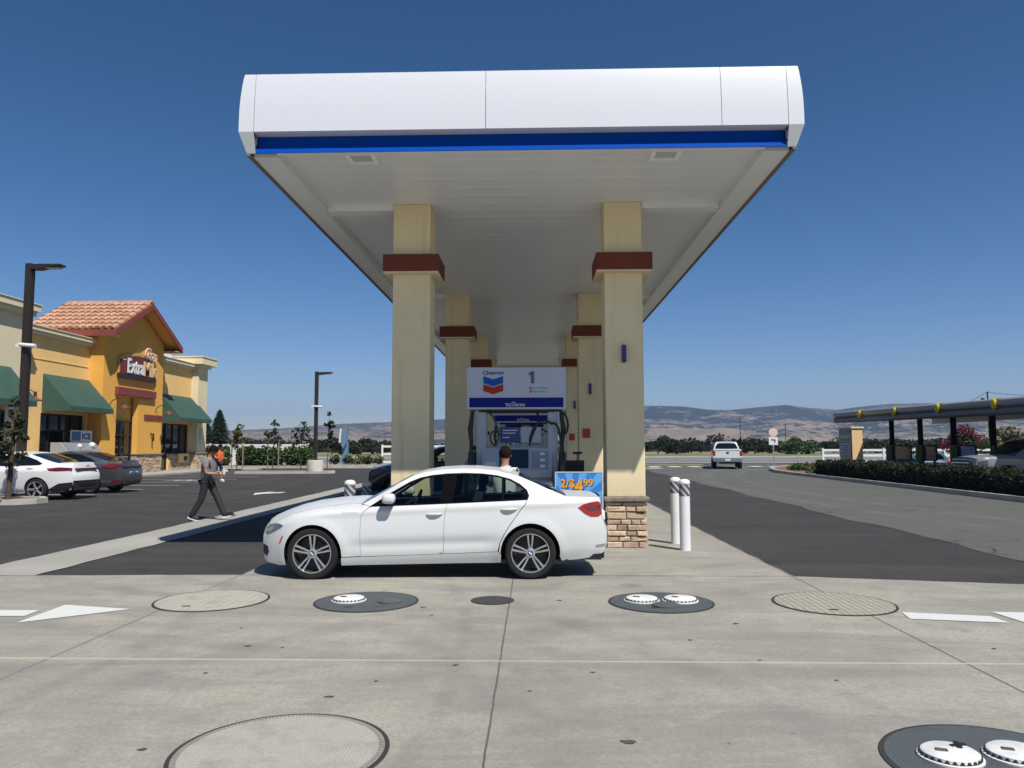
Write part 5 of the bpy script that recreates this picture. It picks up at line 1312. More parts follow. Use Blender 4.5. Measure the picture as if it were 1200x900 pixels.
# shop sign: maroon panel with an arched gold edge
xs_ = XT + .16
sy0, sy1, zb_ = 42.95, 46.95, 5.95
def sign_shape(g, zc):
    pts = [(sy0 - g, zb_ - g), (sy1 + g, zb_ - g), (sy1 + g, 6.75 + g)]
    for k in range(1, 12):
        t = k / 12; pts.append((sy1 + g - (sy1 - sy0 + 2*g) * t, 6.75 + g + zc * math.sin(math.pi * (0.15 + .85 * t)) - zc*.45*(1-t)))
    return pts + [(sy0 - g, 6.75 + g)]
mb = MB(); mb.prism([(XT + .02, y, z) for y, z in sign_shape(.10, .62)], (.10, 0, 0)); sg = obj('shop_sign', mb, P('sign_gold', (0.50, 0.33, 0.06), .5), st)
mb = MB(); mb.prism([(XT + .06, y, z) for y, z in sign_shape(.0, .50)], (.10, 0, 0)); obj('sign_panel', mb, P('sign_maroon', (0.135, 0.014, 0.020), .4), sg)
mb = MB(); mb.box(XT + .02, XT + .20, sy0 - .12, sy1 + .06, 5.72, 5.96); obj('sign_tray', mb, P('sign_dark', (0.035, 0.010, 0.02), .5), sg)
Yd, Zd = (0, 1, 0), (0, 0, 1)
for off, mat, h in ((0, M['groove'], .02), (.03, M['white'], .04)):
    mb = MB(); put_text(mb, 'Extra', (XT + .17 + off, 44.52, 6.05), Yd, Zd, .84, 1.86, .02, h); obj('lettering', mb, mat, sg, recalc=False)
mb = MB(); put_text(mb, 'Mile', (XT + .20, 46.30, 6.02), Yd, Zd, .86, 1.62, .016, .04); obj('lettering', mb, P('sign_cream', (0.62, 0.42, 0.22), .4), sg, recalc=False)
for dz, mat, bold, h in ((0, P('script_white', (0.70, 0.64, 0.52), .4), .075, .03), (.02, P('script_orange', (0.52, 0.22, 0.08), .4), .0, .04)):
    mb = MB(); put_text(mb, 'Gon', (XT + .20 + dz, 46.2, 7.08), (0, 1, -.12), (0, .12, 1), .60, 1.45, bold, h, shear=.25); obj('lettering', mb, mat, sg, recalc=False)
mb = MB(); mb.box(XT + .17, XT + .19, sy0 + .12, sy0 + .5, 6.72, 6.80); obj('sign_mark', mb, P('sign_cream', (0.62, 0.42, 0.22), .4), sg)

# ice chest and poster in front of the shopfront
c = at_g(95, 577)
ice = thing('ice_chest', 'pale grey slant-topped ice chest standing before the shopfront under the green awning', 'ice chest', (-23.2, 39.4, ZS))
mb = MB(); mb.prism([(-23.9, 37.6, ZS), (-22.9, 37.6, ZS), (-22.9, 37.6, 1.35), (-23.45, 37.6, 1.98), (-23.9, 37.6, 1.98)], (0, 3.1, 0)); obj('cabinet', mb, P('chest_grey', (0.30, 0.31, 0.31), .45), ice)
mb = MB()
for y0 in (37.75, 39.25): mb.prism([(-22.93 + .02, y0, 1.37), (-23.43 + .02, y0, 1.95), (-23.43 + .05, y0, 1.97), (-22.93 + .05, y0, 1.39)], (0, 1.3, 0))
obj('lid', mb, P('chest_lid', (0.22, 0.23, 0.235), .35), ice)
mb = MB(); mb.ball((-23.2, 40.0, 1.85), .16); mb.ball((-23.2, 38.9, 1.80), .12); obj('lid_glint', mb, M['white'], ice, smooth=60)  # white balls modelled in place of two bright highlights on the lid
nt_ = thing('poster_board', 'white and blue ICE poster above the grey ice chest', 'poster', (-23.85, 39.4, 2.0))
p0 = Vector((-23.80, 39.1, 2.02))
mb = MB(); mb.box(-23.84, -23.80, 39.1, 41.0, 2.02, 2.62); obj('board', mb, M['white'], nt_)
mb = MB(); mb.box(-23.80, -23.795, 39.16, 39.95, 2.08, 2.56); obj('picture_panel', mb, P('notice_blue', (0.08, 0.13, 0.25), .5), nt_)
mb = MB(); put_text(mb, 'ICE', (-23.792, 40.48, 2.17), Yd, Zd, .30, .78, .03); obj('lettering', mb, P('notice_ink', (0.02, 0.03, 0.07), .5), nt_, recalc=False)
# ================================================================== FOLIAGE HELPERS
def leaves(mb, n, samp, size, rnd, up=.35):
    """n leaf clumps: small folded quads at sampled points"""
    for i in range(n):
        c = samp(); s = size * rnd.uniform(.6, 1.4)
        a = Vector((rnd.gauss(0, 1), rnd.gauss(0, 1), rnd.gauss(0, 1) * .6)).normalized()
        b = a.orthogonal().normalized(); b.rotate(Matrix.Rotation(rnd.uniform(0, 6.28), 3, a)); q = a.cross(b)
        mb.add([c - a*s, c + b*s*.5 + q*s*.15, c + a*s, c - b*s*.5 + q*s*.15], [[0, 1, 2, 3]])
def in_ball(c, r, rnd, shell=.55):
    c = Vector(c); r = Vector(r) if not isinstance(r, (int, float)) else Vector((r, r, r))
    def f():
        d = Vector((rnd.gauss(0, 1), rnd.gauss(0, 1), rnd.gauss(0, 1))).normalized() * (shell + (1 - shell) * rnd.random())**.7
        return c + Vector((d.x*r.x, d.y*r.y, d.z*r.z))
    return f
def pick(fs, rnd, ws=None):
    return lambda: rnd.choices(fs, ws)[0]()
def branch_tree(name, label, cat, base, h, cr, mat, seed, n=420, size=.10, trunk_r=.05, clumps=9, lean=(0, 0), top_h=.45, group=None, dens=None):
    """tapered trunk with limbs, each limb ending in an uneven cluster of leaves"""
    rnd = random.Random(seed); t = thing(name, label, cat, base, group); b = Vector(base)
    mb = MB(); pts = [b + Vector((lean[0]*k/6 + rnd.uniform(-.03, .03)*h*.2, lean[1]*k/6, h*.93*k/6)) for k in range(7)]
    mb.tube(pts, [trunk_r * (1 - .13*k) for k in range(7)], 8)
    ends = []
    for k in range(clumps):
        s = top_h + (1 - top_h) * (k + .5) / clumps; p0 = b + Vector((lean[0]*s, lean[1]*s, h*.93*s*.85)); a = rnd.uniform(0, 6.28); l = cr * rnd.uniform(.45, 1.0) * (1.15 - .6*(s - top_h)/(1 - top_h))
        p1 = p0 + Vector((math.cos(a)*l, math.sin(a)*l, l*rnd.uniform(.25, .9))); mb.tube([p0, p0.lerp(p1, .5) + Vector((0, 0, .04*h)), p1], [trunk_r*.45, trunk_r*.3, trunk_r*.12], 5); ends.append(p1)
    obj('trunk', mb, M['bark'], t, smooth=60)
    ends.append(pts[-1]); lv = MB()
    for e in ends:
        rr = cr * rnd.uniform(.30, .52); f = in_ball(e, (rr, rr, rr*.8), rnd, .2); leaves(lv, int(n / len(ends) * rnd.uniform(.6, 1.4)), f, size, rnd)
    obj('crown', lv, mat, t, recalc=False); return t
def mass_tree(name, label, cat, base, h, wdt, mat, seed, n=900, size=.35, group=None, trunk=True):
    """distant broad tree: several overlapping leafy lobes with an uneven outline"""
    rnd = random.Random(seed); t = thing(name, label, cat, base, group); b = Vector(base)
    lv = MB(); lobes = []
    for k in range(9):
        x = rnd.uniform(-.42, .42) * wdt; z = h * rnd.uniform(.18, .78) * (1 - .35 * abs(x) / (wdt*.5)); r = Vector((wdt * rnd.uniform(.14, .26), wdt * .2, h * rnd.uniform(.16, .27)))
        lobes.append(in_ball(b + Vector((x, rnd.uniform(-.15, .15) * wdt, max(z, r.z))), r, rnd, .35))
    leaves(lv, n, pick(lobes, rnd), size, rnd); obj('crown', lv, mat, t, recalc=False)
    mb = MB(); mb.tube([b + Vector((0, 0, -.2)), b + Vector((.05*wdt, 0, h*.3)), b + Vector((0, 0, h*.6))], [h*.045, h*.03, h*.015], 6)
    for s in (-1, 1): mb.tube([b + Vector((.03*wdt, 0, h*.28)), b + Vector((s*wdt*.22, 0, h*.55))], [h*.02, h*.008], 5)
    obj('trunk', mb, M['bark'], t); return t
def conifer(label, base, h, w_, seed):
    rnd = random.Random(seed); t = thing('conifer', label, 'conifer', base, 'conifers behind the shop'); b = Vector(base)
    mb = MB(); mb.tube([b, b + Vector((0, 0, h))], [h*.03, h*.006], 7); obj('trunk', mb, M['bark'], t)
    lv = MB(); 
    for i in range(3400):
        z = rnd.random()**.8; r = w_ * .5 * (1 - z)**.85 * rnd.uniform(.4, 1.12); a = rnd.uniform(0, 6.28); c = b + Vector((math.cos(a)*r, math.sin(a)*r, h*(.06 + .94*z) - r*.18)); s = h*.038*rnd.uniform(.6, 1.4)
        d = Vector((math.cos(a), math.sin(a), -.35)); n_ = Vector((-d.y, d.x, 0))
        lv.add([c - d*s, c + n_*s*.45, c + d*s*1.3, c - n_*s*.45], [[0, 1, 2, 3]])
    obj('crown', lv, M['leaf_pine'], t, recalc=False)

# ------------------------------------------------------------------ near lamp post, sapling, planter on the left
def lamp_post(base, h, w_, label, arm, cam_z=None, pedestal=None):
    b = Vector(base); t = thing('street_lamp', label, 'street lamp', base, 'car park lamp posts')
    z0 = b.z
    if pedestal:
        mb = MB(); mb.lathe([(.001, pedestal), (pedestal_r*.93, pedestal), (pedestal_r, pedestal - .05), (pedestal_r, -.05)], b, 'z', 28); obj('pedestal', mb, P('pedestal_concrete', (0.46, 0.45, 0.41), .85, bump=.3, bscale=20, var=.15), t, smooth=40); z0 += pedestal
    mb = MB(); mb.box(b.x - w_/2, b.x + w_/2, b.y - w_/2, b.y + w_/2, z0, b.z + h, .01); pl = obj('pole', mb, M['darkmetal'], t)
    mb = MB(); mb.box(b.x - w_*.9, b.x + w_*.9, b.y - w_*.9, b.y + w_*.9, z0, z0 + .05); obj('base_plate', mb, M['darkmetal'], pl)
    mb = MB(); s = arm / abs(arm); za = b.z + h - .06
    pr = [(b.x + s*w_/2, za - .14), (b.x + s*w_/2, za), (b.x + s*.35, za + .02), (b.x + arm, za + .02), (b.x + arm, za - .04), (b.x + s*.55, za - .09), (b.x + s*.3, za - .14)]
    mb.prism([(x, b.y - .16, z) for x, z in pr], (0, .32, 0)); hd = obj('lamp_head', mb, M['darkmetal'], t)
    mb = MB(); mb.box(min(b.x + s*.55, b.x + arm*.95), max(b.x + s*.55, b.x + arm*.95), b.y - .13, b.y + .13, za - .105, za - .095); obj('lens', mb, M['lightgrey'], hd)
    if cam_z:
        mb = MB(); mb.cyl((b.x - .1, b.y - w_/2 - .08, cam_z + .02), (b.x + .42, b.y - w_/2 - .10, cam_z - .04), .055, .07, 12); mb.box(b.x - .28, b.x - .05, b.y - w_/2 - .02, b.y - w_/2, cam_z - .05, cam_z + .06); obj('security_camera', mb, M['white'], t, smooth=40)
    return t
pedestal_r = .27
b1 = at_g(22, 583); b1.z = ZI
pl_top = at_y(25, 308, b1.y)
lamp_post((b1.x, b1.y, ZI), pl_top.z - ZI, .21, 'tall dark brown lamp post in the kerbed planter at the left edge', 1.05, at_y(28, 404, b1.y).z)
ped = thing('concrete_post', 'short pale concrete cylinder beside the brown lamp post', 'concrete post', (at_g(29, 585).x, at_g(29, 585).y, ZI))
c = at_g(29, 584)
mb = MB(); mb.lathe([(.001, ZI + .66), (.23, ZI + .66), (.245, ZI + .62), (.245, ZI - .05)], (c.x, c.y, 0), 'z', 28); obj('post_body', mb, P('pedestal_concrete', (0.46, 0.45, 0.41), .85, bump=.3, bscale=20, var=.15), ped, smooth=40)
mb = MB(); mb.box(c.x - .75, c.x + .14, c.y - .30, c.y - .25, ZI + .72, ZI + .90); obj('strap_board', mb, M['black'], ped)
s0 = at_g(9, 589); s0.z = ZI
tr = branch_tree('sapling', 'slim young tree with drooping leaves cut off by the left picture edge', 'tree', (s0.x, s0.y, ZI), 3.0, .36, leaf_mat('leaf_sapling', (0.035, 0.05, 0.02), (0.08, 0.09, 0.04)), 3, 1000, .06, .085, 14, (.10, 0), .36)
mb = MB(); g0 = at_g(2, 590); mb.tube([(g0.x + .12, g0.y - .25, ZI), (g0.x - .25, g0.y - .25, ZI + 1.3)], .045, 8); tag(obj('tree_stake', mb, P('stake_blue_grey', (0.14, 0.17, 0.20), .7), loc=(g0.x, g0.y - .25, ZI), smooth=50), 'leaning blue-grey tree stake at the far left of the planter', 'stake')

# ------------------------------------------------------------------ far planter on the left: lamp, shrubs, fence, saplings, price sign
b2 = at_g(369, 554); pedestal_r = .48
lamp_post((b2.x, b2.y, b2.z), at_y(372, 435, b2.y).z - b2.z, .20, 'dark lamp post on a drum-shaped concrete pedestal beyond the car park', .95, at_y(374, 476, b2.y).z, pedestal=.80)
kx = b2.x; kerb_island('kerb', [(kx - 4.6, b2.y - .95), (kx + 1.0, b2.y - .95), (kx + 1.3, b2.y - .3), (kx + 1.0, b2.y + .9), (kx - 4.6, b2.y + .9)], .13)
rnd = random.Random(21)
YH = 59.4
def shrub_box(label, x0, x1, h, seed, mat):
    r = random.Random(seed); z0 = gz(0, YH) + .08; t = thing('shrub', label, 'shrub', ((x0 + x1)/2, YH, z0), 'clipped shrubs along the white fence')
    lv = MB()
    fs = [in_ball(((x0 + (x1 - x0)*(k + .5)/5), YH + r.uniform(-.1, .1), z0 + h*r.uniform(.42, .55)), ((x1 - x0)*.17, .6, h*r.uniform(.47, .58)), r, .3) for k in range(5)]
    leaves(lv, 1900, pick(fs, r), .14, r); obj('foliage', lv, mat, t, recalc=False)
    mb = MB()
    for k in range(4): xx = x0 + (x1 - x0)*(k + .5)/4; mb.tube([(xx, YH, z0 - .1), (xx + r.uniform(-.2, .2), YH, z0 + h*.7)], [.04, .01], 5)
    obj('stem', mb, M['bark'], t)
for i, (u0, u1, lab, mt) in enumerate(((240, 268, 'clipped green shrub at the shop corner behind the man in orange', 'leaf'), (279, 300, 'middle-left clipped shrub against the white fence, right of the gap', 'leaf'), (301, 330, 'middle clipped shrub in front of the white fence', 'leaf'), (334, 364, 'clipped shrub just left of the drum lamp pedestal', 'leaf'))):
    a, c = at_y(u0, 540, YH), at_y(u1, 540, YH); shrub_box(lab, a.x, c.x, 1.55, 40 + i, M[mt])
def rail_fence(label, x0, x1, y, top, rails, solid=False, n=None):
    z0 = gz(0, y); t = thing('fence', label, 'fence', ((x0 + x1)/2, y, z0))
    n = n or max(2, int((x1 - x0) / 2.4))
    for k in range(n + 1):
        x = x0 + (x1 - x0)*k/n; mb = MB(); mb.box(x - .075, x + .075, y - .075, y + .075, z0 - .1, z0 + top + .06); mb.box(x - .09, x + .09, y - .09, y + .09, z0 + top + .06, z0 + top + .09); obj('post', mb, M['vinyl'], t)
    if solid:
        for k in range(n):
            xa, xb = x0 + (x1 - x0)*k/n + .08, x0 + (x1 - x0)*(k + 1)/n - .08; mb = MB(); mb.box(xa, xb, y - .02, y + .02, z0 + .1, z0 + top - .12); obj('panel', mb, M['vinyl'], t)
    for zr in rails:
        mb = MB(); mb.box(x0, x1, y - .03, y + .03, z0 + zr - .09, z0 + zr + .09); obj('rail', mb, M['vinyl'], t)
a, c = at_y(170, 520, 61.5), at_y(362, 520, 61.5)
rail_fence('solid white vinyl fence behind the clipped shrubs', a.x, c.x, 61.5, 1.75, (.12, 1.68), True)
a, c = at_y(448, 520, 66.5), at_y(560, 520, 66.5)
rail_fence('white three-rail fence seen past the left canopy column', a.x, c.x, 66.5, 1.62, (.22, .9, 1.55))
a, c = at_y(964, 530, 66), at_y(1215, 530, 66)
rail_fence('long white rail fence behind the drive-in menu boards', a.x, c.x, 66, 1.25, (.25, .72, 1.16))
for i, (u, v0, h_, n_, mt, lab) in enumerate(((319, 548, 3.3, 260, 'leaf_dark', 'thin dark sapling with two stakes in front of the clipped shrubs'), (277, 549, 3.0, 300, 'leaf_olive', 'yellowish sapling rising behind the man in orange'), (352, 550, 3.2, 170, 'leaf_dark', 'sparse sapling just left of the drum lamp post'), (383, 550, 3.9, 160, 'leaf_far', 'tall narrow sapling just right of the drum lamp post'))):
    g_ = at_g(u, v0 + 2)
    t = branch_tree('sapling', lab, 'tree', (g_.x, g_.y, g_.z + .1), h_, .75 if u != 383 else .42, M[mt], 60 + i, n_, .13, .035, 8, (.1, 0), .5 if u != 383 else .62)
    if u in (319, 277):
        for d in (-.35, .4):
            mb = MB(); mb.cyl((g_.x + d, g_.y, g_.z + .05), (g_.x + d, g_.y, g_.z + 1.9), .04, n=7); obj('stake', mb, M['stakewood'], t)
for i, (u, lab) in enumerate(((405, 'low desert shrub left of the blue price sign'), (421, 'low shrub right behind the blue price sign pole'), (431, 'low shrub nearest the left canopy column'), (443, 'low reddish shrub by the white rail fence'), (389, 'low shrub beside the drum lamp pedestal'))):
    g_ = at_y(u + (3 if u < 420 else 0), 540, 61 + i*.8); z0 = gz(0, 62) + .03; r = random.Random(80 + i); t = thing('shrub', lab, 'shrub', (g_.x, g_.y, z0), 'low shrubs along the road verge')
    lv = MB(); leaves(lv, 130, in_ball((g_.x, g_.y, z0 + .42), (.5, .4, .45), r, .2), .14, r); obj('foliage', lv, M['leaf_olive' if i % 2 else 'leaf_dark'], t, recalc=False)
    mb = MB(); mb.tube([(g_.x, g_.y, z0 - .05), (g_.x + .1, g_.y, z0 + .6)], [.04, .01], 5); obj('stem', mb, M['bark'], t)
ps = at_g(404, 545.5); zt = at_y(404, 502, ps.y).z
t = thing('price_sign', 'blue roadside price sign on one post, seen almost edge-on', 'road sign', (ps.x, ps.y, ps.z))
bm_ = P('sign_post_blue', (0.12, 0.22, 0.33), .5)
mb = MB(); mb.box(ps.x - .22, ps.x + .22, ps.y - .3, ps.y + .3, ps.z, zt - 1.0, .03); obj('post', mb, bm_, t)
mb = MB(); mb.prism([(ps.x - .12, ps.y - .9, zt - 1.35), (ps.x + .06, ps.y - .9, zt - 1.6), (ps.x + .26, ps.y - .9, zt - 1.2), (ps.x + .40, ps.y - .9, zt + .22), (ps.x + .26, ps.y - .9, zt - .02), (ps.x - .06, ps.y - .9, zt - .05)], (0, .5, 0)); obj('cabinet', mb, bm_, t)
mb = MB(); mb.prism([(ps.x - .30, ps.y - .95, zt - 1.15), (ps.x - .16, ps.y - .95, zt - 1.15), (ps.x - .08, ps.y - .95, zt - .02), (ps.x - .22, ps.y - .95, zt - .02)], (0, .5, 0)); obj('sign_face', mb, M['white'], t)
conifer('tall dark conifer behind the shop corner', (at_y(256, 535, 92).x, 92, .2), 6.0, 4.4, 5)
conifer('dark conifer half hidden by the shop wall', (at_y(238, 535, 96).x, 96, .2), 5.6, 4.6, 6)

# ------------------------------------------------------------------ trees and poles across the road
far = [(770, 150, 4.4, 9.5, 'leaf_far', 'dark round tree beside the right canopy column'), (791, 156, 6.0, 10, 'leaf_far', 'tallest dark tree of the clump left of the silver pickup'), (809, 170, 3.4, 10, 'leaf_hedge', 'low dark bush just left of the silver pickup'), (836, 190, 6.8, 12, 'leaf_hedge', 'leafy tree showing above the pickup cab'),
       (868, 158, 4.6, 9, 'leaf_far', 'dark tree right of the pickup'), (884, 150, 5.0, 9.5, 'leaf_far', 'dark bushy tree between the pickup and the pink sign'), (903, 172, 4.2, 9, 'leaf_hedge', 'low tree behind the pink sign'), (920, 180, 4.6, 8, 'leaf_hedge', 'small tree right of the pink sign'), (939, 140, 4.4, 7.5, 'leaf', 'round green tree standing alone left of the menu pillar'), (962, 165, 4.4, 8.5, 'leaf_far', 'dark tree left of the white fence end'), (985, 178, 4.8, 10, 'leaf_hedge', 'tree crown left behind the menu pillar'), (1012, 172, 4.6, 10, 'leaf_far', 'dark tree right behind the menu pillar'), (1040, 180, 4.8, 12, 'leaf_hedge', 'wide tree behind the first menu board'), (1072, 172, 4.8, 11, 'leaf_far', 'dark tree between the first two menu boards'), (1104, 170, 5.0, 12, 'leaf_hedge', 'tree behind the red blossom'),
       (388, 150, 4.9, 8, 'leaf_far', 'dark tree just right of the drum lamp post'), (404, 185, 5.2, 9, 'leaf_olive', 'olive tree behind the blue price sign'), (421, 160, 5.6, 9.5, 'leaf_far', 'dark spreading tree right of the price sign'), (436, 165, 5.2, 9, 'leaf_far', 'dark tree above the white rail fence'), (452, 170, 5.0, 8, 'leaf_far', 'dark tree touching the left column'), (345, 175, 5.4, 10, 'leaf_hedge', 'grey-green tree behind the shrubs left of the drum lamp'), (366, 180, 5.0, 10, 'leaf_far', 'dark tree hidden by the drum lamp pole'), (322, 190, 5.4, 12, 'leaf_olive', 'olive tree crown above the white fence'), (300, 185, 6.0, 11, 'leaf_far', 'dark tree crown above the fence near the shop'), (276, 180, 5.2, 11, 'leaf_hedge', 'tree crown between the conifer and the yellowish sapling')]
for i, (u, y, h_, w_, mt, lab) in enumerate(far):
    c = at_y(u, 530, y); mass_tree('tree', lab + ', across the road', 'tree', (c.x, y, .30), h_ * .74, w_, M[mt], 100 + i, 1000, .36, 'trees across the road')
rnd = random.Random(5)
lv = MB()
for i in range(5200):
    x = rnd.uniform(-170, 150); y = rnd.uniform(225, 270); h_ = 2.6 + 1.4 * math.sin(x * .09) * math.sin(x * .031 + 2)
    s = rnd.uniform(.5, 1.1); c = Vector((x, y, .3 + rnd.random()**1.2 * h_)); a = Vector((rnd.gauss(0, 1), .3*rnd.gauss(0, 1), rnd.gauss(0, 1))).normalized(); b_ = a.cross(Vector((0, 1, 0))).normalized()
    lv.add([c - a*s, c + b_*s*.6, c + a*s, c - b_*s*.6], [[0, 1, 2, 3]])
o = obj('far_woodland', lv, M['leaf_far'], recalc=False); o['kind'] = 'stuff'; o['label'] = 'distant belt of trees at the foot of the hills'
for i, (u, y, vt, lab) in enumerate(((868, 150, 489, 'thin utility pole above the silver pickup'), (921, 158, 496, 'thin utility pole right of the pink sign'), (399, 160, 504, 'wooden utility pole left of the price sign'))):
    c = at_y(u, 530, y); zt_ = at_y(u, vt, y).z; t = thing('utility_pole', lab, 'utility pole', (c.x, y, .3))
    mb = MB(); mb.cyl((c.x, y, .2), (c.x, y, zt_), .10, .07, 8); obj('pole', mb, M['bark'], t)
    mb = MB(); mb.box(c.x - .45, c.x + .45, y - .04, y + .04, zt_ - .4, zt_ - .32); obj('cross_arm', mb, M['bark'], t)
yp = 120; c = at_y(1159, 500, yp); zt_ = at_y(1159, 460, yp).z
t = thing('utility_pole', 'utility pole with wires rising above the drive-in roof', 'utility pole', (c.x, yp, .3))
mb = MB(); mb.cyl((c.x, yp, .2), (c.x, yp, zt_), .15, .11, 8); obj('pole', mb, M['darkmetal'], t)
mb = MB(); mb.box(c.x - .8, c.x + .25, yp - .05, yp + .05, zt_ - 1.5, zt_ - 1.3); mb.ball((c.x - .75, yp, zt_ - 1.2), .28); obj('cross_arm', mb, M['darkmetal'], t)
e = at_y(1075, 487, 190); f_ = at_y(1330, 446, 100)
for a, b_ in (((c.x, yp, zt_ - .1), e), ((c.x, yp, zt_ - .1), f_)):
    a = Vector(a); b_ = Vector(b_); mb = MB(); mb.tube([a.lerp(b_, k/8) - Vector((0, 0, 1.2*math.sin(math.pi*k/8))) for k in range(9)], .035, 5); obj('wire', mb, M['groove'], t)

# ------------------------------------------------------------------ sign at the exit
sp = at_g(907, 549); t = thing('road_sign', 'pale pink octagonal sign above a white plate on a thin post at the exit', 'road sign', tuple(sp))
zt_ = at_y(907, 502, sp.y).z; zb_ = at_y(907, 512.5, sp.y).z; zq = at_y(907, 522, sp.y).z
mb = MB(); mb.box(sp.x - .035, sp.x + .035, sp.y, sp.y + .05, sp.z, zt_ - .05); obj('post', mb, M['steel'], t)
r_ = (zt_ - zb_)/2; cz = (zt_ + zb_)/2; mb = MB(); mb.prism([(sp.x + r_*1.06*math.cos(math.pi/8 + k*math.pi/4), sp.y - .015, cz + r_*1.06*math.sin(math.pi/8 + k*math.pi/4)) for k in range(8)], (0, .012, 0)); obj('octagon_plate', mb, P('pale_pink', (0.62, 0.42, 0.36), .5), t)  # octagon in pale pink, its inner face a little paler
mb = MB(); mb.prism([(sp.x + r_*.9*math.cos(math.pi/8 + k*math.pi/4), sp.y - .019, cz + r_*.9*math.sin(math.pi/8 + k*math.pi/4)) for k in range(8)], (0, .003, 0)); obj('octagon_face', mb, P('pale_salmon', (0.66, 0.50, 0.43), .5), t)
mb = MB(); mb.box(sp.x - r_*1.0, sp.x + r_*1.0, sp.y - .02, sp.y - .008, zq, zb_ - .02); pl = obj('plate', mb, M['white'], t)
mb = MB(); hh = zb_ - zq
for a_, b_, c_, d_ in ((-.55, .05, .62, .72), (-.1, .5, .5, .62), (.22, .42, .2, .7), (-.5, -.2, .5, .58)): mb.box(sp.x + a_*r_, sp.x + b_*r_, sp.y - .0225, sp.y - .0202, zq + c_*hh, zq + d_*hh)
obj('turn_symbol', mb, M['groove'], pl)

# ------------------------------------------------------------------ hedge on the right
def hedge():
    r = random.Random(77); t = thing('hedge', 'long dark clipped hedge along the right-hand kerb in front of the drive-in', 'hedge', (15.3, 24, .1))
    x0, x1, y0, y1 = 14.75, 16.3, 6.0, 41.2
    mb = MB(); ys = [y0 + .1 + k*(y1 - y0 - .2)/40 for k in range(41)]
    for a, b_ in zip(ys, ys[1:]):
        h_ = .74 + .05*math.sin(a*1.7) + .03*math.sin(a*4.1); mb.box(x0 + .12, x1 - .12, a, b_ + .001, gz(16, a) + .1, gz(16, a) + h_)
    obj('dark_core', mb, P('hedge_core', (0.010, 0.014, 0.007), .95), t)  # plain dark boxes filling the hedge so nothing shows through the leaves
    lv = MB()
    def smp():
        y = y0 + (y1 - y0) * r.random()**.9; z0 = gz(16, y) + .12; h_ = .77 + .06*math.sin(y*1.7) + .04*math.sin(y*4.1)
        q = r.random()
        if q < .48: return Vector((x0 + r.uniform(-.05, .16), y, z0 + r.random()*h_))
        if q < .90: return Vector((r.uniform(x0, x1), y, z0 + h_ - .10 + r.uniform(-.05, .10)))
        return Vector((r.uniform(x0, x1), r.choice((y0, y1)) + r.uniform(-.1, .1), z0 + r.random()*h_))
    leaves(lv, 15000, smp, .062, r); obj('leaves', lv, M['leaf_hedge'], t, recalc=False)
hedge()
r = random.Random(3)
for i, (x, y, s_, mt, lab) in enumerate(((15.6, 43.0, .55, 'leaf', 'low sunlit plant at the far end of the hedge'), (16.4, 45.2, .6, 'leaf_olive', 'yellow-green plant past the hedge end'), (16.0, 47.6, .5, 'leaf', 'small low plant near the exit sign'), (17.6, 49.5, .6, 'leaf_olive', 'ground-hugging plant right of the exit sign'))):
    t = thing('shrub', lab, 'shrub', (x, y, gz(x, y) + .12), 'low plants at the planter tip'); lv = MB(); leaves(lv, 420, in_ball((x, y, gz(x, y) + .25), (s_*1.3, s_*1.8, .32), r, .2), .10, r); obj('foliage', lv, M[mt], t, recalc=False)
    mb = MB(); mb.tube([(x, y, gz(x, y) + .05), (x + .1, y, gz(x, y) + .4)], [.03, .01], 5); obj('stem', mb, M['bark'], t)

# ------------------------------------------------------------------ drive-in canopy
XD = 18.2
dc = thing('drive_in_canopy', 'long silver tube-edged drive-in canopy with yellow clips on black posts', 'canopy', (XD + 2, 35, .1))
YD0, YD1 = 18.0, 46.2
def dz_(y): return 3.02 + .012*(y - 30)
def tube_piece(cx, z0, r, mat, nm, n=20):
    mb = MB(); vs = []
    pr = [(cx + r*math.cos(a), z0 + r*math.sin(a)) for a in [2*math.pi*k/n for k in range(n)]]
    vs = [(x, YD0, z + dz_(YD0)) for x, z in pr] + [(x, YD1, z + dz_(YD1)) for x, z in pr]
    mb.add(vs, [[i, (i+1) % n, n + (i+1) % n, n + i] for i in range(n)] + [list(range(n)), list(range(n, 2*n))]); return obj(nm, mb, mat, dc, smooth=40)
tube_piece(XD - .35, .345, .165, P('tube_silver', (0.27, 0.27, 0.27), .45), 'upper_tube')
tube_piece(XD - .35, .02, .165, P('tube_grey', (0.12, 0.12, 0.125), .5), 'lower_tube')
mb = MB(); mb.add([(x, y, dz_(y) + q) for y in (YD0, YD1) for x, q in ((XD - .3, .12), (XD + 5.2, .12), (XD + 5.2, .30), (XD - .3, .30))], [[0,1,2,3],[7,6,5,4],[0,4,5,1],[1,5,6,2],[2,6,7,3],[3,7,4,0]]); obj('roof_deck', mb, P('drive_in_deck', (0.45, 0.44, 0.42), .6), dc)
mb = MB(); mb.box(XD + 5.2, XD + 5.35, YD0, YD1, 3.0, 3.4); obj('rear_fascia', mb, M['fascia_grey'], dc)
yel2 = P('clip_yellow', (0.55, 0.42, 0.02), .4)
for u, v in ((1009.5, 495), (1050.5, 491), (1101.5, 484), (1168, 478)):
    c = at_x(u, v, XD - .45); mb = MB(); vs = []
    for q in (-.16, .16):
        for k in range(13):
            a = R(70) + R(220)*k/12; vs.append((XD - .35 + .20*math.cos(a), c.y + q, dz_(c.y) + .33 + .22*math.sin(a)))
    mb.add(vs, [[k, k+1, 13+k+1, 13+k] for k in range(12)]); mb.ball((XD - .56, c.y, dz_(c.y) + .28), .09, .16, .22, 12, 8); obj('yellow_clip', mb, yel2, dc, smooth=40)
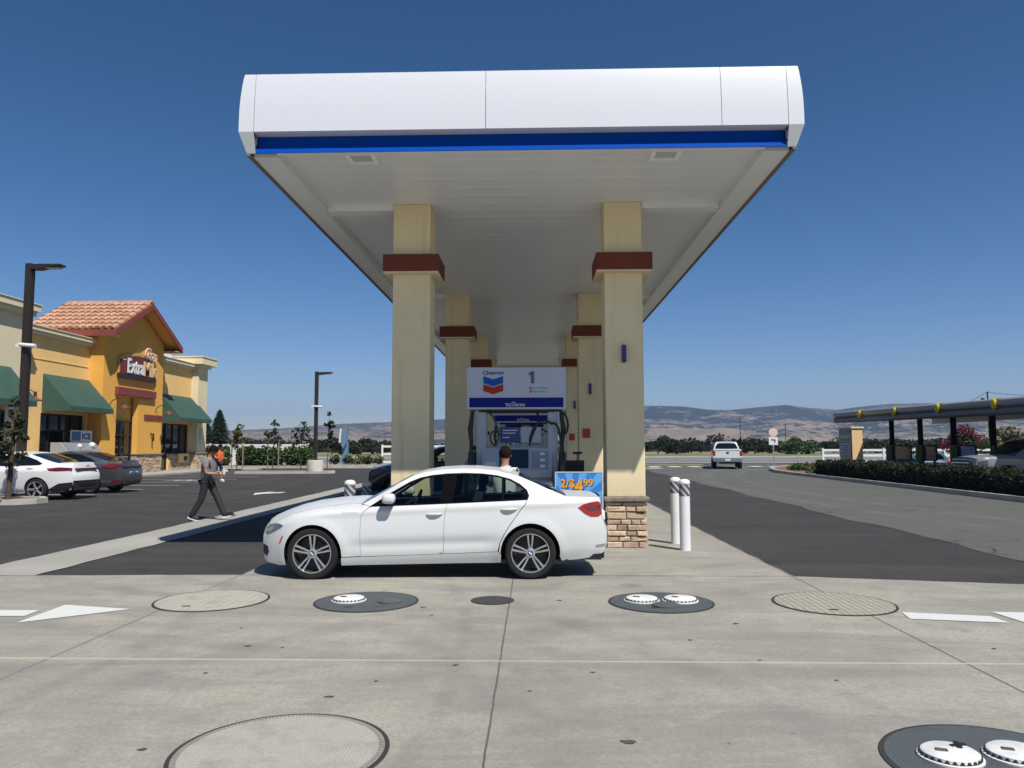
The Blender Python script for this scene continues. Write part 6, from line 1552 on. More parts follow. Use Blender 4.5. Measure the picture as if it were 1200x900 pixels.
for u in (1044.6, 1078, 1117, 1163):
    c = at_x(u, 500, XD + .35); mb = MB(); mb.box(c.x - .09, c.x + .09, c.y - .09, c.y + .09, gz(c.x, c.y), dz_(c.y) + .13); obj('post', mb, P('post_black', (0.008, 0.008, 0.009), .9, spec=.1), dc)
def menu_board(u0, u1, v0, v1, y, tint, lab):
    a, b_ = at_y(u0, v0, y), at_y(u1, v1, y); t = thing('menu_board', lab, 'menu board', ((a.x + b_.x)/2, y, gz(a.x, y)), 'drive-in menu boards')
    mb = MB(); q = .05
    for xa, xb, za, zb in ((a.x - q, b_.x + q, a.z, a.z + q), (a.x - q, b_.x + q, b_.z - q, b_.z), (a.x - q, a.x, b_.z, a.z), (b_.x, b_.x + q, b_.z, a.z)): mb.box(xa, xb, y - .12, y + .02, za, zb)
    obj('frame', mb, M['black'], t)
    m = bpy.data.materials.new('menu_picture'); N, L = nt(m); bs = N['Principled BSDF']; tc = N.new('ShaderNodeTexCoord'); cr = N.new('ShaderNodeValToRGB')
    el = cr.color_ramp.elements
    while len(el) < 5: el.new(.5)
    for i, cc in enumerate(tint): el[i].position = .34 + .07*i; el[i].color = (*cc, 1)
    L.new(noise(N, L, tc.outputs['Object'], 7.5, 3, .5, .8), cr.inputs[0]); L.new(cr.outputs[0], bs.inputs['Base Color']); bs.inputs['Roughness'].default_value = .3
    mb = MB(); mb.box(a.x, b_.x, y - .06, y, b_.z, a.z); obj('picture', mb, m, t)
    mb = MB(); mb.box(a.x - .40, a.x - .16, y - .10, y, b_.z - .08, a.z + .06); obj('side_panel', mb, P('board_side_olive', (0.09, 0.085, 0.02), .5), t)
    mb = MB(); mb.box(a.x - .12, a.x - .02, y - .02, y + .1, gz(a.x, y), a.z); mb.box(b_.x - .05, b_.x + .03, y + .02, y + .1, gz(a.x, y), a.z); obj('stand', mb, M['black'], t)
food = [(0.50, 0.28, 0.10), (0.60, 0.17, 0.08), (0.75, 0.55, 0.22), (0.26, 0.09, 0.05), (0.70, 0.64, 0.52)]
food2 = [(0.48, 0.16, 0.11), (0.65, 0.46, 0.32), (0.62, 0.14, 0.08), (0.20, 0.08, 0.06), (0.62, 0.48, 0.44)]
cold = [(0.10, 0.36, 0.70), (0.34, 0.55, 0.75), (0.65, 0.22, 0.40), (0.14, 0.48, 0.68), (0.75, 0.75, 0.78)]
menu_board(1047.5, 1066.5, 524, 539, 38.3, food, 'menu board with warm food pictures nearest the cream pillar')
menu_board(1083, 1096, 524, 540, 35.4, food2, 'narrow reddish menu board between two others')
menu_board(1124, 1142, 524, 541, 32.2, cold, 'blue and pink drinks menu board beside the parked pickup nose')
# cream menu pillar
PX_ = 16.45; pa = at_x(998.5, 520, PX_); pil = thing('menu_pillar', 'cream pillar with grey menu panels on its shaded side at the drive-in end', 'pillar', (PX_ + .3, pa.y + .8, gz(18, 45)))
zt_ = at_x(998, 501, PX_).z
mb = MB(); mb.box(PX_, PX_ + .54, pa.y, pa.y + 1.62, gz(18, 45), zt_ - .08); obj('pillar_body', mb, P('pillar_peach', (0.72, 0.48, 0.24), .9, bump=.2), pil)
mb = MB(); mb.box(PX_ - .06, PX_ + .60, pa.y - .06, pa.y + 1.68, zt_ - .08, zt_, .01); obj('pillar_cap', mb, M['cream'], pil)
mb = MB(); mb.box(PX_ - .07, PX_ - .005, pa.y + .08, pa.y + 1.54, zt_ - 1.55, zt_ - .14); mp = obj('menu_panel', mb, P('panel_dim', (0.20, 0.185, 0.17), .5), pil)
for za, zb, cc in ((1.55, .85, (0.36, 0.40, 0.46)), (.80, .62, (0.16, 0.24, 0.12)), (.58, .42, (0.42, 0.43, 0.46))):
    mb = MB(); mb.box(PX_ - .075, PX_ - .0705, pa.y + .2, pa.y + 1.4, zt_ - za, zt_ - zb); o = obj('menu_sheet', mb, P('sheet_%d' % int(za*100), cc, .5), mp)
mb = MB()
for k in range(6): mb.box(PX_ - .081, PX_ - .0755, pa.y + .35, pa.y + .35 + (.9 if k % 2 else .6), zt_ - 1.48 + k*.10, zt_ - 1.45 + k*.10)
obj('menu_line', mb, M['groove'], mp)
# blossom tree and green crowns beyond the drive-in
c = at_y(1131, 540, 52); branch_tree('crape_myrtle', 'small tree covered in red blossom behind the drive-in posts', 'tree', (c.x, 52, .2), 2.75, 1.15, M['blossom'], 9, 900, .11, .05, 12, (0, 0), .42)
rr = random.Random(12); lv = MB(); leaves(lv, 500, in_ball((c.x, 52, 1.75), (1.2, 1.0, .9), rr, .2), .12, rr); ob = obj('foliage', lv, M['leaf_dark'], None, recalc=False, loc=(0, 0, 0)); ob.parent = bpy.data.objects['crape_myrtle']; ob.location = -Vector((c.x, 52, .2))
c = at_y(1188, 530, 75); mass_tree('tree', 'pale green tree at the right picture edge under the drive-in roof', 'tree', (c.x, 75, .3), 3.6, 6.5, M['leaf_olive'], 33, 1100, .22)
c = at_y(1150, 530, 95); mass_tree('tree', 'green tree just left of the pale tree behind the drive-in posts', 'tree', (c.x, 95, .3), 3.0, 7.0, M['leaf'], 34, 800, .25)
# ================================================================== OTHER VEHICLES
def generic_y(W, zc, tumble, xf, xr, ff, fr, bf=.30, br=.22, lower=.06, gf=None, gr=None):
    """simple body side: slight barrel below the waist zc, lean-in above it, plan taper to both ends"""
    def y(x, z):
        d = z - zc
        if d <= 0: v = W - lower * (d / .6)**2 * (1 if d > -.6 else 1.3) - .012
        else: v = W - .012 - tumble * d - .10 * d * d - .02 * clamp(d / .05)
        t = clamp((xf - x) / ff); v *= 1 - bf * t**2.4
        t = clamp((x - xr) / fr); v *= 1 - br * t**2.4
        g = clamp((d - .02) / .1)
        if gf: v -= .10 * g * clamp((gf - x) / .5)
        if gr: v -= .14 * g * clamp((x - gr) / .7)
        return v
    return y
def plain_car(name, label, cat, O, **k):
    """O: dict of outline pieces front to rear; one body side with a window hole"""
    return build_car(name, label, cat, O, **k)
def fastback(paint, rear_kind):
    """mid-size saloon with a fast roofline and high tail; axle at x = 0"""
    yf = generic_y(.915, .90, .40, .10, 2.75, .98, .98, .36, .20, .07, 1.1, 2.5)
    nose = [(-.84, .20), (-.92, .28), (-.93, .48), (-.90, .62), (-.84, .70)]
    hood = [(-.84, .70), (-.55, .82), (-.2, .91), (.2, .97), (.50, .99)]
    ws = [(.50, .99), (.80, 1.14), (1.15, 1.31), (1.25, 1.35)]
    roof = [(1.25, 1.35), (1.55, 1.41), (1.9, 1.43), (2.25, 1.405), (2.42, 1.37)]
    rw = [(2.42, 1.37), (2.75, 1.255), (3.05, 1.15), (3.22, 1.105)]
    tr = [(3.22, 1.105), (3.42, 1.10), (3.62, 1.115)]
    rear = [(3.62, 1.115), (3.64, 1.04), (3.66, .86), (3.73, .72), (3.735, .58)]
    low = [(3.735, .58), (3.73, .42), (3.66, .30), (3.50, .26)]
    fa, ra = (0, .325, .37, .19), (2.70, .325, .37, .21)
    win = [(.82, 1.02), (1.10, 1.20), (1.38, 1.315), (1.7, 1.355), (2.0, 1.355), (2.3, 1.315), (2.62, 1.20), (2.80, 1.09), (2.72, 1.045), (1.8, 1.02)]
    g1 = inset([(.88, 1.03), (1.10, 1.185), (1.38, 1.30), (1.60, 1.335), (1.66, 1.03)], .012); g2 = inset([(1.72, 1.338), (2.0, 1.34), (2.3, 1.30), (2.60, 1.19), (2.76, 1.09), (2.70, 1.06), (1.76, 1.03)], .012)
    body = nose + hood[1:] + ws[1:] + roof[1:] + rw[1:] + tr[1:] + rear[1:] + low[1:] + [(3.2, .235)] + arcpts(*ra, rev=True) + [(2.2, .20), (.5, .19)] + arcpts(*fa, rev=True) + [(-.5, .18)]
    liner = [(-.7, .3), (-.6, .7), (.4, .92), (3.4, 1.0), (3.6, .5), (3.1, .3), (3.05, .5), (2.7, .72), (2.35, .5), (2.25, .25), (.45, .25), (.35, .5), (0, .72), (-.35, .5)]
    if rear_kind == 'bar':
        ovs = [('taillight', [(2.98, .955), (3.30, .985), (3.66, .965), (3.70, .88), (3.30, .865), (3.10, .88)], .006, M['dark_red_lens']), ('taillight_glow', [(3.02, .955), (3.20, .97), (3.20, .905), (3.08, .90)], .010, P('tail_mid', (0.20, 0.006, 0.010), .12, coat=1.0)),
               ('rear_bumper_trim', [(3.05, .32), (3.35, .50), (3.72, .54), (3.73, .40), (3.6, .28), (3.15, .24)], .004, M['black'])]
    else:
        ovs = [('taillight', [(3.05, .93), (3.30, 1.0), (3.66, .99), (3.70, .86), (3.36, .83)], .006, M['dark_red_lens']), ('taillight_glow', [(3.12, .93), (3.40, .965), (3.60, .93), (3.40, .87)], .010, P('tail_mid', (0.20, 0.006, 0.010), .12, coat=1.0)),
               ('rear_reflector', [(3.35, .44), (3.72, .47), (3.72, .38), (3.40, .34)], .005, M['dark_red_lens'])]
    def extra(root, yf):
        mb = MB(); mb.box(3.735, 3.785, -.27, .27, .60 if rear_kind == 'bar' else .62, .74, .005); 
        obj('number_plate', mb, M['plate'], root)
        if rear_kind == 'bar':
            mb = MB(); mb.box(3.66, 3.76, -.55, .55, .885, .955, .02); obj('taillight_bar', mb, M['dark_red_lens'], root)
            mb = MB(); mb.box(3.55, 3.765, -.62, .62, .27, .46, .03); obj('diffuser', mb, M['black'], root)
        else:
            mb = MB(); mb.box(3.70, 3.75, -.60, .60, .88, .94, .02); obj('taillight_bar', mb, M['dark_red_lens'], root)
            mb = MB(); mb.box(3.52, 3.75, -.58, .58, .28, .40, .03); obj('diffuser', mb, M['black'], root)
        mb = MB(); mb.box(3.745, 3.76, -.09, .09, .99, 1.03, .004); obj('badge', mb, M['chrome'], root)
        for s in (-1, 1):
            for xh, zh in ((1.50, .93), (2.50, .96)): handle(root, xh, zh, yf, s, paint)
            for xs_ in (.62, 1.70):
                mb = MB(); pts = [(xs_ + .05, 1.0), (xs_, .75), (xs_, .30)]
                mb.tube([(x, s*(yf(x, z) + .0005), z) for x, z in pts], .005, 5); obj('door_seam', mb, M['groove'], root)
    return dict(y=yf, paint=paint, st=.06, hw=.90, track=.895, tw=.22, r=.325, rr=.235, style='five',
        skins=[('front_bumper', paint, (.06, .10), nose), ('hood', paint, (.10, .05), hood), ('windshield', M['glass_dark'], (.05, .04), ws), ('roof', paint, (.045, .035), roof), ('rear_window', M['glass_dark'], (.035, .03), rw), ('trunk_lid', paint, (.025, .02), tr), ('tailgate', paint, (.05, .06), rear), ('rear_bumper', paint if rear_kind != 'bar' else M['black'], (.06, .05), low)],
        panels=[('body_side', body, [win])], trim=(win,), glass=[g1, g2], glassmat=M['glass_dark'], liner=liner, arches=[fa, ra], wheels=[(0, .325), (2.70, .325)], mirror=(.98, 1.06, .88), overlays=ovs, floor=(-.4, 3.2, .20), extra=(extra,))
g1_ = at_g(40, 585.5)
build_car('sedan', 'white saloon with a dark red light bar parked nose-in by the brown lamp post', 'car', fastback(P('car_paint_white_second', (0.66, 0.665, 0.67), 0.4, spec=.3, coat=.5), 'bar'), group='cars parked in front of the shop', loc=(g1_.x - 2.70, g1_.y + .90, gz(-18, 24)), rz=0)
g2_ = at_g(122, 577.5)
build_car('sedan', 'dark grey saloon parked beyond the white one, nearer the shop door', 'car', fastback(M['paint_grey'], 'wide'), group='cars parked in front of the shop', loc=(at_y(122, 577, g2_.y).x - 2.70 - .55, g2_.y + .90, gz(-18, 27)), rz=0)

def suv(paint):
    yf = generic_y(.93, 1.0, .36, .10, 2.85, 1.0, .95, .26, .16, .06, 1.0, 2.9)
    nose = [(-.82, .26), (-.90, .34), (-.92, .62), (-.90, .82), (-.84, .90)]
    hood = [(-.84, .88), (-.55, .98), (-.2, 1.05), (.2, 1.10), (.45, 1.12)]
    ws = [(.45, 1.12), (.78, 1.33), (1.12, 1.53), (1.22, 1.575)]
    roof = [(1.22, 1.575), (1.6, 1.62), (2.2, 1.64), (2.8, 1.62), (3.25, 1.57)]
    rw = [(3.25, 1.57), (3.42, 1.35), (3.55, 1.14)]
    rear = [(3.55, 1.14), (3.66, .98), (3.70, .70), (3.70, .45), (3.62, .32), (3.50, .28)]
    fa, ra = (0, .36, .41, .25), (2.75, .36, .41, .26)
    win = [(.72, 1.13), (1.02, 1.34), (1.26, 1.49), (1.6, 1.545), (2.5, 1.55), (3.0, 1.51), (3.22, 1.36), (3.30, 1.16), (2.0, 1.13)]
    q_ = lambda pts: [(x, z) for x, z in pts]
    g1 = inset([(.80, 1.14), (1.05, 1.325), (1.27, 1.47), (1.6, 1.525), (1.68, 1.53), (1.70, 1.145)], .01); g2 = inset([(1.78, 1.525), (2.5, 1.53), (2.55, 1.16), (1.80, 1.15)], .01); g3 = inset([(2.62, 1.525), (2.98, 1.49), (3.19, 1.35), (3.26, 1.18), (2.64, 1.165)], .01)
    roof, rw, rear, win, g1, g2, g3 = map(q_, (roof, rw, rear, win, g1, g2, g3))
    body = nose + hood[1:] + ws[1:] + roof[1:] + rw[1:] + rear[1:] + [(3.25, .27)] + arcpts(*ra, rev=True) + [(2.2, .25), (.5, .25)] + arcpts(*fa, rev=True) + [(-.5, .24)]
    liner = [(-.7, .4), (-.6, .8), (.4, 1.05), (3.4, 1.08), (3.6, .5), (3.2, .35), (3.1, .6), (2.75, .8), (2.35, .6), (2.25, .3), (.45, .3), (.4, .6), (0, .8), (-.35, .6)]
    ovs = [('headlight', [(-.88, .80), (-.60, .93), (-.42, .95), (-.50, .84), (-.78, .72)], .006, M['lamp_lens']), ('side_marker', [(-.62, .80), (-.50, .90), (-.46, .86), (-.56, .78)], .010, P('marker_brown', (0.16, 0.05, 0.03), .3)), ('taillight', [(3.30, 1.10), (3.55, 1.12), (3.66, .92), (3.40, .95)], .006, M['red_lens'])]
    return dict(y=yf, paint=paint, st=.065, hw=.92, track=.90, tw=.23, r=.36, rr=.25, style='five',
        skins=[('front_bumper', paint, (.06, .08), nose), ('hood', paint, (.08, .05), hood), ('windshield', M['glass'], (.06, .05), ws), ('roof', paint, (.05, .04), roof), ('rear_window', M['glass_dark'], (.04, .04), rw), ('tailgate', paint, (.05, .05), rear)],
        panels=[('body_side', body, [win])], trim=(win,), glass=[g1, g2, g3], liner=liner, arches=[fa, ra], wheels=[(0, .36), (2.75, .36)], mirror=(.95, 1.22, .92), overlays=ovs, floor=(-.4, 3.3, .28), cabin=(.80, 2.9, 1.08))
sx = at_y(433, 570, 24.6).x
build_car('suv', 'dark blue SUV in the shade behind the left canopy column', 'SUV', suv(M['paint_dark']), loc=(sx + .92, 25.2, gz(0, 25) + .012), rz=0).scale = (1.03, 1.03, 1.03)
bc = at_y(1022, 540, 47)
build_car('suv', 'teal car roof and windscreen just visible over the hedge by the cream pillar', 'car', suv(M['paint_teal']), loc=(bc.x + .7, 47.2, gz(20, 47) - .38), rz=0)

def pickup(paint, paint2=None):
    """full-size crew-cab pickup, front at -x"""
    yf = generic_y(1.0, 1.12, .30, .0, 4.2, .95, .9, .16, .03, .05, .9, None)
    nose = [(-.92, .42), (-.98, .55), (-.98, .95), (-.93, 1.10)]
    hood = [(-.93, 1.10), (-.6, 1.17), (-.1, 1.21), (.42, 1.23)]
    ws = [(.42, 1.23), (.78, 1.50), (1.10, 1.74), (1.20, 1.78)]
    roof = [(1.20, 1.78), (1.6, 1.85), (2.2, 1.87), (2.75, 1.83)]
    rw = [(2.75, 1.83), (2.92, 1.55), (2.98, 1.30)]
    gate = [(4.86, 1.345), (4.90, 1.30), (4.90, .78)]
    bump = [(4.90, .76), (5.02, .74), (5.03, .52), (4.94, .48)]
    fa, ra = (0, .41, .48, .42), (3.60, .41, .48, .42)
    win = [(.70, 1.27), (1.02, 1.51), (1.28, 1.69), (1.6, 1.745), (2.3, 1.76), (2.66, 1.73), (2.74, 1.55), (2.76, 1.30), (1.8, 1.27)]
    g1 = inset([(.78, 1.28), (1.03, 1.49), (1.28, 1.67), (1.66, 1.73), (1.70, 1.29)], .01); g2 = inset([(1.78, 1.735), (2.3, 1.74), (2.62, 1.715), (2.70, 1.54), (2.72, 1.32), (1.80, 1.295)], .01)
    body = nose + hood[1:] + ws[1:] + roof[1:] + rw[1:] + [(3.0, 1.345), (4.86, 1.345), (4.90, 1.30), (4.90, .55), (4.4, .50)] + arcpts(*ra, rev=True) + [(3.0, .46), (.6, .45)] + arcpts(*fa, rev=True) + [(-.6, .42)]
    liner = [(-.8, .55), (-.7, 1.0), (.4, 1.15), (4.7, 1.2), (4.8, .6), (4.2, .55), (4.1, .8), (3.6, .95), (3.1, .7), (2.9, .5), (.6, .5), (.5, .7), (0, .95), (-.5, .7)]
    ovs = [('taillight', [(4.72, 1.24), (4.90, 1.26), (4.90, .92), (4.74, .94)], .006, M['red_lens']), ('headlight', [(-.95, 1.0), (-.62, 1.08), (-.60, .88), (-.95, .84)], .006, M['lamp_lens']), ('wheel_flare', [(4.16, .62), (4.30, .62), (4.30, .50), (4.14, .50)], .004, M['black'])]
    def extra(root, yf):
        for s in (-1, 1):
            mb = MB(); mb.box(4.885, 4.925, min(s*.80, s*.985), max(s*.80, s*.985), .92, 1.26, .02); obj('taillight_lens', mb, M['red_lens'], root)
            mb = MB(); mb.box(.78, .90, min(s*1.02, s*1.26), max(s*1.02, s*1.26), 1.28, 1.62, .03); mm = obj('wing_mirror', mb, M['black'], root)
            mb = MB(); mb.tube([(.80, s*.9, 1.36), (.84, s*1.08, 1.40)], .03, 6); obj('mirror_arm', mb, M['black'], mm)
            mb = MB(); mb.box(3.0, 4.85, min(s*.92, s*.80), max(s*.92, s*.80), 1.30, 1.35, .01); obj('bed_rail', mb, M['black'], root)
        mb = MB(); strip(mb, [(2.783, 1.775), (2.925, 1.57), (2.975, 1.40)], yf, (.032, .032), .06, 16, .10); obj('rear_glass', mb, M['glass_dark'], root, smooth=40, recalc=False)
        for q in (5.03,): 
            mb = MB(); mb.box(q, q + .02, -.17, .17, .57, .70, .004); obj('number_plate', mb, M['plate'], root)
        mb = MB(); mb.box(4.905, 4.94, -.09, .09, 1.06, 1.18, .02); obj('tailgate_badge', mb, M['groove'], root)
        mb = MB(); mb.box(4.90, 4.925, -.80, .80, 1.27, 1.33, .008); obj('tailgate_spoiler', mb, M['lightgrey'], root)
        mb = MB(); mb.box(3.0, 4.86, -.82, .82, .86, .90); obj('bed_floor', mb, M['black'], root)
        mb = MB(); mb.box(4.0, 4.90, -.55, .55, .40, .52); mb.tube([(5.0, 0, .46), (5.14, 0, .46)], .04, 8); obj('hitch', mb, M['black'], root)
        mb = MB(); mb.box(-1.08, -.98, -.62, .62, .62, 1.06, .03); gr = obj('grille', mb, M['black'], root)
        for zz in (.72, .84, .96):
            mb = MB(); mb.box(-1.10, -1.075, -.58, .58, zz - .025, zz + .025, .008); obj('grille_bar', mb, M['chrome'], gr)
        mb = MB(); mb.box(-1.14, -.95, -.95, .95, .44, .62, .04); obj('front_bumper_bar', mb, M['chrome'], root)
    return dict(y=yf, paint=paint, st=.075, hw=.98, track=.985, tw=.27, r=.41, rr=.26, style='five',
        skins=[('front_bumper', paint, (.05, .07), nose), ('hood', paint, (.07, .05), hood), ('windshield', M['glass_dark'], (.06, .05), ws), ('roof', paint, (.05, .04), roof), ('cab_back', paint, (.02, .02), rw), ('tailgate', paint, (.01, .01), gate), ('rear_bumper', P('bumper_grey_green', (0.20, 0.23, 0.24), .4, metal=.4), (.02, .02), bump)],
        panels=[('body_side', body, [win])], trim=(win,), glass=[g1, g2], glassmat=M['glass_dark'], liner=liner, arches=[fa, ra], wheels=[(0, .41), (3.60, .41)], overlays=ovs, floor=(-.5, 4.8, .46), extra=(extra,))
pk = at_g(853, 550.5)
build_car('pickup_truck', 'silver pickup truck seen from behind, driving out of the exit', 'pickup truck', pickup(M['paint_silver']), loc=(pk.x + 5.0*math.sin(R(11.5)), pk.y + 5.0*math.cos(R(11.5)), gz(pk.x, pk.y)), rz=R(-101.5))
nz_ = at_y(1143, 545, 28.6)
build_car('pickup_truck', 'silver pickup parked nose-out under the drive-in roof behind the hedge', 'pickup truck', pickup(P('car_paint_dull_silver', (0.33, 0.34, 0.35), .4, metal=.3, coat=.6)), loc=(nz_.x + 1.1, 29.6, gz(18, 29) + .06), rz=0)

# ================================================================== PEOPLE
def skin_mesh(verts, edges, radii, sub=2, root=0):
    me = bpy.data.meshes.new('skin_tmp'); me.from_pydata(verts, edges, [])
    bm = bmesh.new(); bm.from_mesh(me); ly = bm.verts.layers.skin.verify(); bm.verts.ensure_lookup_table()
    for i, v in enumerate(bm.verts):
        r = radii[i]; v[ly].radius = r if isinstance(r, tuple) else (r, r); v[ly].use_root = (i == root)
    bm.to_mesh(me); bm.free()
    o = bpy.data.objects.new('skin_tmp', me); COL.objects.link(o)
    o.modifiers.new('Skin', 'SKIN').use_smooth_shade = True
    s = o.modifiers.new('Sub', 'SUBSURF'); s.levels = sub; s.render_levels = sub
    dg = bpy.context.evaluated_depsgraph_get(); dg.update(); m2 = bpy.data.meshes.new_from_object(o.evaluated_get(dg))
    vs = [v.co.copy() for v in m2.vertices]; fs = [list(p.vertices) for p in m2.polygons]
    bpy.data.objects.remove(o); bpy.data.meshes.remove(me); bpy.data.meshes.remove(m2); return vs, fs
def person(label, loc, J, rz, shirt, trousers, shoes, hair, sleeve='short', shorts=False, hold=None, group=None):
    """J: joints (metres, facing +x): hip, chest, neck, head, and per side sh, el, wr, hp, kn, an, toe"""
    t = thing('person', label, 'person', (0, 0, 0), group)
    V = {k: Vector(v) for k, v in J.items()}
    mb = MB()
    # one continuous body
    names = ['pelvis', 'belly', 'chest', 'neck', 'jaw', 'crown']
    hd = V['head']; nk = V['neck']; up = (hd - nk).normalized()
    vs = [V['hip'], V['hip'].lerp(V['chest'], .5), V['chest'], nk, hd - up*.045, hd + up*.07]; rad = [(.135, .105), (.135, .10), (.15, .105), .056, (.080, .085), (.086, .096)]
    ed = [(0, 1), (1, 2), (2, 3), (3, 4), (4, 5)]
    for s in 'lr':
        i = len(vs); vs += [V[s+'sh'], V[s+'el'], V[s+'wr']]; rad += [.058, .043, .032]; ed += [(2, i), (i, i+1), (i+1, i+2)]
        i = len(vs); vs += [V[s+'hp'], V[s+'kn'], V[s+'an'], V[s+'toe']]; rad += [.085, .056, .036, .022]; ed += [(0, i), (i, i+1), (i+1, i+2), (i+2, i+3)]
    a, b = skin_mesh([tuple(v) for v in vs], ed, rad); mb.add(a, b)
    # nose, ears
    fw = Vector(J.get('face', (1, 0, -.3))).normalized(); sd = up.cross(fw).normalized()
    a, b = skin_mesh([tuple(hd + fw*.07 + up*.03), tuple(hd + fw*.108 - up*.005), tuple(hd + fw*.09 - up*.015)], [(0, 1), (1, 2)], [.012, .018, .010], 1); mb.add(a, b)
    for q in (-1, 1): mb.ball(hd + sd*q*.088 - up*.005, .022, .012, .034, 8, 6)
    # hands: palm and five curled fingers
    for s in 'lr':
        wr = V[s+'wr']; d = (wr - V[s+'el']).normalized(); side = Vector((0, 1 if s == 'l' else -1, 0)); nrm = d.cross(side).normalized(); side = nrm.cross(d).normalized()
        a, b = skin_mesh([tuple(wr), tuple(wr + d*.05), tuple(wr + d*.09)], [(0, 1), (1, 2)], [(.028, .022), (.038, .018), (.036, .015)], 1); mb.add(a, b)
        for k, l in enumerate((.062, .072, .076, .066, .05)):
            o = (k - 2) * .017
            if k == 0: p0 = wr + d*.035 - side*.03; p1 = p0 + d*.035 - side*.03; p2 = p1 + d*.03 - side*.002 + nrm*.012
            else: p0 = wr + d*.085 + side*o; p1 = p0 + d*l*.55 + nrm*.008; p2 = p1 + d*l*.35 + nrm*.032
            a, b = skin_mesh([tuple(p0), tuple(p1), tuple(p2)], [(0, 1), (1, 2)], [.0095, .0088, .0075], 1); mb.add(a, b)
    body = obj('body', mb, M['skin'], t, smooth=60, recalc=False)
    # eyes and mouth
    mb = MB()
    for q in (-1, 1): mb.ball(hd + fw*.084 + sd*q*.032 + up*.028, .011, .011, .008, 8, 6)
    obj('eye', mb, M['black'], body); mb = MB(); mb.obox(hd + fw*.090 - up*.048, fw*.004, sd*.022, up*.004); obj('mouth', mb, P('lips', (0.22, 0.07, 0.06), .5), body)
    # hair as a cap over the back and top of the skull
    mb = MB(); vs = []; n, m = 20, 10; back = -fw; uu = (up + back*.62).normalized(); ff = uu.cross(sd).normalized()
    for i in range(m + 1):
        th = R(101) * i / m
        for k in range(n):
            a = 2*math.pi*k/n; rr = 1.0 + .05*math.sin(5*a + i) ; vs.append(hd + up*.018 + (uu*math.cos(th)*.130 + (sd*math.cos(a)*.104 + ff*math.sin(a)*.112)*math.sin(th)) * rr)
    mb.add(vs, [[i*n+k, (i+1)*n+k, (i+1)*n+(k+1) % n, i*n+(k+1) % n] for i in range(m) for k in range(n)]); obj('hair', mb, hair, t, smooth=60)
    # shirt
    hem = V['hip'] + Vector((0, 0, -.10)); vs = [hem, V['hip'].lerp(V['chest'], .45), V['chest'], V['chest'].lerp(nk, .5), nk - up*.03]; rad = [(.19, .175), (.185, .165), (.175, .14), (.125, .105), .070]; ed = [(0, 1), (1, 2), (2, 3), (3, 4)]
    for s in 'lr':
        i = len(vs); e = V[s+'el'] if sleeve == 'long' else V[s+'sh'].lerp(V[s+'el'], .72); vs += [V[s+'sh'], e]; rad += [.070, .064]; ed += [(2, i), (i, i+1)]
        if sleeve == 'long': vs.append(V[s+'wr']); rad.append(.045); ed.append((i+1, i+2))
    a, b = skin_mesh([tuple(v) for v in vs], ed, rad); mb = MB(); mb.add(a, b); obj('shirt', mb, shirt, t, smooth=60, recalc=False)
    # trousers
    vs = [V['hip'] + Vector((0, 0, .02))]; rad = [(.152, .125)]; ed = []
    for s in 'lr':
        i = len(vs); end = V[s+'kn'] if shorts else V[s+'an'] + Vector((0, 0, -.045)); kn = V[s+'hp'].lerp(V[s+'kn'], .55) if shorts else V[s+'kn']
        vs += [V[s+'hp'], kn, end]; rad += [.099, .080, .072 if not shorts else .085]; ed += [(0, i), (i, i+1), (i+1, i+2)]
    a, b = skin_mesh([tuple(v) for v in vs], ed, rad); mb = MB(); mb.add(a, b); obj('shorts' if shorts else 'trousers', mb, trousers, t, smooth=60, recalc=False)
    for s in 'lr':
        an, to = V[s+'an'], V[s+'toe']; d = (to - an); hz = Vector((d.x, d.y, d.z*.8)); heel = an - hz*.25 - Vector((0, 0, .055)); ball = an + d*.75 - Vector((0, 0, .010))
        a, b = skin_mesh([tuple(heel + Vector((0, 0, .03))), tuple(an + d*.25 - Vector((0, 0, .02))), tuple(ball), tuple(to)], [(0, 1), (1, 2), (2, 3)], [.050, .060, .050, .036]); mb = MB(); mb.add(a, b); sh = obj('shoe', mb, shoes[0], t, smooth=60, recalc=False)
        dn = Vector((0, 0, -1)); ax = d.normalized(); yv = Vector((0, 1, 0)); nz = ax.cross(yv).normalized(); nz = nz if nz.z < 0 else -nz
        mb = MB(); c = heel.lerp(to, .52) + nz*.030; mb.obox(c, ax*((to - heel).length*.53), yv*.045, nz*.016); obj('sole', mb, shoes[1], sh)
    if hold: hold(t, V)
    t.location = loc; t.rotation_euler = (0, 0, rz); return t
polo = P('polo_heather_grey', (0.19, 0.195, 0.205), .85, var=.25, vscale=14)
walkJ = dict(hip=(0, 0, .93), chest=(.02, 0, 1.28), neck=(.05, 0, 1.475), head=(.115, 0, 1.59), face=(1, 0, -.38),
             lsh=(.02, .185, 1.385), lel=(.02, .235, 1.10), lwr=(.25, .13, 1.10), rsh=(.03, -.185, 1.385), rel=(.05, -.225, 1.09), rwr=(.29, -.10, 1.07),
             lhp=(.02, .095, .86), lkn=(.21, .10, .50), lan=(.40, .10, .125), ltoe=(.60, .10, .16), rhp=(-.01, -.095, .86), rkn=(-.09, -.10, .49), ran=(-.33, -.10, .115), rtoe=(-.14, -.10, .045))
def papers(t, V):
    mb = MB(); mb.obox((.37, .02, 1.14), (.075, 0, .045), (0, .085, 0), (-.012, 0, .02)); obj_ = obj('paper_bag', mb, M['white'], t)
w0 = at_g(228, 609.5)
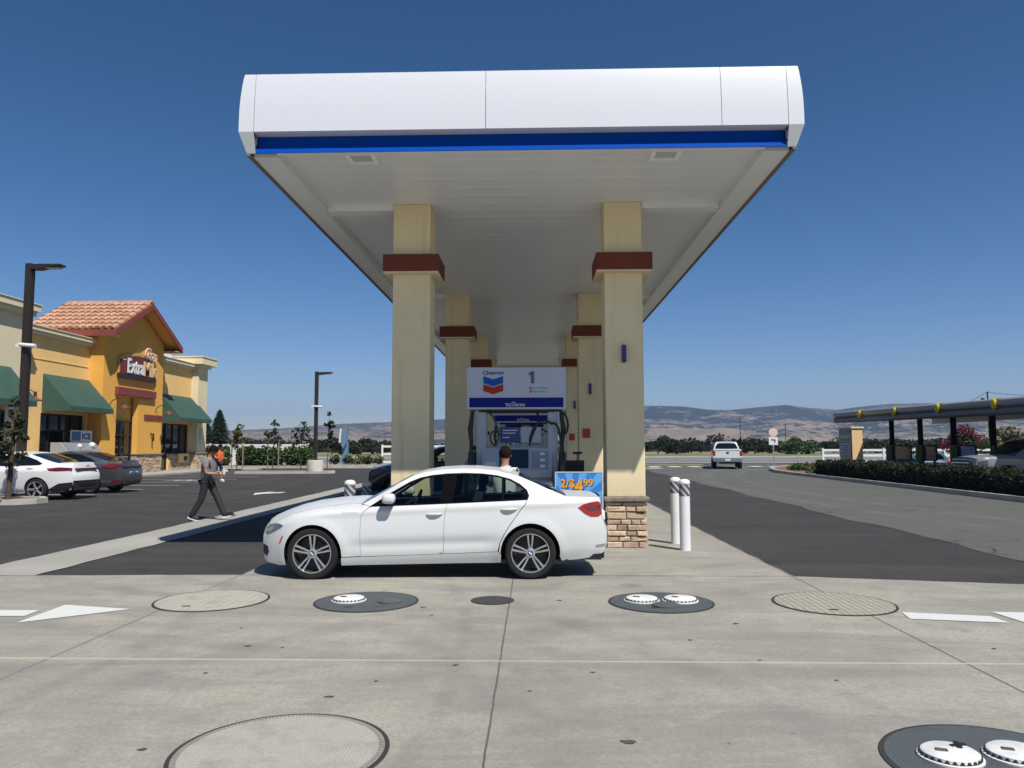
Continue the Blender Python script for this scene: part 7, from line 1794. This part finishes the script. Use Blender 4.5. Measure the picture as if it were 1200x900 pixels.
person('man in a grey polo shirt and black trousers walking across the concrete strip', (w0.x + .27, w0.y, w0.z + .012), walkJ, 0, polo, P('trousers_black', (0.022, 0.022, 0.024), .8, var=.2), (M['black'], M['white']), M['hair'])
hand = Vector((w0.x + .27 + .40, w0.y - .02, w0.z + .012 + 1.12))
it = thing('paper_cup', 'white paper bundle and cup held by the walking man', 'paper cup', tuple(hand))
mb = MB(); mb.lathe([(.001, -.06), (.032, -.06), (.042, .06), (.001, .06)], hand + Vector((.0, -.03, .0)), 'z', 16); obj('cup', mb, M['white'], it, smooth=40)
mb = MB(); mb.obox(hand + Vector((-.03, .05, -.01)), (.07, 0, .035), (0, .05, 0), (-.01, 0, .02)); obj('napkin', mb, M['white'], it)
standJ = dict(hip=(0, 0, .92), chest=(.02, 0, 1.26), neck=(.04, 0, 1.46), head=(.09, 0, 1.585), face=(1, 0, -.25),
              lsh=(.0, .185, 1.345), lel=(.02, .25, 1.10), lwr=(.26, .18, 1.06), rsh=(.0, -.185, 1.345), rel=(.04, -.25, 1.10), rwr=(.28, -.16, 1.08),
              lhp=(.0, .095, .85), lkn=(.10, .10, .48), lan=(.10, .10, .10), ltoe=(.28, .10, .05), rhp=(.0, -.095, .85), rkn=(-.05, -.10, .48), ran=(-.16, -.10, .11), rtoe=(.02, -.10, .05))
o0 = at_y(256.0, 540, 35.5)
person('man in an orange T-shirt and dark denim shorts behind the walking man', (o0.x, 35.5, gz(o0.x, 35.5)), standJ, R(-25), P('tshirt_orange', (0.62, 0.10, 0.025), .8, var=.15, vscale=10), P('denim_dark', (0.018, 0.028, 0.055), .9), (M['white'], M['white']), M['hair_brown'], shorts=True)
backJ = dict(standJ); backJ.update(lwr=(.24, .16, 1.15), rwr=(.26, -.14, 1.2), head=(.06, 0, 1.60), face=(1, 0, -.1))
q0 = at_y(591, 545, 12.35)
person('person with short dark hair and white shirt at the pump behind the sedan roof', (q0.x, 12.35, -.02), backJ, R(78), P('shirt_white', (0.62, 0.62, 0.62), .85), P('trousers_navy', (0.02, 0.022, 0.03), .85), (M['black'], M['black']), M['hair_brown'])
